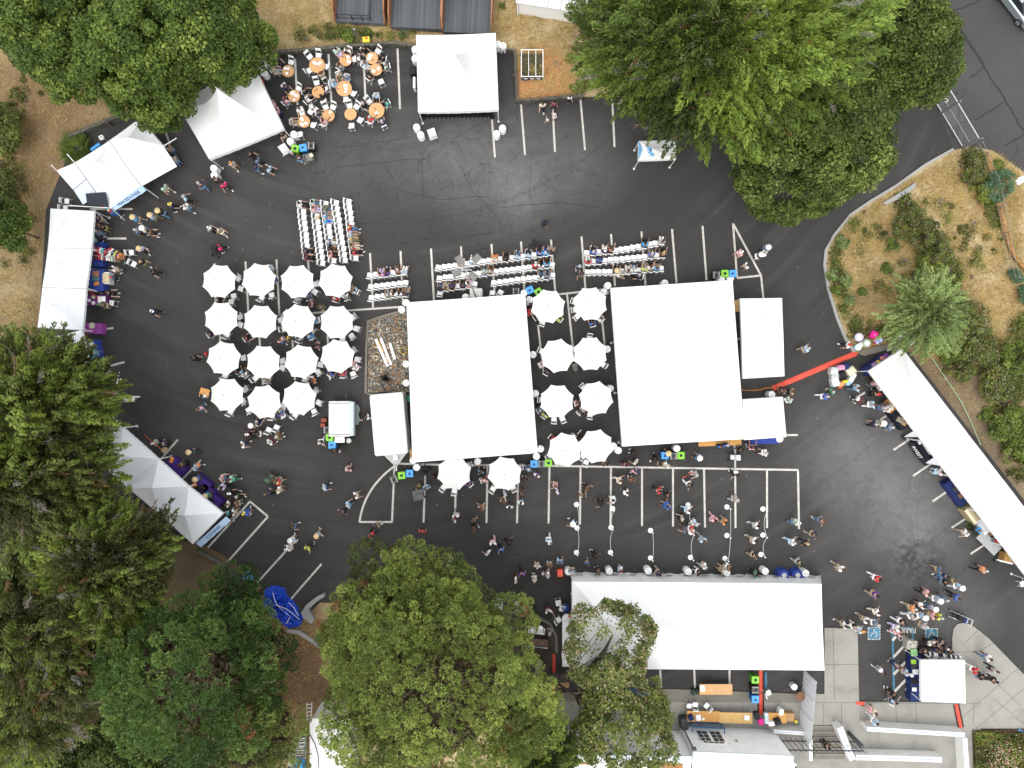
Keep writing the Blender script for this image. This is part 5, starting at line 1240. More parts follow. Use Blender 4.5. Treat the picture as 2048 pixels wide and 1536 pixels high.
# ---------------------------------------------------------------- people on foot: px,py,shirt bottom head,pose heading[,flags]
FOOT = '''466,329,eto,v-50 436,361,kkb,s90 450,371,qkb,w-60 503,311,kkb,w-20 512,336,ndk,v-10 404,372,nde,w120 331,376,htk,w-40 352,322,ede,s150 343,299,tdb,s180 540,340,lkb,c-20 517,322,dkk,w-30
550,210,ikb,s200 557,224,inL,s170 566,270,ktk,w-60 587,310,Gke,s60 600,318,ndb,s80 1085,212,skL,w-90 1108,210,mkk,s-90 1110,232,iwW,w180,k 1095,239,wtk,w200,k 1139,197,wkk,w-80,k
275,438,Bts,w180 309,434,fas,w170 325,426,kds,w160 345,413,nkx,w20 372,398,lke,w30 374,415,wde,v-20 279,463,dke,s180 291,460,sdw,w10 304,466,ukk,c0 200,438,ntb,s180 209,456,kaL,c180 198,465,dde,s200 192,481,ckk,s180 285,499,vks,w-40
287,525,kay,w-30 310,544,kkK,w-30 232,539,wtk,s200 229,556,dkr,s190,k 222,587,kkb,c0 210,611,Gtg,s180 310,623,nkW,w-20 422,458,ekW,w-20 442,462,tse,w-40 442,496,qkk,w200 390,716,kkk,w-20 192,706,cdr,s180 224,748,tke,s180 231,762,kwk,s160
410,792,wdk,c90 402,816,idb,w-60 262,797,yww,w180 316,885,hkW,s190 330,887,nkk,s180 386,903,nGs,w180 367,928,Gkb,s180 392,934,lde,w-10 398,957,bGs,s180 446,955,ide,w0 466,957,hgb,w180,g 450,972,vkk,w200 462,985,kkW,w0 477,991,Gke,w-20
459,1007,wkb,s180 470,1024,wtk,s190 492,1026,bbx,w60 457,1028,ckk,s150 418,990,cas,s170 475,1007,utk,s200 455,1044,cts,s30 497,868,mkW,w0 487,889,wnb,w10 506,850,ntw,w-10 502,873,kGk,w0 642,883,kwe,w-80 670,901,kkk,s-90 696,938,kie,w90
517,868,kwk,s0 557,873,aue,s30 542,884,wme,s40 547,958,Gtb,w-30 559,963,rty,w-20 559,979,wty,w0 539,985,nkL,w170 650,974,lne,w10 712,990,wtb,w20 697,1009,lde,w30 687,1023,nkL,w200 586,1053,Gdk,w0 636,1068,fts,w-50 585,1080,lww,w80 580,1094,wsW,w200 617,1095,ykb,w-110
752,1053,ntk,w30 744,1067,rkk,w-60 732,834,kwk,w180 867,953,kkk,s20 837,973,auk,s-40 852,975,dlb,s-60 962,943,dkb,w70 970,960,iue,s80 912,1030,wem,w-90 964,1014,utb,w180 948,1038,ukL,s-60 949,1053,kkb,w-60 986,1085,wik,w-80 977,1104,wke,w150 1002,1098,bkk,w-80 1017,1084,kkk,w20
1009,985,lke,s20 1007,999,usL,w200 1019,1013,wnk,s90 899,1115,wkk,w180 819,1115,wkk,w0 845,1062,rkb,s90 1056,938,dde,s60 1073,950,wpb,s60 1049,959,kmk,s90 1044,985,nub,w-90 1041,1005,wlk,w80 1111,970,tib,c180 1114,981,vke,s200 1173,975,ukb,w-20 1168,990,ktL,w180
1201,1005,kkk,w200 1226,998,wwk,w190 1271,923,ske,w150 1250,927,mkk,s-90 1271,942,nin,w60 1238,960,ssb,w10 1263,959,uuL,s90 1253,984,wkL,s0,w 1211,927,ktk,s-60 1266,904,kkk,s180 1309,917,kkk,w-90 1331,930,wte,w20 1334,905,kks,s200 1397,915,ldw,w160 1439,893,bkb,s90 1451,890,bne,s90
1479,899,kkk,s90 1504,895,kik,c90 1529,905,wwe,w180 1391,947,eee,c200 1378,968,kwk,w-60 1316,980,rkk,w0 1335,989,kkk,w-60 1333,1010,bbk,w180 1339,1016,bwb,w-80,k 1469,948,kkk,w-90,w 1468,997,eee,w0 1374,1019,wlb,w0 1363,1035,tke,w180 1388,1045,lwe,w20 1370,1058,dub,w160 1381,1057,rwe,w-10
1403,1078,leb,w-50 1426,1037,iik,w-60 1448,1043,otk,w150 1510,1050,wek,w10 1505,1079,wtk,w-10 1506,1109,ktb,w-20 1146,1045,lnw,w180 1097,1079,lwW,w-90 1189,1110,kkk,w-20 1119,1124,dlb,w90 1099,1129,utL,s-90 1074,1130,ste,s-90 1174,1125,btb,w-90,k 1144,1140,dte,s-90 1196,1140,kku,s-60
1241,1138,wlm,s180 1316,1144,ntk,w-50 1406,1130,wee,w-20 1396,1143,kwk,s160 1444,1138,tte,w160 1456,1133,uwk,s-30 1086,1143,nke,s200 1044,1146,pkk,w-90 1509,1146,gkk,w180 1561,780,kub,w20 1581,783,tkb,s180 1575,800,hwe,w30 1661,783,gke,w200 1647,793,bwe,w0 1711,776,ldL,w-10 1716,800,mku,w-30,w
1741,809,lwb,w0 1761,815,dde,s0 1771,818,wwW,s10 1746,848,nke,w180 1775,854,dde,w0 1758,846,sew,s0 1748,788,kkr,s0 1756,775,wkL,s0 1752,762,ukk,s30 1876,943,wlk,s0 1928,1064,wte,w200 1953,1059,Bke,w0 1961,1138,oke,w0 1876,1138,dtb,w180 1886,1150,ndk,w190 1588,1043,hdW,w0 1641,1040,udu,w-40
1625,1068,ntb,w-30 1582,1083,wle,w0 1607,1084,kky,w-10 1596,1123,Gek,w-40 1678,1135,wtb,w-30 1751,1155,rwk,w-20 1991,1083,rdk,s60 1746,1187,ptk,w-30 1751,1223,wsL,w20 1728,1238,wtL,w-20 1747,1245,dwe,w0 1686,1247,wtk,w200 1706,1251,kwe,w20 1716,1258,lwo,w0 1848,1184,ikb,w-20 1886,1162,kdb,w-10
1900,1158,akb,s20 1913,1172,lww,w10 1908,1192,bkb,w-30 1884,1197,dde,w10 1870,1197,fww,s0 1838,1209,wkk,w20 1821,1214,ote,w0 1861,1214,vdw,s30 1821,1232,ewe,w30 1840,1231,lww,w20 1861,1229,itb,s0 1873,1231,yoe,w-20 1843,1248,ete,w-20 1801,1242,kwk,w-30 1791,1254,wvb,w0 1793,1264,iib,w10
1858,1284,wkb,s-60 1872,1288,kib,s-90 1868,1296,nku,s-90 1886,1292,nwe,s180 1880,1281,Gkk,s-90 1846,1300,kkk,s-60 1895,1298,kkk,s180 1791,1328,nnb,s-30 1808,1342,lte,s0 1761,1340,nek,w-40,w 1783,1386,kkk,s90 1746,1422,siL,w160 1748,1441,lwk,w150 1973,1314,wdk,w150 1984,1337,ekb,w-30 1946,1338,rwk,w-20 1958,1350,kdk,w-20
1982,1357,kkk,w-20 1651,1488,kkk,s-60 1582,1525,wkk,w-60 1096,1220,wmk,p-60 1080,1250,kkw,c-90 1099,1262,nte,s-120 1048,1259,kuy,s-60 1031,1158,wke,s0 1069,1156,sse,s180 1095,1148,wie,s0 1269,1382,bbk,s90 1286,1387,bkb,s90 1480,506,iiW,w200 1492,532,wtb,w200 1532,497,ldw,s200 1525,508,wke,w20 1516,512,nww,s10
1158,534,dke,s-90 1161,548,nab,w-90 1090,445,nWk,w-100 1609,698,lte,w20 1694,690,wkr,w180 563,680,idb,w-40 579,677,akx,s90,k 620,608,kik,s0 643,615,Gab,s180 625,762,kok,s200 632,690,kik,w-60 1055,610,mke,s90 414,708,rkr,s0,k'''.replace('nWk', 'nkk')
for it in FOOT.split():
    px, py, c, rest = it.split(',', 3); rest, _, fl = rest.partition(',')
    pose, hd = rest[0], float(rest[1:]); 
    if pose == 'w' and prr.random() < .5: pose = 'v'
    px, py = float(px), float(py); sc = .66 if fl == 'k' else prr.uniform(.95, 1.04); onp = px > 1640 and py > 1300 and (py > 1403 or px > 1905) or (1648 < px < 1714 and 1255 < py)
    x, y, _ = P(px, py, .95 * sc + (.1 if onp else 0))
    t = person(x, y, .1 if onp else 0., R(hd), pose, c[0], c[1], c[2], sc, fl if fl and fl != 'k' else None)
    if (px, py) in ((1316, 980), (1791, 1328)): lettering('8' if px == 1316 else '7', .34, WHITE, (-.01, -.165, 1.24), 0, t, R(80), name='jersey_number')
# ---------------------------------------------------------------- barrels, bins, rope posts
LANDMARKS = []
def make_barrel():
    t = thing('water_barrel', None, 'barrel')
    b = MB(); b.lathe([(.24, 0), (.275, .04), (.29, .2), (.29, .28), (.282, .3), (.29, .32), (.29, .58), (.282, .6), (.29, .62), (.29, .72), (.27, .86), (.245, .885), (.235, .87), (.02, .865)], (0, 0, 0), 24); b.obj('drum', WHITE, t, smooth=False)
    for s in (-1, 1): b = MB(); b.lathe([(.035, .865), (.035, .89), (.02, .9)], (s * .14, .02, 0), 8); b.obj('bung_cap', DGREY, t)
    b = MB(); b.tube([(-.05, .235, .88), (0, .1, .9), (.02, -.05, .885), (.03, -.235, .87)], .016, 5); b.obj('strap', TENT_B, t)
    return t
B0 = make_barrel(); B0U = [0]
BAR = '''514,136,above the oak-side marquee corner, left barrel|527,145,upper right corner of the oak-side marquee, right barrel|587,268,right one at the lower right corner of the oak-side marquee|580,282,left one behind the green bin by the oak-side marquee|427,336,upper one at the lower tip of the oak-side marquee|428,350,lower one at the lower tip of the oak-side marquee|1006,91,right one at the upper right corner of the stage marquee|996,88,left one half hidden at the upper right stage corner|833,254,left upper one at the lower left stage corner|841,269,lower one beside the sandwich board by the stage|1005,256,right one at the lower right stage corner|993,267,left one at the lower right stage corner|830,98,upper one behind the left side of the stage marquee|830,116,lower one behind the left side of the stage marquee
812,605,upper one at the upper left corner of the central marquee|803,619,left one at the upper left corner of the central marquee|931,594,alone at the middle of the central marquee top edge|812,728,beside the pebble bed, upper one|812,766,beside the pebble bed, lower one|1048,586,upper one at the upper right corner of the central marquee|1059,599,right one at the upper right corner of the central marquee|1066,709,halfway along the right side of the central marquee|1071,787,lower on the right side of the central marquee|1081,898,upper one at the lower right corner of the central marquee|1073,913,lower one at the lower right corner of the central marquee|833,935,right one at the lower left corner of the central marquee|826,921,left one at the lower left corner of the central marquee|955,923,alone at the middle of the central marquee lower edge
1216,571,upper one at the upper left corner of the right marquee|1208,584,lower one at the upper left corner of the right marquee|1330,566,alone at the top edge of the right marquee|1443,558,left one at the upper right corner of the right marquee|1461,557,right one at the upper right corner of the right marquee|1215,698,between the second umbrella pair and the right marquee|1221,777,between the third umbrella pair and the right marquee|1227,892,upper one at the lower left corner of the right marquee|1237,901,lower one at the lower left corner of the right marquee|1354,897,alone at the lower edge of the right marquee|1560,878,under the lower edge of the small joined canopy|1544,789,above the small joined canopy tent
1137,1144,leftmost along the top of the long marquee beside the red cooler|1219,1143,second from left along the top of the long marquee|1297,1142,third from left along the top of the long marquee|1377,1144,fourth from left along the top of the long marquee|1454,1146,fifth from left along the top of the long marquee|1531,1143,sixth from left along the top of the long marquee|1612,1147,rightmost along the top of the long marquee|1131,1316,at the lower left corner of the long marquee'''
for seg in BAR.replace('\n', '|').split('|'):
    px, py, nm = seg.split(',', 2); x, y, _ = P(float(px), float(py), .87); rz = random.uniform(0, 6)
    if not B0U[0]: B0U[0] = 1; B0.location = (x, y, 0); B0.rotation_euler.z = rz; tag(B0, 'white water barrel ' + nm, None, 'white water barrels weighting the tents')
    else: dup(B0, (x, y, 0), rz, 'white water barrel ' + nm, 'white water barrels weighting the tents')
GREEN, BLUEP = M('lime_green_plastic', (.20, .50, .045), .5, .08), M('recycling_blue_plastic', (.07, .30, .66), .5, .08)
GREENS, BLUES = M('green_bin_body', (.09, .33, .03), .6, .15), M('blue_bin_body', (.02, .12, .36), .6, .15)
def make_bin(kind):
    t = thing(kind + '_bin', None, 'bin'); body, lid = {'green': (GREENS, GREEN), 'blue': (BLUES, BLUEP), 'black': (M('black_bin_body', (.02, .02, .022), .6), M('grey_bin_lid', (.07, .07, .072), .6))}[kind]
    b = MB(); s = [(.23, 0), (.27, .85)]
    k = [(x * .23, y * .23, 0) for x, y in ((-1, -1), (1, -1), (1, 1), (-1, 1))] + [(x * .27, y * .27, .86) for x, y in ((-1, -1), (1, -1), (1, 1), (-1, 1))]
    b.add(k, [(3, 2, 1, 0), (4, 5, 6, 7), (0, 1, 5, 4), (1, 2, 6, 5), (2, 3, 7, 6), (3, 0, 4, 7)]); b.obj('body', body, t)
    b = MB(); b.bbox((0, 0, .90), (.58, .58, .09), .03); b.obj('lid', lid, t)
    b = MB()
    if kind == 'green': b.lathe([(.12, .946), (.12, .952)], (0, 0, 0), 20)
    elif kind == 'blue': b.add([(-.11, -.12, .95), (.14, 0, .95), (-.11, .12, .95)], [(0, 1, 2)])
    else: b.box((0, -.02, .948), (.2, .2, .006))
    b.obj('opening', BLACK if kind != 'blue' else NAVY, t)
    if kind == 'black':
        for sx in (-1, 1):
            b = MB()
            for i in range(4): b.box((sx * .2, -.21 + .14 * i, .95), (.07, .07, .008))
            b.obj('lid_pictures', M('pale_lid_pictures', (.5, .48, .45), .6, .3), t)
    return t
BINS = {k: make_bin(k) for k in ('green', 'blue', 'black')}; BU = set()
for g_, lst in (('below the oak-side marquee corner', 'green,590,297,-13 blue,606,295,10 black,622,291,0'), ('above the upper right corner of the right marquee', 'black,1433,550,0 green,1450,547,0 blue,1466,547,0'), ('at the upper right corner of the central marquee', 'black,1032,583,0 blue,1060,580,25 green,1077,584,30'),
                ('at the lower right corner of the central marquee', 'blue,1068,928,90 black,1083,928,0 green,1097,926,0'), ('beside the box trailer hitch', 'black,788,959,20 green,803,951,5 blue,819,947,90'), ('beside the small generator trailer', 'black,654,860,0 green,659,875,0 blue,664,890,0'),
                ('below the right marquee', 'blue,1330,911,90 black,1347,912,0 green,1362,911,0'), ('on the red ramp below the long marquee', 'green,1511,1360,0 black,1511,1380,90 blue,1511,1399,90')):
    for q in lst.split():
        k, px, py, a = q.split(','); lab = {'green': 'lime green compost bin with round hole ', 'blue': 'blue recycling bin with triangle mark ', 'black': 'dark landfill bin with pale lid squares '}[k] + g_; x, y, _ = P(float(px), float(py), .93)
        if k not in BU: BU.add(k); BINS[k].location = (x, y, 0); BINS[k].rotation_euler.z = R(float(a)); tag(BINS[k], lab, None, k + ' sorting bins')
        else: dup(BINS[k], (x, y, 0), R(float(a)), lab, k + ' sorting bins')
x, y, _ = P(1159, 1345, .93); dup(BINS['green'], (x, y, 0), 0, 'lime green compost bin with round hole at the lower left of the long marquee', 'green sorting bins')
def make_post():
    t = thing('rope_post', None, 'rope post')
    b = MB(); b.lathe([(.20, 0), (.205, .02), (.17, .04), (.04, .06)], (0, 0, 0), 24); b.obj('base', WHITE, t)
    b = MB(); b.lathe([(.025, .05), (.025, .96)], (0, 0, 0), 8); b.obj('pole', WHITE, t); b = MB(); b.lathe([(.02, .95), (.055, .97), (.055, 1.01), (.02, 1.04)], (0, 0, 0), 10); b.obj('knob', WHITE, t); return t
PP0 = make_post(); first = True
PC = (((1153, 1009), (1154, 1056), (1153, 1105)), ((1225, 1017), (1222, 1055), (1221, 1105)), ((1301, 1061), (1301, 1116)), ((1376, 1010), (1382, 1065), (1381, 1115)), ((1454, 1014), (1454, 1071), (1450, 1117)), ((1526, 1018), (1526, 1070), (1522, 1109)))
for ci, colm in enumerate(PC):
    for i, (px, py) in enumerate(colm):
        x, y, _ = P(px, py, .03); lab = f"white rope post, {('top', 'middle', 'bottom')[i if len(colm) == 3 else i * 2]} one of the {('leftmost', 'second', 'third', 'fourth', 'fifth', 'rightmost')[ci]} queue line"
        if first: first = False; PP0.location = (x, y, 0); tag(PP0, lab, None, 'white rope posts')
        else: dup(PP0, (x, y, 0), 0, lab, 'white rope posts')
    for i in range(len(colm) - 1):
        A, C = Vector(P(*colm[i], .03)), Vector(P(*colm[i + 1], .03)); A.z = C.z = .92; b = MB(); n = 14
        b.tube([A.lerp(C, j / n) + Vector((.12 * math.sin(PI * j / n) * (-1) ** ci, 0, -.3 * math.sin(PI * j / n))) for j in range(n + 1)], .02, 5)
        tag(b.obj('queue_rope', M('pale_grey_rope', (.5, .5, .5), .8)), f"pale rope between the {('upper', 'lower')[i] + ' two' if len(colm) == 3 else 'two'} posts of the {('leftmost', 'second', 'third', 'fourth', 'fifth', 'rightmost')[ci]} queue line", 'rope', 'queue ropes')

# ---------------------------------------------------------------- trailers, car, light tower
ROOFW = M('dirty_white_roof', (.66, .66, .63), .5, .16, 1.6, 0, detail=10)
A, B_ = Vector(P(757, 784, 2.35)), Vector(P(776, 914, 2.35)); d = B_ - A
cx, cy, _ = P(777, 850, 2.35); t = thing('box_trailer', 'long white box trailer with dirty roof and pointed hitch beside the central marquee', 'trailer', (cx, cy, 0), R(5))
b = MB(); b.bbox((0, .06, 1.42), (2.55, 4.75, 1.85), .12); b.obj('body', [ROOFW], t)
b = MB(); b.box((0, .06, .42), (2.3, 4.6, .12)); b.obj('chassis', BLACK, t)
b = MB(); b.prism([(-1.0, -2.32), (1.0, -2.32), (.12, -3.35), (-.12, -3.35)], .45, .55); b.obj('hitch', M('light_grey_hitch', (.42, .42, .42), .5, .2), t); b = MB(); b.box((0, -3.5, .5), (.09, .5, .1)); b.lathe([(.06, .5), (.06, .62)], (0, -3.7, 0), 10); b.obj('coupling', METAL, t)
b = MB(); b.bbox((.05, -2.68, .68), (.36, .42, .26), .03); b.obj('battery_box', WHITE, t)
for s in (-1, 1):
    for yy in (-.1, -.85):
        b = MB(); b.cyl((s * 1.1, yy, .33), (s * 1.27, yy, .33), .33, None, 18); b.obj('wheel', BLACK, t)
b = MB(); b.box((1.285, -.6, 1.2), (.03, 1.2, 1.7)); b.obj('door', M('pale_door', (.5, .51, .52), .5), t)
b = MB(); b.box((0, .9, 2.352), (2.3, .03, .008)); b.box((0, -.7, 2.352), (2.3, .03, .008)); b.obj('roof_seams', M('grey_seam', (.4, .4, .39), .7), t)
cx, cy, _ = P(681, 838, 1.5); t = thing('generator_trailer', 'small white generator trailer with two white rimmed wheels left of the box trailer', 'trailer', (cx, cy, 0), R(0))
b = MB(); b.bbox((-.12, 0, 1.0), (1.62, 2.75, 1.0), .05); b.obj('body', ROOFW, t)
b = MB(); b.add([(.67, -1.33, 1.47), (.67, 1.33, 1.47), (.95, 1.33, 1.2), (.95, -1.33, 1.2)], [(0, 3, 2, 1)]); b.add([(.95, -1.33, 1.2), (.95, 1.33, 1.2), (.95, 1.33, .55), (.95, -1.33, .55)], [(0, 3, 2, 1)]); b.obj('side_panel', M('blue_white_panel', (.58, .65, .68), .5, .08), t)
for yy in (1.22, -1.22): b = MB(); b.box((-.12, yy, 1.505), (1.64, .05, .02)); b.obj('roof_band', DGREY, t)
for yy in (.7, -.1): b = MB(); b.cyl((1.0, yy, .3), (1.2, yy, .3), .3, None, 18); w_ = b.obj('wheel', BLACK, t); b = MB(); b.cyl((1.2, yy, .3), (1.225, yy, .3), .2, None, 16); b.obj('rim', WHITE, w_)
b = MB(); b.bbox((1.1, .3, .62), (.28, 1.6, .05), .03); b.obj('mudguard', M('grey_green_metal', (.10, .13, .125), .5), t); b = MB(); b.box((-.1, 0, .42), (1.7, 2.9, .1)); b.box((.2, 1.6, .42), (.1, .7, .1)); b.obj('chassis', DGREY, t)
b = MB(); b.bbox((-.2, -1.66, .95), (.78, .45, .06), .02); b.obj('side_tray', WHITE, t); b = MB(); b.lathe([(.2, .3), (.2, .7), (.12, .74)], (.45, -1.75, 0), 16); b.obj('gas_bottle', M('light_metal', (.45, .47, .46), .4), t)
for k in range(3): b = MB(); b.box((.55, .8 - .75 * k, 1.508), (.03, .12, .01)); b.obj('vent', BLACK, t)
for i, (px, py, lab) in enumerate(((650, 840, 'rust red crate at the left side of the generator trailer, upper one'), (648, 850, 'rust red crate at the left side of the generator trailer, lower one'))):
    b = MB(); b.bbox((0, 0, .2), (.4, .3, .4), .03); tag(b.obj('crate', M('rust_red_plastic', (.26, .07, .035), .7, .2), None, P(px, py)), lab, 'crate')
SILV = M('silver_car_paint', (.34, .40, .42), .25, .05, 3, metal=.5); GLASS = M('dark_car_glass', (.02, .024, .028), .1)
cx, cy, _ = P(2040, 0, .7); t = thing('parked_car', 'silver car parked at the top right corner, mostly out of frame', 'car', (cx, cy, 0), R(-52))
# length along local x, nose towards +x (down right in the photo)
prof = [(-2.2, .35), (-2.25, .75), (-2.0, .95), (-1.2, 1.0), (1.0, .95), (1.9, .82), (2.2, .62), (2.2, .35)]
b = MB(); vs = []
for yy, k in ((-.9, .97), (-.82, 1.), (.82, 1.), (.9, .97)):
    vs += [(x * k, yy, z if k == 1. or z < .5 else z - .07) for x, z in prof]
n = len(prof); fs = [tuple(range(n)), tuple(range(4 * n - 1, 3 * n - 1, -1))]
for r in range(3): fs += [(r * n + i, (r + 1) * n + i, (r + 1) * n + (i + 1) % n, r * n + (i + 1) % n) for i in range(n)]
b.add(vs, fs); b.obj('body', SILV, t)
b = MB(); vs = [(x, s * w, z) for x, w, z in ((-1.75, .80, .95), (-1.1, .66, 1.42), (.25, .66, 1.45), (1.15, .80, .93)) for s in (-1, 1)]
b.add(vs, [(0, 1, 3, 2), (4, 5, 7, 6), (0, 2, 4, 6), (1, 7, 5, 3)]); b.obj('window_glass', GLASS, t)
b = MB(); b.bbox((-.42, 0, 1.435), (1.42, 1.36, .06), .03); b.obj('roof', SILV, t)
for sx in (-1.35, 1.35):
    for s in (-1, 1): b = MB(); b.cyl((sx, s * .74, .32), (sx, s * .93, .32), .32, None, 20); w_ = b.obj('wheel', BLACK, t); b = MB(); b.cyl((sx, s * .93, .32), (sx, s * .945, .32), .21, None, 10); b.obj('rim', METAL, w_)
for s in (-1, 1): b = MB(); b.bbox((2.08, s * .66, .68), (.26, .3, .12), .03); b.obj('headlight', WHITE, t)
# floodlight tower
bx, by, _ = P(952, 594, 1.2); t = thing('light_tower', 'tall mast of four grey floodlights leaning out over the seats by the central marquee', 'light tower', (bx, by, 0))
PAN = planks('finned_grey_panel', (.16, .155, .145), (.22, .21, .2), 14)
tx, ty, tz = P(930, 540, 6.2); top = Vector((tx - bx, ty - by, tz)); mast = Vector((0, 0, 1.2))
b = MB(); b.tube([(0, 0, .3), mast, mast.lerp(top, .5), top], [.09, .08, .06, .045], 10); b.obj('mast', METAL, t)
b = MB(); b.bbox((0, 0, .75), (1.0, 1.4, .9), .08); b.obj('engine_box', M('pale_grey_housing', (.5, .5, .47), .5), t)
b = MB(); b.cyl(top + Vector((-.5, 0, 0)), top + Vector((.5, 0, 0)), .04); b.obj('crossbar', METAL, t)
for k, (px, py) in enumerate(((919, 520), (953, 517), (913, 546), (946, 552))):
    q = Vector(P(px, py, 6.3)) - Vector((bx, by, 0)); b = MB(); b.bbox((0, 0, 0), (.50, .62, .12), .03)
    o = b.obj('floodlight', PAN, t, tuple(q)); dv = q - top; o.rotation_euler = (0, 0, math.atan2(dv.y, dv.x) - PI / 2)
    b = MB(); b.tube([top, q], .025, 6); b.obj('arm', METAL, t)
for s in (-1, 1): b = MB(); b.tube([(0, 0, .5), (s * .9, -.3, .05)], .04); b.obj('outrigger', METAL, t)

# ---------------------------------------------------------------- top: planked booths, white shed, planter, gate
DECK = planks('dark_decking', (.075, .085, .095), (.12, .13, .14), 7.5); SIDE = M('brown_side_board', (.28, .13, .06), .7, .25, 3); SLATE = M('slate_blue_board', (.045, .065, .08), .7, .15)
def planked(label, q, bench, rail):
    x0, y0, x1, y1 = q; (a, c, _), (d_, e, _) = P(x0, y1, .9), P(x1, y0, .9); cx, cy = (a + d_) / 2, (c + e) / 2; w, l = d_ - a, e - c
    t = thing('planked_booth', label, 'booth', (cx, cy, .4), R(-3))
    b = MB(); b.box((0, 0, .25), (w, l, .5)); b.obj('deck', DECK, t)
    for s in (-1, 1): b = MB(); b.add([(s * w / 2, -l / 2, .3), (s * w / 2, l / 2, .3), (s * w / 2, l / 2, 2.4), (s * w / 2, -l / 2 + .5, 1.6), (s * w / 2, -l / 2, .9)], [(0, 1, 2, 3, 4)]); k = len(b.v); b.v += [(x + s * .09, y, z) for x, y, z in b.v[:5]]; b.f += [(9, 8, 7, 6, 5)] + [(i, (i + 1) % 5, 5 + (i + 1) % 5, 5 + i) for i in range(5)]; b.m += [0] * 6; b.obj('side_wall', SIDE, t)
    b = MB(); b.box((0, l / 2 - .05, 1.3), (w - .02, .1, 2.)); b.obj('back_wall', SLATE, t)
    if bench: b = MB(); b.bbox((-w * .22, l / 2 - 1.0, .85), (w * .5, .6, .08), .02); b.box((-w * .22, l / 2 - 1.0, .65), (w * .4, .4, .3)); b.obj('bench', SLATE, t)
    if rail:
        b = MB(); A = [(-w / 2 + .2, -l / 2 + .15), (w * .22, -l / 2 + .15), (w * .22, -l / 2 + 1.9)]
        for h in (.8, 1.3): b.tube([(x, y, h) for x, y in A], .03, 6)
        for x, y in A + [(-w * .15, -l / 2 + .15), (w * .05, -l / 2 + .15)]: b.cyl((x, y, .5), (x, y, 1.3), .035)
        b.obj('railing', BLACK, t)
    return t
planked('dark planked booth with a black railing, leftmost at the top edge', (674, -50, 772, 45), 0, 1)
planked('dark planked booth with a bench, middle of the three at the top edge', (784, -40, 885, 56), 1, 0)
planked('dark planked booth with a bench, rightmost of the three above the stage marquee', (889, -35, 984, 66), 1, 0)
cx, cy, _ = P(1125, -12, 2.4); t = thing('shed', 'white ribbed shed roof at the top edge beside the huge cypress', 'shed', (cx, cy, 0), R(-9))
RIB = planks('white_ribbed_roof', (.70, .71, .71), (.74, .74, .74), 1.0, 0, .03)
b = MB(); b.box((0, 0, 1.1), (6.6, 2.0, 2.2)); b.obj('wall', WHITE, t); b = MB(); b.box((0, 0, 2.24), (6.9, 2.3, .1)); b.obj('roof', RIB, t)
b = MB(); b.box((-.2, -.15, 2.4), (1.6, .5, .2)); b.obj('roof_hatch', M('hatch_grey', (.55, .56, .55), .5), t)
b = MB(); b.cyl((-3.3, -1.1, 0), (-3.3, -1.1, 2.2), .06); b.obj('corner_post', WHITE, t)
cx, cy, _ = P(1064, 132, .5); t = thing('planter', 'white framed wire planter with dark netting on the reddish bare patch', 'planter', (cx, cy, 0), R(0))
b = MB(); w, l = 1.7, 2.1
for p in ((-w / 2, -l / 2), (w / 2, -l / 2), (w / 2, l / 2), (-w / 2, l / 2)): b.box((p[0], p[1], .55), (.06, .06, .9))
for z in (.3, 1.0):
    for s in (-1, 1): b.box((s * w / 2, 0, z), (.05, l - .08, .05)); b.box((0, s * l / 2, z), (w - .08, .05, .05))
for k in (-1, 1): b.box((k * w / 6, 0, 1.0), (.04, l - .1, .04))
b.obj('frame', WHITE, t); b = MB(); b.box((0, 0, .3), (w - .1, l - .1, .35)); b.obj('soil_bed', M('planter_soil', (.07, .06, .045), .95, .5, 6), t)
b = MB(); b.box((0, -l / 2 - .03, .6), (w, .03, .5)); b.obj('front_board', DGREY, t)
for k in (-1, 0, 1): b = MB(); b.box((k * .5, -l / 2 - .05, .7), (.28, .02, .12)); b.obj('name_plate', WHITE, t)
for s in (-1, 1): b = MB(); b.cyl((s * .85, l / 2 + .02, .15), (s * .97, l / 2 + .02, .15), .15, None, 14); b.obj('wheel', BLACK, t)
n = 260; C = np.stack([RNG.uniform(-.75, .75, n), RNG.uniform(-.95, .9, n), RNG.uniform(.5, .8, n)], -1); ni = unit(RNG.normal(size=(n, 3)) + [0, 0, 1.]); U = ortho(ni) * .07; link('seedlings', leaf_mesh('seedlings', C, U, np.cross(ni, U) * .5, RNG.uniform(.1, .9, n), OAK), t)
for k, (a, c, lab) in enumerate((((1851, 175), (1882, 225), 'grey chain link gate leaf nearer the oaks with a white plate'), ((1883, 227), (1923, 294), 'grey chain link gate leaf nearer the dry slope'))):
    A, C = Vector(P(*a)), Vector(P(*c)); A, C = A * 1., C * 1.; d = C - A; L_ = d.length; t = thing('chain_link_gate', lab, 'gate', tuple(A), math.atan2(d.y, d.x), 'leaves of the drive gate'); h = 2.1
    b = MB(); b.tube([(0, 0, .12), (0, 0, h), (L_, 0, h), (L_, 0, .12), (0, 0, .12)], .055, 8); b.cyl((0, 0, h * .5), (L_, 0, h * .5), .025); b.cyl((L_ * .48, 0, .12), (L_ * .48, 0, h), .03); b.obj('frame', METAL, t)
    b = MB(); n = int(L_ / .14)
    for i in range(-int(h / .14), n):
        x0, x1 = i * .14, i * .14 + h - .12; z0, z1 = .12, h
        if x0 < 0: z0 -= x0; x0 = 0
        if x1 > L_: z1 -= x1 - L_; x1 = L_
        if x1 > x0: b.cyl((x0, .0, z0), (x1, .0, z1), .007, None, 3, cap=False); b.cyl((L_ - x0, .0, z0), (L_ - x1, .0, z1), .007, None, 3, cap=False)
    b.obj('wire_mesh', METAL, t)
    if not k: b = MB(); b.box((L_ * .72, -.05, 1.25), (.5, .02, .4)); b.obj('plate', WHITE, t)
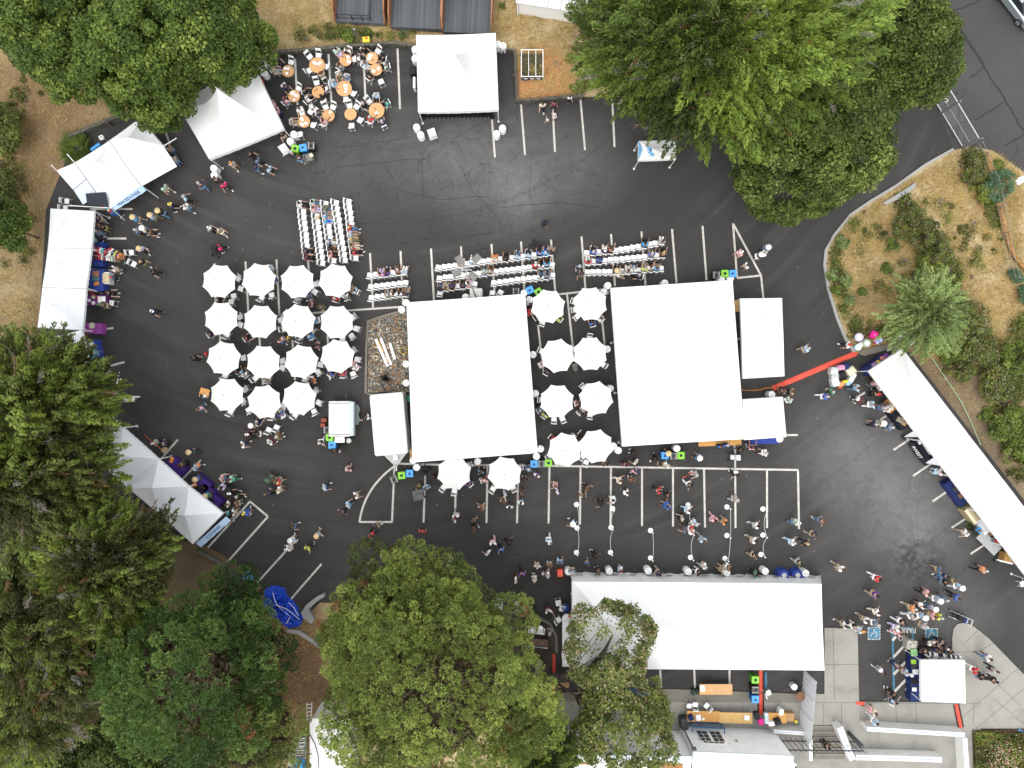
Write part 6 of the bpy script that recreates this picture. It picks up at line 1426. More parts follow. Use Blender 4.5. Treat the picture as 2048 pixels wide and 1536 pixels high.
for k, (px, py, lab) in enumerate(((1883, 226, 'gate post between the two gate leaves'), (1925, 297, 'gate post at the end of the gate by the dry slope'))):
    b = MB(); x, y, _ = P(px, py); b.cyl((0, 0, 0), (0, 0, 2.4), .055, None, 10); b.lathe([(.06, 2.4), (.07, 2.43), (.01, 2.5)], (0, 0, 0), 10); tag(b.obj('gate_post', METAL, None, (x, y, 0)), 'grey ' + lab, 'post', 'gate posts')
t = thing('wire_fence', 'sagging wire fence along the brown log on the right slope', 'fence'); FP = [P(*q) for q in ((1944, 296), (1956, 320), (1976, 370), (1988, 420), (1998, 470), (2006, 520), (2016, 560))]
for p in FP: b = MB(); b.cyl((p[0], p[1], 0), (p[0], p[1], 1.4), .035); b.obj('post', METAL, t)
b = MB()
for h in (.5, .9, 1.35): b.tube([(p[0], p[1], h) for p in FP], .012, 4)
b.obj('wire', METAL, t)
b = MB(); b.tube([P(*q, .35) for q in ((1972, 305), (1985, 350), (1998, 410), (2012, 470), (2030, 515), (2056, 545))], [.22, .27, .25, .22, .18, .14], 10)
tag(b.obj('fallen_log', M('orange_brown_bark', (.30, .165, .06), .9, .35, 4, .6), smooth=True), 'long orange brown fallen log down the right slope beside the wire fence', 'log')
b = MB(); b.tube([P(*q, .22) for q in ((1862, 712), (1880, 740), (1902, 772), (1925, 808), (1940, 840), (1952, 868), (1961, 890))], .035, 6); tag(b.obj('garden_hose', M('pale_green_hose', (.30, .42, .27), .6)), 'pale green hose running down the bank behind the long booth row', 'hose')
for lab, px, py, d, m, rz in (('pale blue crumpled sheet by the shrubs near the gate', 1949, 352, (.45, 1.1, .12), M('pale_blue_sheet', (.55, .68, .74), .7), .5), ('white crumpled bag near the right edge by the road', 2036, 363, (.7, .45, .25), WHITE, .6), ('red scrap beside the pale blue sheet', 1943, 338, (.3, .25, .12), RED, .2), ('pink scrap below the pale blue sheet', 1955, 366, (.3, .3, .1), M('dull_pink_scrap', (.5, .2, .22), .8), .2)):
    b = MB(); b.bbox((0, 0, d[2] / 2 + .15), d, .05); b.lathe([(d[0] * .3, .2), (d[0] * .25, .3), (.02, .34)], (.05, .1, 0), 7); tag(b.obj('litter', m, None, P(px, py), rz), lab, 'litter')

# ---------------------------------------------------------------- cable ramps, tarpaulin, bags
def ramp_(label, a, c, w, m=RED, black=None):
    A, C = Vector(P(*a)), Vector(P(*c)); d = C - A; L_ = d.length; t = thing('cable_ramp', label, 'cable ramp', tuple((A + C) / 2), math.atan2(d.y, d.x)); n = max(1, round(L_ / .9))
    for i in range(n):
        x = -L_ / 2 + L_ * (i + .5) / n; b = MB(); q = L_ / n * .49
        b.add([(x - q, -w / 2, .0), (x - q, -w * .28, .06), (x - q, w * .28, .06), (x - q, w / 2, .0), (x + q, -w / 2, .0), (x + q, -w * .28, .06), (x + q, w * .28, .06), (x + q, w / 2, .0)], [(0, 1, 5, 4), (1, 2, 6, 5), (2, 3, 7, 6), (0, 3, 2, 1), (4, 5, 6, 7)]); b.obj('segment', m, t)
        if black: b = MB(); [b.box((x, s * w * .62, .02), (q * 2, w * .3, .03)) for s in (-1, 1)]; b.obj('edge', BLACK, t)
    t.location.z = a[2] if len(a) > 2 else 0.004; return t
ramp_('long red cable ramp across the drive towards the long booth row', (1545, 777), (1713, 706), .42)
ramp_('red cable ramp under the bins below the long marquee', (1521, 1336, .004), (1521, 1384), .34, RED, 1); ramp_('red cable ramp over the pavement beside the blue bin', (1521, 1386, .112), (1521, 1428), .34, RED, 1)
ramp_('red cable ramp left of the leaning oak trunk', (1108, 1308), (1107, 1392), .26); ramp_('red cable ramp crossing the concrete below the merchandise canopy', (1912, 1408, .108), (1920, 1454), .32, RED, 1)
b = MB(); b.prism(XY((1710, 1402), (1728, 1402), (1727, 1409), (1712, 1408)), .1, .13); tag(b.obj('red_kerb_pad', RED), 'small red pad on the kerb beside the pavement walkers', 'pad')
ORC = M('orange_cord', (.72, .24, .04), .6)
for lab, pts in (('orange extension cord from the right marquee to the red ramp', ((1484, 780), (1505, 781), (1522, 779), (1536, 775), (1548, 776))), ('orange cord along the kerb end by the planters', ((1713, 706), (1730, 700), (1745, 692), (1758, 684), (1778, 672)))):
    b = MB(); b.tube([P(*q, .03) for q in pts], .03, 6); tag(b.obj('extension_cord', ORC), lab, 'cord', 'orange cords')
TARP = M('royal_blue_tarpaulin', (.014, .06, .46), .4, .45, 2.5, .8, 4)
pts = [(530, 1178), (548, 1170), (570, 1176), (574, 1190), (590, 1205), (607, 1238), (598, 1254), (576, 1258), (560, 1240), (535, 1228), (525, 1210)]
c = Vector(P(560, 1212)); ring = [Vector(P(*q)) - c for q in pts]; t = thing('tarpaulin', 'crumpled royal blue tarpaulin tied with white rope over a heap between two pines', 'tarpaulin', tuple(c)); b = MB(); n = len(ring); m_ = 9; sub = 5; N_ = n * sub; rr = random.Random(4)
for j in range(m_ + 1):
    k = 1 - j / m_
    for i in range(N_):
        u = i / sub; a = ring[int(u) % n].lerp(ring[(int(u) + 1) % n], u - int(u)); h = .75 * (1 - k ** 2.2) + (rr.uniform(-.17, .17) if 0 < j else 0); b.v.append((a.x * k * (1 + .03 * math.sin(i * 2.1)), a.y * k * (1 + .03 * math.sin(i * 2.1)), max(.02, h)))
for j in range(m_): b.f += [(j * N_ + i, j * N_ + (i + 1) % N_, (j + 1) * N_ + (i + 1) % N_, (j + 1) * N_ + i) for i in range(N_)]; b.m += [0] * N_
b.obj('sheet', TARP, t); b = MB()
for q in (((528, 1208), (545, 1205), (562, 1204), (580, 1214), (592, 1226), (602, 1236)), ((552, 1180), (556, 1194), (562, 1204), (574, 1218), (585, 1228), (578, 1242)), ((582, 1200), (592, 1212), (600, 1228))):
    b.tube([Vector(P(x, y)) - c + Vector((0, 0, .86 - .012 * abs(x - 562))) for x, y in q], .022, 5)
b.obj('rope', WHITE, t)
x, y, _ = P(497, 1153, .2); b = MB(); b.lathe([(.36, 0), (.42, .1), (.4, .3), (.34, .4), (.3, .38), (.26, .2), (.05, .18)], (0, 0, 0), 9); tag(b.obj('bag', M('sky_blue_bag', (.10, .34, .70), .5, .15), None, (x, y, .1)), 'open sky blue bag on the brown leaf litter by the parking lines', 'bag')
b = MB(); b.prism(XY((606, 1222), (614, 1208), (634, 1192), (650, 1184), (652, 1190), (636, 1200), (620, 1216), (632, 1236), (626, 1244), (610, 1232)), 0, .5); tag(b.obj('concrete_barrier', CONC_G), 'pale concrete barrier piece beside the blue tarpaulin under the pine', 'barrier')
b = MB(); b.wall(XY((575, 1259), (600, 1264), (625, 1280), (640, 1292)), .3, 0, .2); tag(b.obj('concrete_edging', CONC_G), 'curved pale concrete edging below the blue tarpaulin', 'edging')
b = MB(); b.wall(XY((395, 1100), (420, 1112), (452, 1130), (490, 1165)), .3, -.1, .35); tag(b.obj('log_edging', TIMBER), 'dark timber edging below the lower left canopy row', 'edging')

# sandwich boards and the yellow crate
for lab, px, py, rz, kind in (('white sandwich board with dark heading beside the green bin below the oak-side marquee', 571, 303, 30, 1), ('white sandwich board with dark heading below the stage marquee', 866, 272, 20, 1), ('white board lying by the pine tips near the grill', 998, 1204, -8, 0)):
    x, y, _ = P(px, py, .4); t = thing('sandwich_board', lab, 'sign', (x, y, 0), R(rz)); b = MB()
    for s in (-1, 1): b.box((0, s * .22, .45), (.62, .03, .95), 0, 0, ('X', -s * .42))
    b.obj('panels', WHITE, t)
    if kind:
        for k, (w, zz, h) in enumerate(((.44, .68, .12), (.36, .52, .04), (.40, .44, .04), (.34, .36, .04))):
            b = MB(); zr_ = zz - .45; b.box((0, -.24 - .0 + (zr_) * math.tan(.42) * .95 - .012, zz), (w, .012, h), 0, 0, ('X', .42)); b.obj('lettering_block', NAVY if k == 0 else M('grey_print', (.35, .36, .4), .7), t)
b = MB(); b.bbox((0, 0, .12), (.56, .42, .24), .03); b.bbox((.05, .05, .27), (.2, .14, .06), .02, 0, 1); tag(b.obj('crate', [M('yellow_plastic', (.70, .58, .05), .5), RED], None, P(733, 81, .45), .08), 'yellow crate with a red item on the lawn above the round tables', 'crate')
b = MB(); b.cyl((0, 0, 0), (.05, .12, 1.0), .04); b.bbox((.05, .12, 1.05), (.16, .12, .14), .02); tag(b.obj('power_pedestal', METAL, None, P(713, 75, .4)), 'small grey post with a white head left of the yellow crate', 'post')
x, y, _ = P(203, 275, 1.2); t = thing('fan', 'white box fan on a stand behind the twin booth', 'fan', (x, y, 0), R(25)); b = MB(); b.cyl((0, 0, 0), (0, 0, 1.1), .03); b.box((0, 0, .02), (.4, .4, .04)); b.obj('stand', METAL, t); b = MB(); b.bbox((0, 0, 1.2), (.34, .34, .2), .05); b.obj('housing', WHITE, t); b = MB(); b.lathe([(.07, 1.301), (.07, 1.31)], (0, 0, 0), 14); b.obj('hub', BLACK, t)
# ---------------------------------------------------------------- the white building, stairs, ramp walls, fence
STUCCO = M('white_stucco', (.80, .805, .80), .85, .07, 1.2, .25, 20); ROOFM = M('white_flat_roof', (.76, .765, .76), .8, .08, .8); LITTER = M('brown_leaf_litter', (.30, .155, .06), .95, .5, 9, .6, 15)
TRIMB = M('pale_blue_grey_trim', (.55, .64, .68), .6, .05)
bt = thing('stucco_building', 'white stucco building with an arched window, blue balcony rail and parapet roof at the bottom', 'building')
HB = 4.1
def pxy(a, c, z=0): return Vector(P(a, c, z))
# right block: front wall base from (1376,1447) to (1547,1458); roof edge at HB
def wallquad(b, p0, p1, z0, z1, th=.25, mi=0):
    A, C = Vector((p0[0], p0[1], 0)), Vector((p1[0], p1[1], 0)); d = (C - A).normalized(); nr = Vector((d.y, -d.x, 0)) * th
    b.add([A + Vector((0, 0, z0)), C + Vector((0, 0, z0)), C - nr * 0 + Vector((0, 0, z1)), A + Vector((0, 0, z1)), A + nr + Vector((0, 0, z0)), C + nr + Vector((0, 0, z0)), C + nr + Vector((0, 0, z1)), A + nr + Vector((0, 0, z1))],
          [(0, 3, 2, 1), (4, 5, 6, 7), (0, 1, 5, 4), (1, 2, 6, 5), (2, 3, 7, 6), (3, 0, 4, 7)], mi)
a0, a1 = pxy(1360, 1450), pxy(1545, 1458)
b = MB(); wallquad(b, a0, a1, -.05, HB); a2 = Vector((a1.x + .1, a1.y - 6, 0)); wallquad(b, a1 + Vector((0, -.25, 0)), a2, -.05, HB); b.obj('front_wall', STUCCO, bt)
l0, l1 = pxy(1085, 1456), pxy(1358, 1460)
b = MB(); wallquad(b, l0, l1, -.05, HB - .1); wallquad(b, l1 + Vector((.02, 0, 0)), a0 + Vector((.02, -.0, 0)), -.05, HB); b.obj('recessed_wall', STUCCO, bt)
b = MB(); wallquad(b, l0 + Vector((.25, -.26, 0)), l0 + Vector((.25, -6, 0)), -.05, HB - .1); b.obj('side_wall', STUCCO, bt)
def parapet(p, q, z, w, m):
    b = MB(); d = (q - p); c = (p + q) / 2; b.box((c.x, c.y, z), (d.length, w, .14), math.atan2(d.y, d.x)); return b.obj('parapet', m, bt)
parapet(a0 + Vector((0, -.2, 0)), a1 + Vector((.0, -.2, 0)), HB + .07, .5, TRIMB); parapet(l0 + Vector((0, -.2, 0)), l1 + Vector((0, -.2, 0)), HB - .03, .5, TRIMB)
parapet(a1 + Vector((-.15, -.46, 0)), a2 + Vector((-.15, -.2, 0)), HB + .072, .5, TRIMB); parapet(a0 + Vector((.15, -.46, 0)), a0 + Vector((.15, -6, 0)), HB + .074, .42, TRIMB)
b = MB(); b.prism([(a0.x, a0.y - .3), (a1.x - .2, a1.y - .3), (a1.x, a1.y - 6), (a0.x, a0.y - 6)], HB - .6, HB - .25); b.obj('roof', ROOFM, bt)
b = MB(); b.prism([(l0.x + .3, l0.y - .35), (l1.x, l1.y - .35), (l1.x, l1.y - 6), (l0.x + .3, l0.y - 6)], HB - .7, HB - .35); r_ = b.obj('roof', ROOFM, bt)
b = MB(); rr = random.Random(9)
def litter_poly(pts, z):
    o = []
    for (x0, y0), (x1, y1) in zip(pts, pts[1:] + pts[:1]):
        for i in range(8): u = i / 8; o.append(P(x0 + (x1 - x0) * u + rr.uniform(-3, 3), y0 + (y1 - y0) * u + rr.uniform(-2, 2), z)[:2])
    return o
b.prism(litter_poly([(1145, 1512), (1250, 1516), (1360, 1514), (1366, 1540), (1320, 1545), (1290, 1527), (1235, 1522), (1160, 1530)], HB - .33), HB - .35, HB - .3); b.prism(litter_poly([(1383, 1507), (1428, 1508), (1405, 1517), (1388, 1518)], HB - .2), HB - .25, HB - .2); tag(b.obj('leaf_litter', LITTER), 'brown fallen leaves lying on the white flat roof at the bottom', 'leaves', None, 'stuff')
# window in the right block
dirw = (a1 - a0).normalized(); nrm = Vector((-dirw.y, dirw.x, 0))
def on_wall(base, px, py, z, out): q = Vector(P(px, py, z)); u = (q - base).dot(dirw); return base + dirw * u + nrm * out + Vector((0, 0, z))
def window(base, px, w, z0, h, cols, rows, arch=.45):
    o = on_wall(base, px, 1470, 0, .0); rz = math.atan2(dirw.y, dirw.x); wr = link('window', MB().mesh('e', []), bt) if 0 else None
    b = MB(); n = 12; prof = [(-w / 2, z0), (w / 2, z0), (w / 2, z0 + h)] + [(w / 2 * math.cos(a), z0 + h + arch * math.sin(a)) for a in np.linspace(.15, PI - .15, n)] + [(-w / 2, z0 + h)]
    k = len(prof); b.v = [(x, .03, z) for x, z in prof] + [(x, -.01, z) for x, z in prof]; b.f = [tuple(range(k - 1, -1, -1))] + [(i, (i + 1) % k, k + (i + 1) % k, k + i) for i in range(k)]; b.m = [0] * len(b.f)
    f = b.obj('window', WHITE, bt, tuple(o), rz)
    b = MB()
    for half in (-1, 1):
        for i in range(cols):
            for j in range(rows):
                cw = (w / 2 - .16) / cols; ch = h / rows; b.box((half * (.09 + cw * (i + .5)), .038, z0 + ch * (j + .5)), (cw - .05, .012, ch - .07))
    for i in range(4): b.box((-w * .3 + w * .2 * i, .038, z0 + h + .16), (w * .17, .012, .2))
    b.obj('pane', M('window_glass_dark', (.05, .055, .06), .15, .3), f); return o, rz
o, rz = window(a0, 1408, 2.0, .9, 1.6, 2, 3)
b = MB()
for i in range(18): b.box((-1.25 + 2.5 * i / 17, .42, .75), (.03, .03, .8))
for z in (.35, 1.15): b.box((0, .42, z), (2.6, .07, .09))
for s in (-1, 1): b.box((s * 1.26, .22, 1.15), (.06, .4, .08)); b.box((s * 1.26, .22, .35), (.06, .4, .08))
b.obj('balcony_rail', M('blue_painted_steel', (.04, .13, .26), .5, .1), bt, tuple(o), rz)
window(l0, 1150, 1.9, 1.0, 1.5, 2, 2)
b = MB(); q = on_wall(a0, 1362, 1470, 0, .08); b.cyl(q, q + Vector((0, 0, HB - .3)), .05); b.box((q.x, q.y, HB - .15), (.3, .25, .3)); b.obj('downspout', M('dark_downspout', (.08, .08, .085), .6), bt)
for px in (1401, 1472): q = on_wall(a0, px * .985 + 5, 1465, 0, .06); b = MB(); b.bbox((q.x, q.y, 2.3), (.16, .12, .2), .03); b.obj('wall_lamp', METAL, bt)
# left annexe with pale roof under the pine
x0, y0, _ = P(622, 1440, 3.2); x1, y1, _ = P(700, 1600, 3.2); t = thing('annexe', 'low building with a pale flat roof under the bottom centre pine', 'building')
b = MB(); b.box(((x0 + x1) / 2, (y0 + y1) / 2, 1.5), (x1 - x0, y0 - y1, 3.1)); b.obj('wall', STUCCO, t); b = MB(); b.box(((x0 + x1) / 2, (y0 + y1) / 2, 3.12), (x1 - x0 + .2, y0 - y1 + .2, .12)); b.obj('roof', ROOFM, t)
b = MB(); b.tube([P(*q, 3.22) for q in ((619, 1468), (630, 1488), (636, 1510), (638, 1540))], .03, 5); b.obj('cable', DGREY, t)
def ladder(label, p0, p1, w, n, m, z0, z1, cap=None):
    A, C = Vector(P(*p0, z0)), Vector(P(*p1, z1)); d = C - A; s = Vector((-d.y, d.x, 0)).normalized() * w / 2; t = thing('ladder', label, 'ladder', tuple(A)); 
    for k in (-1, 1): b = MB(); b.tube([s * k, s * k * .85 + d], .035, 6); b.obj('rail', m, t)
    b = MB()
    for i in range(n): u = (i + .5) / n; e = s * (1 - .15 * u); b.cyl(d * u - e, d * u + e, .028)
    b.obj('rungs', ALU, t)
    if cap:
        for k in (-1, 1): b = MB(); b.box(tuple(s * k + Vector((0, 0, .05))), (.12, .16, .1)); b.obj('foot', cap, t)
YEL = M('yellow_ladder_foot', (.60, .40, .06), .6)
ladder('grey aluminium ladder lying beside the annexe roof', (619, 1405), (618, 1442), .40, 5, ALU, .4, 1.0); ladder('greenish ladder with yellow feet left of the annexe', (607, 1458), (602, 1505), .52, 6, M('green_fibreglass_rail', (.18, .36, .28), .6), .3, 1.6, YEL)
t = thing('pallet_stack', 'grey slatted pallets stacked beside the annexe', 'pallet', P(604, 1490)); b = MB()
for i in range(9): b.box((0, .8 - .2 * i, .45), (1.0, .12, .05))
for s in (-1, 0, 1): b.box((s * .42, 0, .22), (.1, 1.8, .4))
b.obj('slats', M('grey_pallet_wood', (.21, .20, .18), .9, .25), t)
b = MB(); b.bbox((0, 0, .35), (.9, 1.2, .7), .2); b.bbox((.1, .1, .72), (.5, .6, .12), .05); tag(b.obj('blue_tarp_bundle', M('bright_blue_tarp', (.015, .20, .48), .5, .25, 3), None, P(602, 1524)), 'bright blue tarp bundle at the bottom edge left of the annexe', 'tarp')
b = MB(); b.box((0, 0, .15), (.5, 1.8, .3)); tag(b.obj('concrete_block', CONC, None, P(584, 1525)), 'pale stained concrete block left of the blue tarp bundle', 'block')

# low walls round stairs and ramp: top white, inner faces in light
CAPW = M('white_wall_paint', (.64, .64, .62), .8, .08, 2)
def lowwall(label, pts, w, h, z0=0., sl=None):
    t = thing('low_wall', label, 'wall'); b = MB(); b.wall([p[:2] for p in pts], w, z0, h); b.obj('wall', CAPW, t); b = MB(); b.strip([p[:2] for p in pts], .045, h + .005); b.obj('blue_line', M('blue_edge_tape', (.10, .22, .40), .7), t); return t
def px_(h, *p): return [P(a, c, h) for a, c in p]
lowwall('white low wall between the building corner and the stairs', px_(1.15, (1548, 1463), (1618, 1468), (1622, 1480), (1622, 1522)), .26, 1.15)
lowwall('white low wall on the right of the stairs, bending at the fence', px_(1.15, (1680, 1455), (1697, 1500), (1706, 1520)), .5, 1.15)
lowwall('long white low wall along the pavement above the ramp', px_(1.2, (1734, 1458), (1830, 1464), (1930, 1470)), .34, 1.2)
lowwall('white low wall down the right end of the ramp beside the flower bed', px_(1.2, (1930, 1476), (1936, 1560)), .34, 1.2)
lowwall('white inner low wall of the ramp below the fence post', px_(1.1, (1712, 1515), (1800, 1517), (1884, 1520)), .40, 1.1)
for lab, px, py in (('on the wall left of the stairs', 1574, 1455), ('at the left end of the long ramp wall', 1772, 1457), ('near the right end of the long ramp wall', 1885, 1460)):
    b = MB(); x, y, _ = P(px, py, .9); b.box((0, 0, 0), (.36, .035, .2), R(-3)); tag(b.obj('blue_tile_sign', M('blue_enamel', (.06, .16, .42), .4), None, (x, P(px, 1459 if px < 1600 else 1453 if px < 1800 else 1459, 0)[1] + .16, .75)), 'small blue plate ' + lab, 'plate', 'blue plates on the low walls')
t = thing('staircase', 'concrete staircase with pale nosings between the white low walls', 'stairs')
for i in range(6):
    (x0, y1, _), (x1, y0, _) = P(1622, 1450 + i * 10), P(1668 + i * 3, 1460 + i * 10); b = MB(); b.box(((x0 + x1) / 2, (y0 + y1) / 2, .12 + .08 * i), (x1 - x0, y1 - y0 + .02, .16)); st = b.obj('step', CONC_D, t); b = MB(); b.box(((x0 + x1) / 2, y1 - .03, .205 + .08 * i), (x1 - x0, .06, .01)); b.obj('nosing', CONC, st)
t = thing('iron_fence', 'black iron picket fence across the foot of the stairs at the bottom edge', 'fence'); fz = 2.0
b = MB(); A, C = Vector(P(1568, 1500, fz)), Vector(P(1727, 1502, fz)); b.tube([A, C], .05, 6); b.obj('top_rail', M('black_iron', (.035, .035, .04), .5), t); b = MB(); q = Vector((0, 0, -1.4)); b.tube([A + q, C + q], .05, 6); b.obj('bottom_rail', M('black_iron', (0, 0, 0)), t)
for i in range(16): b = MB(); p = A.lerp(C, i / 15.); b.cyl((p.x, p.y, .1), (p.x, p.y, fz + .15), .022, None, 6); b.cyl((p.x, p.y, fz + .15), (p.x, p.y, fz + .3), .03, .004, 6); b.obj('picket', M('black_iron', (0, 0, 0)), t)
p = Vector(P(1724, 1490, 2.3)); b = MB(); b.box((p.x, p.y - .1, 1.2), (.22, .22, 2.4)); b.obj('post', M('grey_iron', (.07, .07, .075), .6), t)
# flower bed
t = thing('flower_bed', 'green and brown flower bed with pink and white blossoms in the bottom right corner', 'flower bed'); b = MB(); b.prism(XY((1942, 1459), (2060, 1457), (2060, 1560), (1946, 1560)), 0, .2); b.obj('soil', M('bed_soil', (.09, .06, .035), .95, .4, 4), t)
n = 7000; (xa, ya, _), (xb, yb, _) = P(1944, 1558), P(2058, 1460); C = np.stack([RNG.uniform(xa, xb, n), RNG.uniform(ya, yb, n), RNG.uniform(.22, .5, n)], -1); ni = unit(RNG.normal(size=(n, 3)) + [0, 0, 1.]); U = ortho(ni)
tn = np.clip(.4 + .3 * np.sin(C[:, 0] * 1.3) * np.cos(C[:, 1] * 1.7) + RNG.normal(0, .15, n), 0, .85); q = RNG.random(n) < .13; tn[q] = RNG.uniform(.88, .93, q.sum())
link('plants', leaf_mesh('plants', C, U * .1, np.cross(ni, U) * .06, tn, SHRUB), t); n = 260; C = np.stack([RNG.normal((xa + xb) / 2, .7, n), RNG.normal((ya + yb) / 2 - .2, .7, n), RNG.uniform(.45, .55, n)], -1); C[:, 0] = np.clip(C[:, 0], xa + .1, xb - .1); C[:, 1] = np.clip(C[:, 1], ya + .1, yb - .1); ni = unit(RNG.normal(size=(n, 3)) * .5 + [0, 0, 1.]); U = ortho(ni)
link('blossoms', leaf_mesh('blossoms', C, U * .05, np.cross(ni, U) * .05, RNG.uniform(0, 1, n), leafmat('pink_blossoms', [(0, (.5, .25, .25)), (1., (.62, .55, .50))])), t)
b = MB(); b.bbox((0, 0, .2), (.8, .25, .1), .03); tag(b.obj('blue_edging_tape', M('blue_edge_tape', (0, 0, 0)), None, P(2042, 1462), -.5), 'blue edging strip beside the flower bed at the right edge', 'edging')

# ---------------------------------------------------------------- tables, booth goods and other small things
def oblong(label, px, py, L_, w, rz, m, h=.75, cloth=None, group=None, cat='table', leg=METAL):
    x, y, _ = P(px, py, h); t = thing('folding_table', label, cat, (x, y, 0 if not (py > 1400 or px > 9999) else .1), R(rz), group)
    b = MB(); b.bbox((0, 0, h - .025), (L_, w, .05), .015); b.obj('table_top', m, t)
    for sx in (-1, 1):
        for sy in (-1, 1): b = MB(); b.tube([(sx * (L_ / 2 - .12), sy * (w / 2 - .08), 0), (sx * (L_ / 2 - .2), sy * (w / 2 - .08), h - .05)], .018, 6); b.obj('leg', leg, t)
    if cloth:
        b = MB(); k = 40; per = []
        for i in range(k):
            u = i / k * 4; s_ = int(u); f = u - s_; cs = [(-1, -1), (1, -1), (1, 1), (-1, 1)]; p, q = cs[s_], cs[(s_ + 1) % 4]; per.append(((p[0] + (q[0] - p[0]) * f) * (L_ / 2 + .012), (p[1] + (q[1] - p[1]) * f) * (w / 2 + .012)))
        vs = [(x_, y_, h + .008) for x_, y_ in per] + [(x_ * 1.02 + .03 * math.sin(i * 1.9), y_ * 1.04 + .03 * math.cos(i * 1.7), .06) for i, (x_, y_) in enumerate(per)]
        b.add(vs, [tuple(range(k))] + [(i, k + i, k + (i + 1) % k, (i + 1) % k) for i in range(k)]); b.obj('table_cloth', cloth, t)
    return t
PURP, BLUEC, WCL = M('purple_cloth', (.16, .03, .17), .8, .2), M('royal_blue_cloth', (.025, .05, .26), .8, .2), M('white_cloth', (.66, .67, .70), .8, .06); PURD = M('deep_purple_cloth', (.05, .02, .17), .8, .2)
for a in (('blue covered table at the upper left booth canopy', 196, 508, 1.9, .75, 90, BLUEC, .75, BLUEC), ('blue covered table of trinkets, middle of the left booth row', 192, 560, 1.7, 1.15, 90, BLUEC, .75, BLUEC), ('small table with a tray of beads beside the blue covered trinket table', 211, 556, .9, .6, 90, WCL, .7, WCL), ('purple covered table of plates in the left booth row', 190, 600, 1.7, .75, 0, PURP, .75, PURP),
          ('bright purple covered table with one large plate at the end of the left booth row', 182, 656, 1.6, .8, -4, M('bright_purple_cloth', (.25, .05, .26), .8, .15), .75, M('bright_purple_cloth', (0, 0, 0))), ('blue covered table of bottles beside the cypress tips', 186, 705, 1.9, .8, 100, BLUEC, .75, BLUEC),
          ('deep purple covered table, upper one at the lower left booths', 352, 933, 1.5, .8, -40, PURD, .75, PURD), ('deep purple covered table, second one at the lower left booths', 404, 966, 1.3, .7, -40, PURD, .75, PURD), ('deep purple covered table, third one at the lower left booths', 414, 983, 1.1, .7, -40, PURD, .75, PURD), ('deep purple covered table, lowest one at the lower left booths', 428, 1000, 1.2, .7, -40, PURD, .75, PURD),
          ('black covered table with white letters in the long right booth row', 1849, 894, 2.0, .75, -57, M('black_cloth', (.008, .01, .02), .8, .2), .75, M('black_cloth', (0, 0, 0))), ('navy and white covered table of trinkets in the long right booth row', 1914, 985, 2.2, .8, -53, WCL, .75, NAVY), ('white covered table beside the potted plant in the long right booth row', 1966, 1048, 1.6, .8, -53, WCL, .75, WCL),
          ('grey folding table with bare top near the right edge', 1978, 1086, 2.0, .85, -45, M('grey_laminate', (.33, .345, .35), .5, .08), .75, None), ('table of wooden crafts at the upper part of the long right booth row', 1785, 818, 1.7, .75, -52, WOOD_O, .75, None), ('dark table of brushes at the upper part of the long right booth row', 1800, 838, 1.6, .75, -52, M('black_cloth', (0, 0, 0)), .75, M('black_cloth', (0, 0, 0))),
          ('covered table of plush toys at the top of the long right booth row', 1752, 730, 1.9, .7, 35, NAVY, .75, NAVY), ('pale tan folding table below the long marquee', 1432, 1379, 2.6, .84, 0, WOOD, .75, None), ('orange brown folding table against the white building, left half', 1406, 1432, 2.6, .85, -1, WOOD_O, .75, None), ('lighter tan folding table against the white building, right half', 1471, 1435, 2.6, .85, -1, M('light_oak_laminate', (.55, .35, .13), .5, .1), .75, None),
          ('orange brown table of cartons at the end by the panel fence', 1552, 1435, 1.6, .8, -1, WOOD_O, .75, None), ('long white covered merchandise table left of the merchandise canopy', 1832, 1356, 3.6, .8, 90, NAVY, .75, NAVY), ('white prep table beside the grill', 1073, 1262, 1.3, .5, -6, WHITE, .85, None), ('white bar table against the left end of the long marquee', 1136, 1288, 3.6, .9, 90, WHITE, .9, None),
          ('orange trimmed serving table along the lower edge of the right marquee', 1440, 884, 3.4, .6, 2, WOOD_O, .75, None), ('serving table of trays under the joined canopy edge', 1530, 880, 2.2, .6, 2, WOOD, .75, M('royal_blue_cloth', (0, 0, 0))), ('tan table peeping out above the joined canopy pair', 1478, 612, .9, .8, 90, WOOD, .75, None)):
    oblong(*a)
banner('orange red banner beside the half buried booth', (288, 868, 1.8), (322, 897, 1.8), .45, M('orange_red_banner', (.62, .14, .08), .7, .1), None, None, 0, 1.0)
banner('long blue and navy banner at the end of the lower left booth row', (392, 1087, 2.0), (452, 1033, 2.0), .5, M('pale_blue_banner', (0, 0, 0)), 'COOKIES', NAVY, .34, .4)
banner('black banner with white letters at the long right booth row', (1827, 884, .8), (1853, 922, .8), .5, BLACK, 'INVEST', WHITE, .36, 1.0)
banner('maroon banner with white script between two left booths', (173, 578, 1.8), (196, 592, 1.4), .3, M('maroon_banner', (.30, .02, .05), .7, .1), None, None, 0, .9)
t = thing('striped_stall', 'tan and cream striped cabinet among the tables of the long right booth row', 'cabinet', P(1940, 1024, .5), R(-53)); b = MB(); b.bbox((0, 0, .1), (1.3, 1.0, 1.0), .03); b.obj('body', planks('tan_cream_stripes', (.30, .24, .13), (.55, .47, .30), 3.0, PI / 2, .02), t); b = MB(); b.bbox((0, -.42, .63), (1.35, .25, .05), .02); b.obj('lip', M('cream_trim', (.6, .54, .38), .6), t)
x, y, _ = P(1945, 1045, .4); t = straps('potted plant with a yellow green pot edge beside the striped cabinet', 1945, 1045, 14, 160, OAK, 'potted_plant', 'plant'); b = MB(); b.lathe([(.14, 0), (.2, .25), (.2, .28)], (0, 0, 0), 14); b.obj('pot', M('yellow_green_pot', (.42, .5, .14), .6), t)
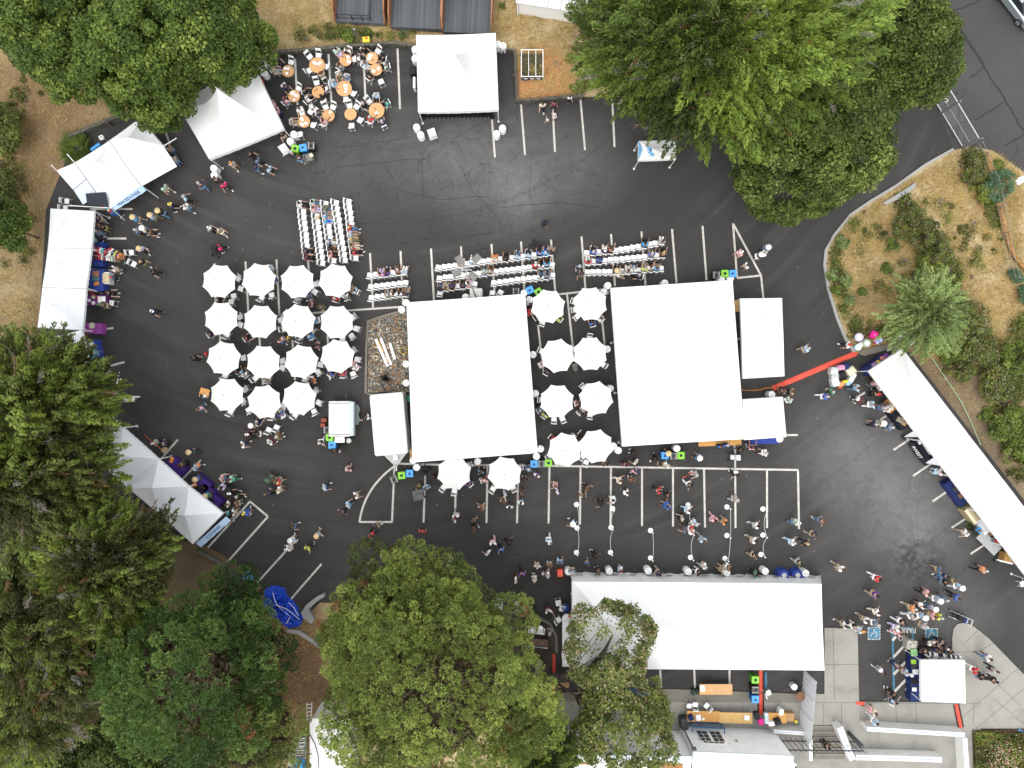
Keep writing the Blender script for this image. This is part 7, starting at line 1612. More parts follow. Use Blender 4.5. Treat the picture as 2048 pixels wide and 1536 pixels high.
t = thing('price_cart', 'wooden price box with white numbers on a small cart at the right edge', 'cart', P(2012, 1113, .5), R(-14)); b = MB(); b.bbox((0, 0, .15), (.92, .66, .7), .03); b.obj('box', M('golden_wood', (.36, .2, .06), .6, .2), t); lettering('199\n 75', .34, M('cream_trim', (0, 0, 0)), (0, .0, .508), 0, t)
b = MB(); b.cyl((-.45, -.62, -.3), (-.45, -.5, -.3), .2, None, 16); b.cyl((-.45, -.5, -.3), (-.45, -.45, -.3), .1, None, 12, 1); b.obj('wheel', [BLACK, WHITE], t); b = MB(); b.box((.15, -.45, -.18), (1.3, .12, .04)); b.obj('tray', WHITE, t)
for lab, p0, p1 in (('upper white cloth corner sheet beside the long right booth row', (1823, 866), (1832, 872)), ('lower white cloth corner sheet beside the long right booth row', (1866, 918), (1884, 931))):
    b = MB(); a, c = Vector(P(p0[0] - 16, p0[1] + 8, .05)), Vector(P(p1[0] + 4, p1[1] + 2, 1.9)); e = Vector(P(p0[0] + 4, p0[1] - 4, 1.9)); o = a.copy(); b.add([(0, 0, 0), c - o, e - o, (c - o) * .98 + Vector((0, 0, -.02)), (e - o) * .98 + Vector((0, 0, -.02))], [(0, 1, 2), (0, 4, 3), (1, 3, 4, 2)]); b.lathe([(.2, -.03), (.22, .1), (.05, .12)], (0, 0, 0), 12, 1); tag(b.obj('corner_sheet', [TENT_B, BLACK], None, tuple(o)), lab, 'sheet', 'corner sheets')
# clothes racks: garments on rails
def rack(label, px, py, L_, rz, cols):
    t = thing('clothes_rack', label, 'clothes rack', P(px, py, 0), R(rz)); b = MB(); b.tube([(-L_ / 2, 0, .1), (-L_ / 2, 0, 1.45), (L_ / 2, 0, 1.45), (L_ / 2, 0, .1)], .025, 6); b.tube([(-L_ / 2, -.25, .08), (-L_ / 2, .25, .08)], .03); b.tube([(L_ / 2, -.25, .08), (L_ / 2, .25, .08)], .03); b.obj('frame', METAL, t)
    for i, c in enumerate(cols): b = MB(); x = -L_ / 2 + L_ * (i + .5) / len(cols); b.add([(x - .03, -.05, 1.44), (x + .03, -.05, 1.44), (x + .03, .05, 1.44), (x - .03, .05, 1.44), (x - .06, -.24, 1.3), (x + .06, -.24, 1.3), (x + .06, .24, 1.3), (x - .06, .24, 1.3), (x - .07, -.2, .6), (x + .07, -.2, .6), (x + .07, .2, .6), (x - .07, .2, .6)], [(0, 1, 2, 3)] + [(r + i_, r + (i_ + 1) % 4, r + 4 + (i_ + 1) % 4, r + 4 + i_) for r in (0, 4) for i_ in range(4)]); b.obj('garment', cloth(c), t)
rack('clothes rack of maroon and white garments in the left booth row, upper one', 222, 508, 1.9, -12, 'wimrwcrmwk'); rack('clothes rack of maroon and cream garments in the left booth row, lower one', 228, 520, 1.8, -8, 'mmrsmwsht'); rack('short clothes rack of bright garments beside the folding chair with the green cloth', 247, 512, 1.0, -30, 'rwnymo')
rack('clothes rack of red and blue garments below the twin booth', 236, 424, 1.1, -42, 'rcdsrb'); rack('crowded rack of black and white jerseys above the merchandise canopy, upper one', 1870, 1302, 2.6, -8, 'wkwwnkwekwnwkw'); rack('crowded rack of white and black jerseys above the merchandise canopy, lower one', 1872, 1312, 2.8, -4, 'kwwkwlwkwwnkwkw'); rack('rack of red and white stripe clothes half under the cypress tips', 262, 795, .9, -20, 'ywrw'); rack('rack of tie dyed garments at the upper end of the long booth row', 1744, 758, 1.2, 60, 'ituskit')
# goods
k_ = 0
for lab, px, py, r, m, z in (('large cream plate with green motif on the bright purple table', 184, 651, .24, M('cream_plate', (.55, .54, .42), .4), .77), ('small plate left of the large one on the bright purple table', 168, 660, .15, WHITE, .77), ('round plate on the purple table, nearest the canopy', 170, 592, .14, M('cream_plate', (0, 0, 0)), .77), ('white plate in the middle of the purple table', 179, 601, .13, WHITE, .77), ('green patterned plate on the purple table', 187, 594, .15, M('green_patterned_plate', (.42, .5, .32), .5, .3), .77), ('plate at the lower edge of the purple table', 187, 606, .15, WHITE, .77), ('plate at the lower left of the purple table', 171, 605, .13, WHITE, .77)):
    x, y, _ = P(px, py, z); b = MB(); b.lathe([(r * .6, 0), (r, .02), (r * .96, .026), (r * .6, .008)], (x, y, z), 20); tag(b.obj('plate', m), lab, 'plate', 'plates on the purple tables')
for i, (px, py, z, kind, nm, n) in enumerate(GOODS):
    x, y, _ = P(px, py, z); b = MB(); o_ = prr.uniform(0, 3)
    if kind == 'plate': b.lathe([(.07, 0), (.12, .015), (.115, .02), (.07, .006)], (0, 0, 0), 16); m = WHITE; l = 'white plate'
    elif kind == 'cup': b.lathe([(.03, 0), (.04, .12), (.034, .12), (.028, .02)], (0, 0, 0), 10); m = M(('cup_red', 'cup_dark')[i % 2], ((.5, .05, .05), (.05, .045, .04))[i % 2], .5); l = ('red', 'dark')[i % 2] + ' cup'
    else: b.box((0, 0, .006), (.3, .21, .006)); b.box((.04, .03, .013), (.2, .2, .006), .5); m = WHITE; l = 'loose paper sheets'
    tag(b.obj(kind, m, None, (x, y, z), o_), f"{l} at {n} on the {nm}", 'tableware' if kind != 'paper' else 'paper', 'things on the round tables')
# ---------------------------------------------------------------- small things one by one
def item(name, label, cat, px, py, z0, parts, rz=0, group=None):
    """parts: (part name, MB, material); one part makes a single mesh thing."""
    x, y, _ = P(px, py, z0 + .2)
    if len(parts) == 1: return tag(parts[0][1].obj(name, parts[0][2], None, (x, y, z0), R(rz)), label, cat, group)
    t = thing(name, label, cat, (x, y, z0), R(rz), group)
    for n, b, m in parts: b.obj(n, m, t)
    return t
def L(prof, n=18, mi=0): return MB().lathe(prof, (0, 0, 0), n, mi)
def BX(*bs):
    b = MB()
    for c, d, r in bs: b.bbox(c, d, r)
    return b
rimm = M('lilac_rim', (.5, .46, .56), .5, .1); rimg = M('grey_green_rim', (.30, .36, .28), .5, .15)
for lab, px, py, r, m in (('white ring topped round pot at the kerb tail, uppermost', 1715, 675, .34, rimm), ('green ringed round pot at the kerb tail beside the cord', 1730, 687, .34, rimg), ('smaller pale blue round pot at the end of the long red ramp', 1713, 695, .27, M('pale_blue_plastic', (.45, .58, .62), .5))):
    item('round_pot', lab, 'pot', px, py, 0, [('pot', L([(r * .8, 0), (r, .45), (r, .5), (r * .6, .5)], 22), m), ('lid', L([(r * .55, .5), (r * .6, .54), (r * .2, .56)]), WHITE)], 0, 'round pots by the kerb tail')
item('carton', 'small white square carton between the round pots at the kerb tail', 'carton', 1720, 690, 0, [('carton', BX(((0, 0, .2), (.36, .36, .4), .02)), WHITE)], 25)
PK = M('hot_pink_plastic', (.70, .02, .25), .5, .08)
item('pink_tub', 'hot pink square tub among weeds near the willow-like tree', 'tub', 1746, 670, .1, [('tub', BX(((0, 0, .2), (.52, .52, .4), .05)), PK), ('lid', BX(((0, 0, .43), (.56, .56, .05), .03)), PK), ('knob', L([(.04, .455), (.04, .49)]), WHITE)], -20)
item('picture_tub', 'tub with a pink and sky blue patterned lid beside the hot pink tub', 'tub', 1755, 681, .1, [('tub', BX(((0, 0, .2), (.55, .42, .4), .05)), PK), ('lid', BX(((0, 0, .43), (.58, .45, .05), .03)), M('patterned_lid', (.35, .42, .62), .5, .6, 6))], 28)
CLR = M('milky_plastic', (.42, .46, .44), .3, .2, 3)
for lab, px, py, a in (('upper milky plastic storage box half under the willow-like tree', 1803, 671, 38), ('lower milky plastic storage box by the top of the long booth row', 1815, 683, 35)):
    item('storage_box', lab, 'storage box', px, py, 0, [('box', BX(((0, 0, .3), (.95, .55, .6), .06)), CLR), ('lid', BX(((0, 0, .63), (1.0, .6, .06), .04)), CLR)], a, 'milky storage boxes')
item('bucket', 'small grey bucket beside the storage boxes', 'bucket', 1785, 686, 0, [('bucket', L([(.12, 0), (.16, .32), (.14, .32), (.11, .05)]), DGREY)])
# the heap of stall goods and the trolley ring left of the long booth row
for lab, px, py, a, w, l, h, m in (('pale grey cloth bale, upper left in the heap of stall bundles', 1665, 742, -8, .6, .6, .7, M('pale_grey_cloth', (.48, .50, .48), .8, .25, 6)), ('grey folded bale below the pale one in the heap of stall bundles', 1667, 752, 0, .6, .5, .6, M('grey_cloth', (.42, .44, .43), .8, .25, 6)), ('pink and white bundle at the top of the heap of stall bundles', 1680, 735, 10, .7, .4, .7, M('pink_cloth', (.6, .25, .38), .8, .5, 8)), ('blue bundle at the top right of the heap of stall bundles', 1688, 733, -30, .55, .5, .75, NAVY),
                              ('cream carton in the heap of stall bundles', 1697, 742, 40, .7, .6, .8, M('cream_board', (.58, .54, .40), .7, .08)), ('long white box on the right of the heap of stall bundles', 1701, 755, 60, .8, .35, .7, WHITE), ('white cloth bag at the lower left of the heap of stall bundles', 1668, 764, 15, .6, .7, .6, M('white_bag_cloth', (.6, .63, .66), .8, .15, 6)), ('orange bag at the bottom of the heap of stall bundles', 1680, 768, 20, .5, .4, .5, M('orange_cloth', (.65, .27, .10), .8, .25)),
                              ('yellow folded bag in the lower part of the heap of stall bundles', 1690, 763, 10, .6, .25, .5, M('yellow_cloth', (.62, .58, .06), .8, .2)), ('small red pouch at the tip of the heap of stall bundles', 1681, 774, 0, .25, .25, .3, RED), ('light blue tote in the lower right of the heap of stall bundles', 1696, 766, 30, .5, .3, .55, M('light_blue_cloth', (.3, .48, .6), .8, .2)), ('black crate in the middle of the heap of stall bundles', 1683, 750, 10, .6, .6, .5, BLACK)):
    b = MB(); b.bbox((0, 0, h * .5), (w, l, h), .09); b.lathe([(min(w, l) * .38, h - .02), (min(w, l) * .3, h + .06), (.03, h + .08)], (.04, .03, 0), 7); item('bundle', lab, 'bundle', px, py, 0, [('bundle', b, m)], a, 'heap of stall bundles')
def stroller(lab, px, py, rz, m, trim=DGREY):
    t = thing('stroller', lab, 'stroller', P(px, py, 0), R(rz), 'strollers'); b = MB()
    b.tube([(-.22, -.55, 1.0), (-.22, -.1, .45), (-.24, .45, .08)], .018); b.tube([(.22, -.55, 1.0), (.22, -.1, .45), (.24, .45, .08)], .018); b.tube([(-.22, -.55, 1.0), (.22, -.55, 1.0)], .025); b.tube([(-.24, -.4, .08), (-.2, .1, .5)], .018); b.tube([(.24, -.4, .08), (.2, .1, .5)], .018); b.obj('frame', trim, t)
    b = MB(); b.bbox((0, .12, .5), (.38, .55, .12), .04); b.bbox((0, -.14, .68), (.38, .12, .4), .04); b.obj('seat', m, t); b = MB(); n = 8
    for i in range(n + 1):
        a = -.2 + i / n * 1.7; b.v += [(s * .21, -.18 + .32 * math.sin(a) * .9, .72 + .30 * math.cos(a)) for s in (-1, 1)]
    b.f = [(2 * i, 2 * i + 1, 2 * i + 3, 2 * i + 2) for i in range(n)]; b.m = [0] * n; b.obj('hood', m, t)
    for sx in (-1, 1):
        for yy in (-.4, .45): b = MB(); b.cyl((sx * .25, yy, .11), (sx * .29, yy, .11), .11, None, 12); b.obj('wheel', BLACK, t)
STK, STW, STG = M('black_canvas', (.018, .018, .02), .85, .2), M('pale_grey_canvas', (.55, .57, .58), .8, .08), M('olive_grey_canvas', (.10, .12, .10), .8, .2)
for a in (('black stroller pushed at the left by the person in hot pink', 436, 502, 160, STK), ('black stroller beside the lower left corner of the central marquee', 852, 942, -20, STK), ('black stroller with white wheels beside the concrete plaza tip', 1906, 1229, 70, STK, WHITE), ('navy stroller right beside the black one at the plaza tip', 1915, 1233, 70, M('navy_canvas', (.02, .03, .10), .8, .2), WHITE), ('pale covered stroller below the lower edge of the right marquee', 1467, 913, 90, STW), ('dark stroller between the second umbrella pair', 1148, 733, 200, STG), ('black stroller at the upper row beside the light blue child', 1073, 492, 60, STK), ('green stroller with the walkers in red left of the parking triangle', 544, 956, -30, M('green_canvas', (.06, .10, .07), .8, .2)), ('grey stroller below the bins beside the box trailer hitch', 842, 985, 10, STG)): stroller(*a)
GRATE = planks('barred_steel_grate', (.10, .10, .10), (.2, .2, .19), 9)
b = MB(); b.box((0, 0, .8), (.8, .8, .04)); b2 = MB(); [b2.box((sx * .36, sy * .36, .4), (.05, .05, .8)) for sx in (-1, 1) for sy in (-1, 1)]; item('barred_cart', 'square barred metal cart below the triangle bay and box trailer bins', 'cart', 838, 988, 0, [('top', b, GRATE), ('leg', b2, METAL)], 12)
# grill corner at the left of the long marquee
t = thing('grill', 'long black charcoal grill with skewers in front of the white prep table', 'grill', P(1074, 1276, 0), R(-7)); b = MB(); b.bbox((0, 0, .78), (1.75, .62, .3), .03); b.obj('firebox', BLACK, t); b = MB(); b.box((0, 0, .935), (1.65, .52, .01)); b.obj('coals', M('glowing_ash', (.13, .10, .09), .9, .9, 14), t); b = MB(); [b.box((-.75 + .13 * i, .02, .96), (.035, .6, .02)) for i in range(12)]; b.obj('skewers', M('grilled_meat', (.18, .07, .04), .7, .4, 9), t)
b = MB(); b.box((0, -.42, .82), (1.75, .06, .05)); [b.box((s * .8, -.36, .82), (.04, .12, .04)) for s in (-1, 1)]; b.obj('rail', METAL, t)
for sx in (-1, 1):
    for sy in (-1, 1): b = MB(); b.box((sx * .78, sy * .24, .32), (.05, .05, .64)); b.obj('leg', BLACK, t)
t = thing('smoker_cart', 'black open metal tray cart with ash and white buckets near the grill', 'cart', P(1055, 1214, 0), R(3)); b = MB(); b.box((0, 0, .55), (1.2, .65, .04)); [b.box((s * .6, 0, .68), (.04, .7, .3)) for s in (-1, 1)]; [b.box((0, s * .33, .68), (1.16, .04, .3)) for s in (-1, 1)]; b.obj('tray', BLACK, t); b = MB(); b.lathe([(.25, .57), (.2, .68), (.05, .72)], (-.25, .05, 0), 9); b.obj('ash', M('pale_ash', (.35, .33, .28), .9, .4, 14), t)
for sx in (-1, 1):
    for sy in (-1, 1): b = MB(); b.cyl((sx * .5, sy * .25, 0), (sx * .5, sy * .25, .55), .03); b.obj('leg', BLACK, t)
for lab, px, py in (('upper white bucket beside the black tray cart', 1034, 1206), ('lower white bucket beside the black tray cart', 1036, 1222)): item('bucket', lab, 'bucket', px, py, 0, [('bucket', L([(.13, 0), (.16, .36), (.145, .36), (.12, .05)]), WHITE), ('handle', MB().tube([(-.16, 0, .34), (0, .12, .36), (.16, 0, .34)], .008), METAL)], 0, 'white buckets')
item('covered_trolley', 'grey pillowy covered trolley below the grill beside the pine', 'trolley', 1077, 1330, 0, [('cover', BX(((0, 0, .55), (.52, 1.2, .3), .1), ((0, .3, .72), (.42, .4, .1), .04), ((0, -.25, .72), (.42, .5, .1), .04)), M('grey_padded_cover', (.28, .26, .23), .8, .3)), ('cart', BX(((0, 0, .22), (.62, 1.3, .4), .03)), BLACK)], 2)
item('cooler', 'red cooler box left of the first barrel along the long marquee', 'cooler', 1120, 1145, 0, [('box', BX(((0, 0, .2), (.42, .55, .4), .03)), M('red_orange_plastic', (.65, .07, .04), .5, .05)), ('lid', BX(((0, 0, .43), (.45, .58, .07), .03)), M('bright_red_lid', (.74, .10, .06), .5, .05))], 5)
for lab, px, py in (('left royal blue round covered table along the top of the long marquee', 1563, 1147), ('right royal blue round covered table along the top of the long marquee', 1590, 1147)):
    item('covered_table', lab, 'table', px, py, 0, [('cloth', L([(.50, .02), (.45, .4), (.43, .74), (.41, .76)], 22), BLUEC), ('tray', L([(.16, .762), (.2, .785), (.19, .79), (.16, .77)]), M('tray_grey', (.5, .5, .48), .4))], 0, 'royal blue round covered tables')
item('stack_table', 'pale round table with red cup against the left end of the long marquee', 'table', 1133, 1234, 0, [('table_top', L([(.38, .72), (.40, .73), (.40, .75), (.38, .76)], 26), WHITE), ('leg', L([(.25, 0), (.05, .06), (.04, .72)]), METAL)])
item('red_pot', 'red pot on the pale round table at the left end of the long marquee', 'pot', 1139, 1233, .76, [('pot', L([(.09, 0), (.11, .14), (.09, .15)]), RED)])
item('folding_canvas_chair', 'blue canvas chair between white chairs at the left end of the long marquee', 'chair', 1131, 1214, 0, [('seat', BX(((0, 0, .42), (.5, .5, .05), .02), ((0, -.25, .7), (.5, .05, .45), .02)), BLUEC), ('leg', MB().tube([(-.22, -.2, 0), (.22, .2, .42)], .02).tube([(.22, -.2, 0), (-.22, .2, .42)], .02), METAL)], -70)
item('white_drum', 'white round drum at the bottom right below the long marquee', 'drum', 1586, 1371, 0, [('drum', L([(.24, 0), (.25, .5), (.23, .52), (.02, .52)], 22), WHITE)])
item('brown_round_table', 'brown round table beside the panel fence below the long marquee', 'table', 1596, 1387, 0, [('table_top', L([(.34, .70), (.36, .71), (.36, .74), (.34, .75)], 28), M('brown_top', (.19, .09, .05), .6, .1)), ('leg', L([(.22, 0), (.04, .06), (.04, .7)]), DGREY)])
item('olive_bag', 'two dark green bags at the left end of the pale tan table', 'bag', 1390, 1383, 0, [('bag', BX(((-.16, 0, .25), (.26, .5, .5), .08), ((.2, .03, .22), (.26, .45, .45), .08)), M('dark_green_canvas', (.03, .06, .04), .8, .2))])
for nm, lab, cat, px, py, z, w, l, h, m, a in (('paper_bag', 'crumpled white papers on the pale tan folding table', 'paper', 1405, 1377, .75, .35, .5, .05, WHITE, 10), ('white_box', 'white box at the right of the lighter tan table', 'box', 1494, 1436, .85, .42, .40, .16, WHITE, -5), ('navy_bag', 'navy bag at the left end of the orange brown table', 'bag', 1382, 1436, .85, .42, .42, .3, NAVY, 20), ('white_bag', 'white plastic bag on the orange brown table beside the navy bag', 'bag', 1397, 1436, .85, .4, .45, .25, WHITE, 5), ('white_tub', 'small white tub on the orange brown table', 'tub', 1407, 1438, .85, .2, .2, .14, WHITE, 5),
                                    ('black_backpack', 'black backpack at the right end of the lighter tan table', 'bag', 1514, 1432, .85, .4, .6, .35, BLACK, 15), ('pink_bag', 'hot pink bag beside the black backpack', 'bag', 1522, 1444, .85, .4, .45, .3, PK, 10), ('bottle_case', 'white and blue bottle case between the pink bag and the cartons', 'case', 1533, 1437, .85, .3, .85, .3, M('white_blue_case', (.5, .58, .62), .5, .3, 5), 2), ('bottle_case', 'white case in front of the black sack', 'case', 1543, 1448, .85, .5, .35, .3, WHITE, 2), ('black_sack', 'black bin sack on the carton table', 'sack', 1556, 1444, .85, .5, .45, .4, BLACK, 20), ('white_carton', 'white carton at the top of the carton table', 'carton', 1562, 1424, .3, .35, .5, .6, WHITE, -12), ('cardboard_box', 'brown cardboard box right of the carton table', 'box', 1579, 1434, .1, .75, .65, .5, M('cardboard', (.42, .25, .12), .85, .1), 0), ('yellow_bucket', 'yellow bucket top beside the cardboard box', 'bucket', 1592, 1443, .1, .25, .15, .3, M('yellow_plastic', (.70, .58, .05)), 0),
                                    ('speaker', 'dark box at the left end of the orange brown table', 'box', 1368, 1447, .1, .55, .9, .8, DGREY, 5), ('cardboard_box', 'flat cardboard box under the leaning oak trunk', 'box', 1127, 1370, 0, .9, .45, .3, M('cardboard', (0, 0, 0)), 0), ('wheeled_crate', 'wheeled grey crate of soft goods at the upper left of the merchandise stall', 'crate', 1823, 1290, 0, .8, .75, .7, M('grey_soft_goods', (.36, .35, .30), .9, .35, 7), -8), ('blue_green_bag', 'blue and lime bag on the merchandise stall corner', 'bag', 1829, 1306, .75, .5, .5, .2, M('lime_blue_bag', (.25, .5, .2), .7, .5, 5), 5), ('lime_cap_stack', 'lime green stack on the merchandise table', 'stack', 1828, 1324, .75, .4, .35, .15, M('lime_cloth', (.3, .55, .06), .8, .2), 0), ('grey_card', 'dark grey display card on the merchandise table', 'display', 1828, 1333, .75, .4, .35, .08, DGREY, 0), ('white_price_sheet', 'white price sheet on the merchandise table', 'paper', 1831, 1344, .75, .45, .4, .04, WHITE, 0), ('sun_hat', 'round white cap on the merchandise table', 'cap', 1824, 1351, .75, .3, .3, .14, WHITE, 40), ('black_tray', 'black tray of pins on the merchandise table', 'tray', 1829, 1363, .75, .5, .4, .08, BLACK, 0), ('white_card', 'white card at the lower end of the merchandise table', 'paper', 1829, 1379, .75, .35, .3, .04, WHITE, 0),
                                    ('pizza_tray', 'orange topped pizza tray carried at the lower left umbrella', 'tray', 409, 785, 1.15, .75, .6, .05, M('pizza_top', (.62, .30, .10), .7, .4, 12), -18), ('orange_tote', 'orange tote carried by the person in light blue at the lower left booths', 'bag', 394, 931, .6, .3, .3, .4, M('orange_cloth', (.65, .27, .10)), 20), ('orange_sign', 'orange card on the upper deep purple table', 'card', 343, 920, .75, .28, .45, .05, ORC, -20), ('orange_bow', 'orange bow on the lower deep purple tables', 'bow', 388, 970, .8, .35, .3, .15, ORC, 20), ('black_box', 'black box with pale prints on the third deep purple table', 'box', 404, 977, .75, .5, .4, .1, BLACK, -40), ('black_box', 'black box of prints on the lowest deep purple table', 'box', 421, 1000, .75, .5, .35, .1, BLACK, -40), ('tan_basket', 'round tan basket beside the upper purple table', 'basket', 329, 900, .5, .5, .5, .3, M('wicker', (.4, .3, .19), .9, .3, 20), 0),
                                    ('bead_tray', 'tray of cream beads beside the blue trinket table', 'tray', 211, 556, .72, .5, .75, .05, M('cream_beads', (.55, .46, .28), .7, .4, 14), 0), ('trinket_tray', 'tray of brown trinkets on the blue covered table', 'tray', 191, 548, .76, .5, .5, .05, M('brown_trinkets', (.35, .17, .10), .7, .7, 14), 0), ('trinket_tray', 'tray of teal trinkets on the blue covered table', 'tray', 191, 557, .76, .5, .35, .05, M('teal_trinkets', (.08, .18, .20), .7, .7, 14), 0), ('orange_doll', 'orange toy on the lower end of the blue covered table', 'toy', 192, 567, .76, .4, .3, .12, M('orange_toy', (.55, .22, .06), .7, .3), 20), ('white_print', 'white print on the blue bottle table', 'print', 183, 690, .76, .4, .35, .04, WHITE, 10), ('blue_case', 'bright blue case at the lower end of the blue bottle table', 'case', 187, 717, .76, .45, .5, .1, BLUEP, 8), ('framed_print', 'white framed dark print at the right end of the purple table', 'picture', 203, 599, .76, .6, .5, .03, WHITE, 0),
                                    ('book_strip', 'long pale boxed strip on the black covered table', 'box', 1854, 897, .76, 1.1, .22, .06, M('pale_books', (.48, .48, .42), .6, .3, 9), -57), ('white_tile', 'white tile on the black covered table', 'card', 1840, 885, .76, .28, .25, .05, WHITE, -57), ('dark_trinket', 'dark trinket set on the navy and white covered table', 'trinket', 1911, 980, .76, .5, .25, .08, DGREY, -50), ('brown_tray', 'brown tray on the navy and white covered table', 'tray', 1922, 991, .76, .4, .4, .06, M('brown_top', (0, 0, 0)), -50), ('brown_print', 'brown print with figures beside the table in the long booth row', 'picture', 1976, 1067, .5, 1.1, .3, .04, M('brown_print', (.3, .17, .07), .7, .6, 5), -8), ('wood_craft', 'brown craft box at the upper long booth row', 'box', 1773, 808, .76, .5, .35, .12, M('brown_top', (0, 0, 0)), -30), ('cream_craft', 'cream craft cloth at the upper long booth row', 'cloth', 1781, 812, .76, .55, .4, .05, M('cream_board', (0, 0, 0)), -30), ('brush_rack', 'rack of brushes on the dark table of the long booth row', 'rack', 1801, 840, .76, .6, .4, .08, M('brush_mix', (.3, .25, .2), .8, .9, 16), -30), ('tan_card', 'tan card on the dark table of the long booth row', 'card', 1808, 847, .76, .4, .3, .05, M('cardboard', (0, 0, 0)), -30),
                                    ('plush_toy', 'pink plush on the covered toy table', 'toy', 1766, 716, .8, .3, .3, .25, M('pink_plush', (.6, .2, .25), .9), 0), ('plush_toy', 'yellow plush on the covered toy table', 'toy', 1758, 724, .8, .3, .3, .22, M('yellow_plush', (.6, .5, .1), .9), 10), ('plush_toy', 'lilac plush on the covered toy table', 'toy', 1750, 729, .8, .4, .3, .22, M('lilac_plush', (.4, .26, .5), .9), 30), ('plush_toy', 'purple plush at the upper end of the covered toy table', 'toy', 1773, 711, .8, .3, .3, .22, M('purple_plush', (.22, .08, .35), .9), 30), ('blue_ball_hat', 'round blue hat lying on an empty chair in the third seat column', 'hat', 659, 443, .47, .26, .26, .1, M('bright_blue_felt', (.03, .10, .55), .8), 0), ('tan_hat', 'tan hat lying on an empty chair in the second seat column', 'hat', 635, 435, .47, .28, .28, .1, M('tan_felt', (.42, .34, .16), .8), 0),
                                    ('blue_tray', 'blue handled case behind the twin booth beside the fan', 'case', 191, 294, 0, .9, .25, .5, BLUEP, 35), ('picnic_ice_chest', 'purple round tub between the box trailer and the central marquee', 'tub', 824, 863, 0, .55, .55, .4, M('purple_tub', (.09, .05, .25), .5), 0), ('green_crate', 'green crate between the box trailer and the central marquee', 'crate', 819, 797, 0, .35, .5, .4, M('green_crate_plastic', (.05, .33, .15), .5), 0), ('brown_carton', 'upper brown carton at the lower left of the central marquee', 'carton', 826, 903, 0, .5, .6, .5, M('cardboard', (0, 0, 0)), 0), ('brown_carton', 'lower brown carton at the lower left of the central marquee', 'carton', 826, 915, 0, .5, .4, .5, M('cardboard', (0, 0, 0)), 4), ('speaker_box', 'black speaker at the left side of the stage marquee', 'speaker', 826, 143, 0, .5, .55, .9, BLACK, 0), ('white_folded_sign', 'white folded sign behind the speaker at the stage marquee', 'sign', 829, 166, 0, .2, .9, .8, WHITE, 0),
                                    ('orange_bin_cart', 'dark open cart of rubbish bags below the sorting bins by the oak-side marquee', 'cart', 615, 315, 0, .8, .6, .6, M('rubbish_mix', (.16, .16, .14), .8, .95, 8), 15), ('white_paper_bag', 'white crumpled bag on the dark cart below the sorting bins', 'bag', 622, 310, .6, .3, .3, .15, M('cream_board', (0, 0, 0)), 30), ('green_case', 'green case at the end of the dark cart below the sorting bins', 'case', 623, 320, .2, .5, .2, .3, M('green_canvas', (0, 0, 0)), 20), ('red_bucket', 'red bucket under the edge of the oak-side marquee', 'bucket', 523, 162, 0, .35, .35, .4, RED, 0), ('navy_chair_bag', 'dark navy bag behind the barrels at the upper right of the oak-side marquee', 'bag', 505, 117, .4, .5, .4, .35, NAVY, 20)):
    b = MB(); rnd = nm.endswith(('bucket', 'cap', 'basket', 'hat', 'tub', 'picnic_ice_chest')) or nm == 'picnic_ice_chest'
    if rnd: b.lathe([(w * .42, 0), (w * .5, h * .85), (w * .47, h), (w * .1, h * (1.0 if 'hat' not in nm else 1.25))], (0, 0, 0), 18)
    else:
        b.bbox((0, 0, h / 2), (w, l, h), min(.05, h * .3, w * .2, l * .2))
        if any(k in nm for k in ('bag', 'sack', 'toy', 'goods', 'crate', 'bin_cart')): b.lathe([(min(w, l) * .4, h * .92), (min(w, l) * .28, h * 1.15), (.03, h * 1.22)], (.02, .03, 0), 9)
        elif any(k in nm for k in ('box', 'carton', 'case', 'chest', 'speaker')): b.bbox((0, 0, h + .008), (w * .92, l * .3, .016), .003)
    x, y, _ = P(px, py, z + h * .8); tag(b.obj(nm, m, None, (x, y, z), R(a)), lab, cat)
b = MB(); x, y, _ = P(1040, 1000, 1.); 
# selfie stick, flag skirt
x, y, _ = P(1378, 950, 1.25); b = MB(); A, C = Vector(P(1389, 944, 1.25)), Vector(P(1367, 955, 1.5)); b.cyl((0, 0, 0), C - A, .018); b.box(tuple((C - A) * 1.02), (.1, .08, .08)); tag(b.obj('litter_picker', [RED], None, tuple(A)), 'red ended litter picker held by the person in grey below the right marquee', 'litter picker')
# dropped leaves and paper flecks on the tarmac
b = MB(); rr = random.Random(8)
for i in range(420):
    px, py = rr.choice(((rr.uniform(240, 1000), rr.uniform(270, 1100)), (rr.uniform(1000, 1900), rr.uniform(420, 1300)))); x, y, _ = P(px, py)
    if signed(LOT, np.array([x]), np.array([y]))[0] > -.3: continue
    r = rr.uniform(.02, .05); a = rr.uniform(0, 3); b.add([(x + r * math.cos(a + k * 1.57) * (1 if k % 2 else .6), y + r * math.sin(a + k * 1.57) * (1 if k % 2 else .6), .012) for k in range(4)], [(0, 1, 2, 3)], 0 if rr.random() < .5 else 1)
tag(b.obj('litter_flecks', [M('pale_fleck', (.42, .41, .38), .9), M('dry_leaf_fleck', (.25, .17, .08), .9)]), 'small paper flecks and dry leaves scattered over the dark tarmac', 'litter', None, 'stuff')

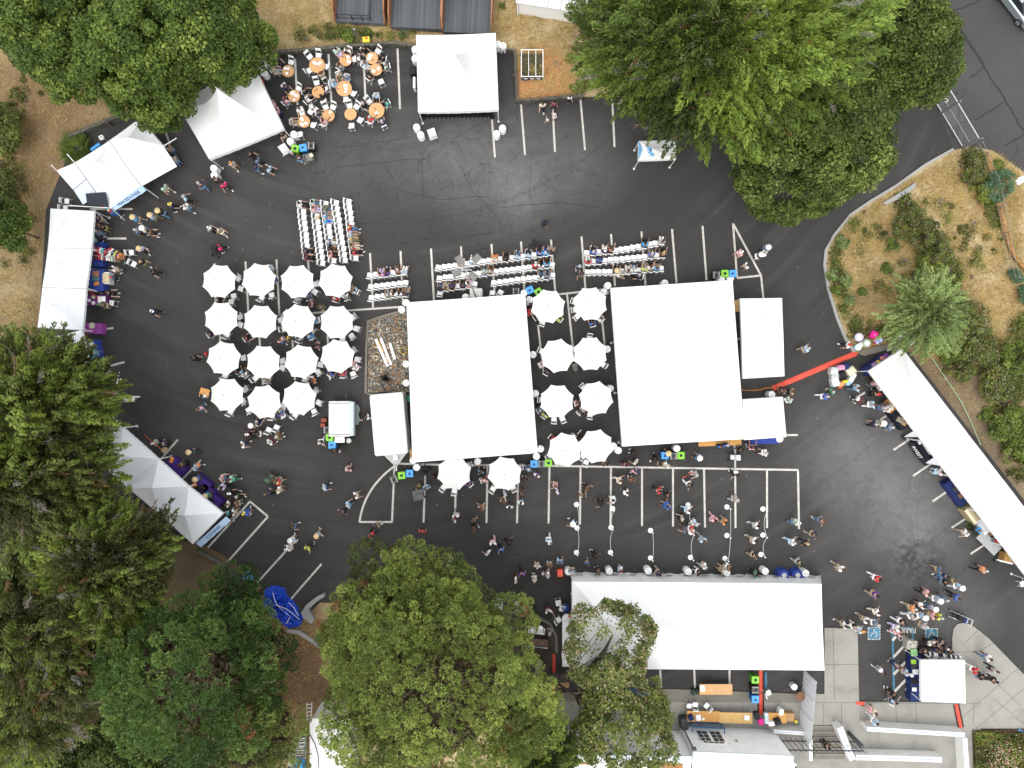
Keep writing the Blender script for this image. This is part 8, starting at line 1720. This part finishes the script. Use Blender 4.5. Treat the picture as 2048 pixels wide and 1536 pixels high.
# ---------------------------------------------------------------- labels that single out each person
for nm, pts in (('oak-side marquee', ((460, 225),)), ('twin booth', ((235, 330),)), ('left booth row', ((140, 450), (130, 540), (120, 610))), ('half buried booth', ((260, 880),)), ('lower left booths', ((345, 970), (400, 1030))), ('stage marquee', ((915, 150),)), ('central marquee', ((830, 700), (945, 760), (1060, 700), (945, 900))), ('right marquee', ((1350, 600), (1350, 730), (1350, 880))),
                ('joined canopy pair', ((1525, 675),)), ('small joined canopy', ((1528, 836),)), ('long booth row', ((1790, 740), (1840, 800), (1890, 870), (1940, 940), (2000, 1020))), ('long marquee', ((1200, 1180), (1300, 1180), (1400, 1180), (1500, 1180), (1600, 1180), (1640, 1300), (1150, 1300))), ('merchandise canopy', ((1886, 1364),)), ('box trailer', ((775, 850),)), ('generator trailer', ((682, 838),)),
                ('wire planter', ((1064, 132),)), ('light tower', ((935, 545),)), ('right seat block', ((1250, 520),)), ('striped triangle bay', ((1490, 520),)), ('round pots', ((1718, 685),)), ('stall bundles', ((1682, 752),)), ('arc-sided bay', ((755, 1000),)), ('blue tarpaulin', ((560, 1212),)), ('grill', ((1074, 1270),)), ('white wheelchair mark', ((1748, 1267),)), ('NO PARKING lettering', ((1806, 1268),)), ('stairs', ((1645, 1480),)),
                ('plaza tip', ((1925, 1255),)), ('bins below the right marquee', ((1347, 912),)), ('leftmost queue line', ((1153, 1056),)), ('second queue line', ((1222, 1060),)), ('third queue line', ((1301, 1090),)), ('fourth queue line', ((1380, 1062),)), ('fifth queue line', ((1453, 1066),)), ('rightmost queue line', ((1525, 1066),)), ('huge bottom pine', ((842, 1345), (830, 1150))), ('trailer bins', ((803, 951),)), ('first clothes rack', ((225, 512),))):
    LANDMARKS += [(P(*p)[0], P(*p)[1], nm) for p in pts]
def short(l):
    if 'below' in l: return l.split()[0] + ' umbrella below the central marquee'
    if 'pair' in l: return l.split()[0] + ' umbrella of the ' + l.split('of the ')[1].split()[0] + ' pair'
    a, r = l.split(' in the '); return a.replace(' from left', '') + ' umbrella, ' + r.split()[0] + ' row'
LANDMARKS += [(x, y, short(l)) for x, y, l in UMB]
DIR = ['right of', 'above right of', 'above', 'above left of', 'left of', 'below left of', 'below', 'below right of']
import collections
def describe(p, level):
    t, x, y, sh, bo, hd, pose, where, sc, pack, lab = p
    kid = 'child' if sc < .8 else 'person'; act = {'s': 'standing', 'w': 'walking', 'v': 'walking', 'c': 'standing', 'p': 'reaching', 'x': 'seated', 'y': 'seated'}[pose]
    s = f'{act} {kid} in {sh} top'
    if level >= 2: s += f' and {bo} trousers'
    if hd and (level >= 1 or not where): s += (' with ' if level < 2 else ', ') + hd
    if where: return s + ' ' + where
    d = sorted((math.hypot(x - a, y - b), i) for i, (a, b, n) in enumerate(LANDMARKS)); i = d[0][1]; a, b_, n = LANDMARKS[i]
    k = round(math.degrees(math.atan2(y - b_, x - a)) / 45) % 8
    return s + f' {DIR[k]} the {n}'
# past 300 people the smallest and most hidden ones make one crowd
def crowd_score(p): return (.7 if p[6] in 'xy' else 1.) * (.45 if 'umbrella' in p[7] else 1.) * (.75 if 1835 < 1024 + p[1] * PXM < 1905 and 1270 < 768 - p[2] * PXM < 1312 else 1.) * p[8] * (1 + math.hypot(p[1], p[2]) / 70)
rest = sorted(range(len(PEOPLE)), key=lambda i: -crowd_score(PEOPLE[i]))[300:]
import bmesh
bpy.context.view_layer.update()
bm = bmesh.new(); cm = []
for i in rest:
    t = PEOPLE[i][0]
    for o in list(t.children):
        me = o.data.copy(); me.transform(o.matrix_world); ms = [s_.material for s_ in o.material_slots]
        for q in ms:
            if q not in cm: cm.append(q)
        ix = np.zeros(len(me.polygons), np.int32); me.polygons.foreach_get('material_index', ix); me.polygons.foreach_set('material_index', np.array([cm.index(q) for q in ms], np.int32)[ix])
        bm.from_mesh(me); bpy.data.meshes.remove(me); bpy.data.objects.remove(o)
    bpy.data.objects.remove(t)
me = bpy.data.meshes.new('crowd'); bm.to_mesh(me); bm.free()
for q in cm: me.materials.append(q)
tag(link('crowd', me), 'crowd of people seated and standing half hidden under umbrellas and among the rows', 'crowd', None, 'stuff')
gone = set(rest); PEOPLE = [p for i, p in enumerate(PEOPLE) if i not in gone]
txt = {i: describe(p, 0) for i, p in enumerate(PEOPLE)}
for lv in (1, 2):
    c = collections.Counter(txt.values())
    for i, p in enumerate(PEOPLE):
        if c[txt[i]] > 1: txt[i] = describe(p, lv)
c = collections.defaultdict(list)
for i in txt: c[txt[i]].append(i)
for k, v in c.items():
    if len(v) > 1:
        v.sort(key=lambda i: (PEOPLE[i][1], -PEOPLE[i][2])); q = ['leftmost', 'rightmost'] if len(v) == 2 else ['leftmost', 'middle', 'rightmost'] if len(v) == 3 else ['leftmost'] + [ORD[j] + ' from left' for j in range(1, len(v))]
        for i, w in zip(v, q): txt[i] = txt[i] + ', ' + w
USEDL = set(txt.values())
for i, p in enumerate(PEOPLE):
    w = txt[i]
    if len(w.split()) > 16: w = w.replace(' of five seat columns', ' of five').replace(' of the small seat block', ' small block').replace(' from left', '').replace('round table ', 'table ').replace(' by the light tower', ' beside light tower')
    if len(w.split()) > 16:
        import re
        v = re.sub(r' with [a-z ]*(hair|hat)|, [a-z ]*(hair|hat)', '', w).replace('third table of the top row', 'third top row table'); w = v if v not in USEDL else w
    USEDL.add(w)
    tag(p[0], w, None, 'people at the fair')
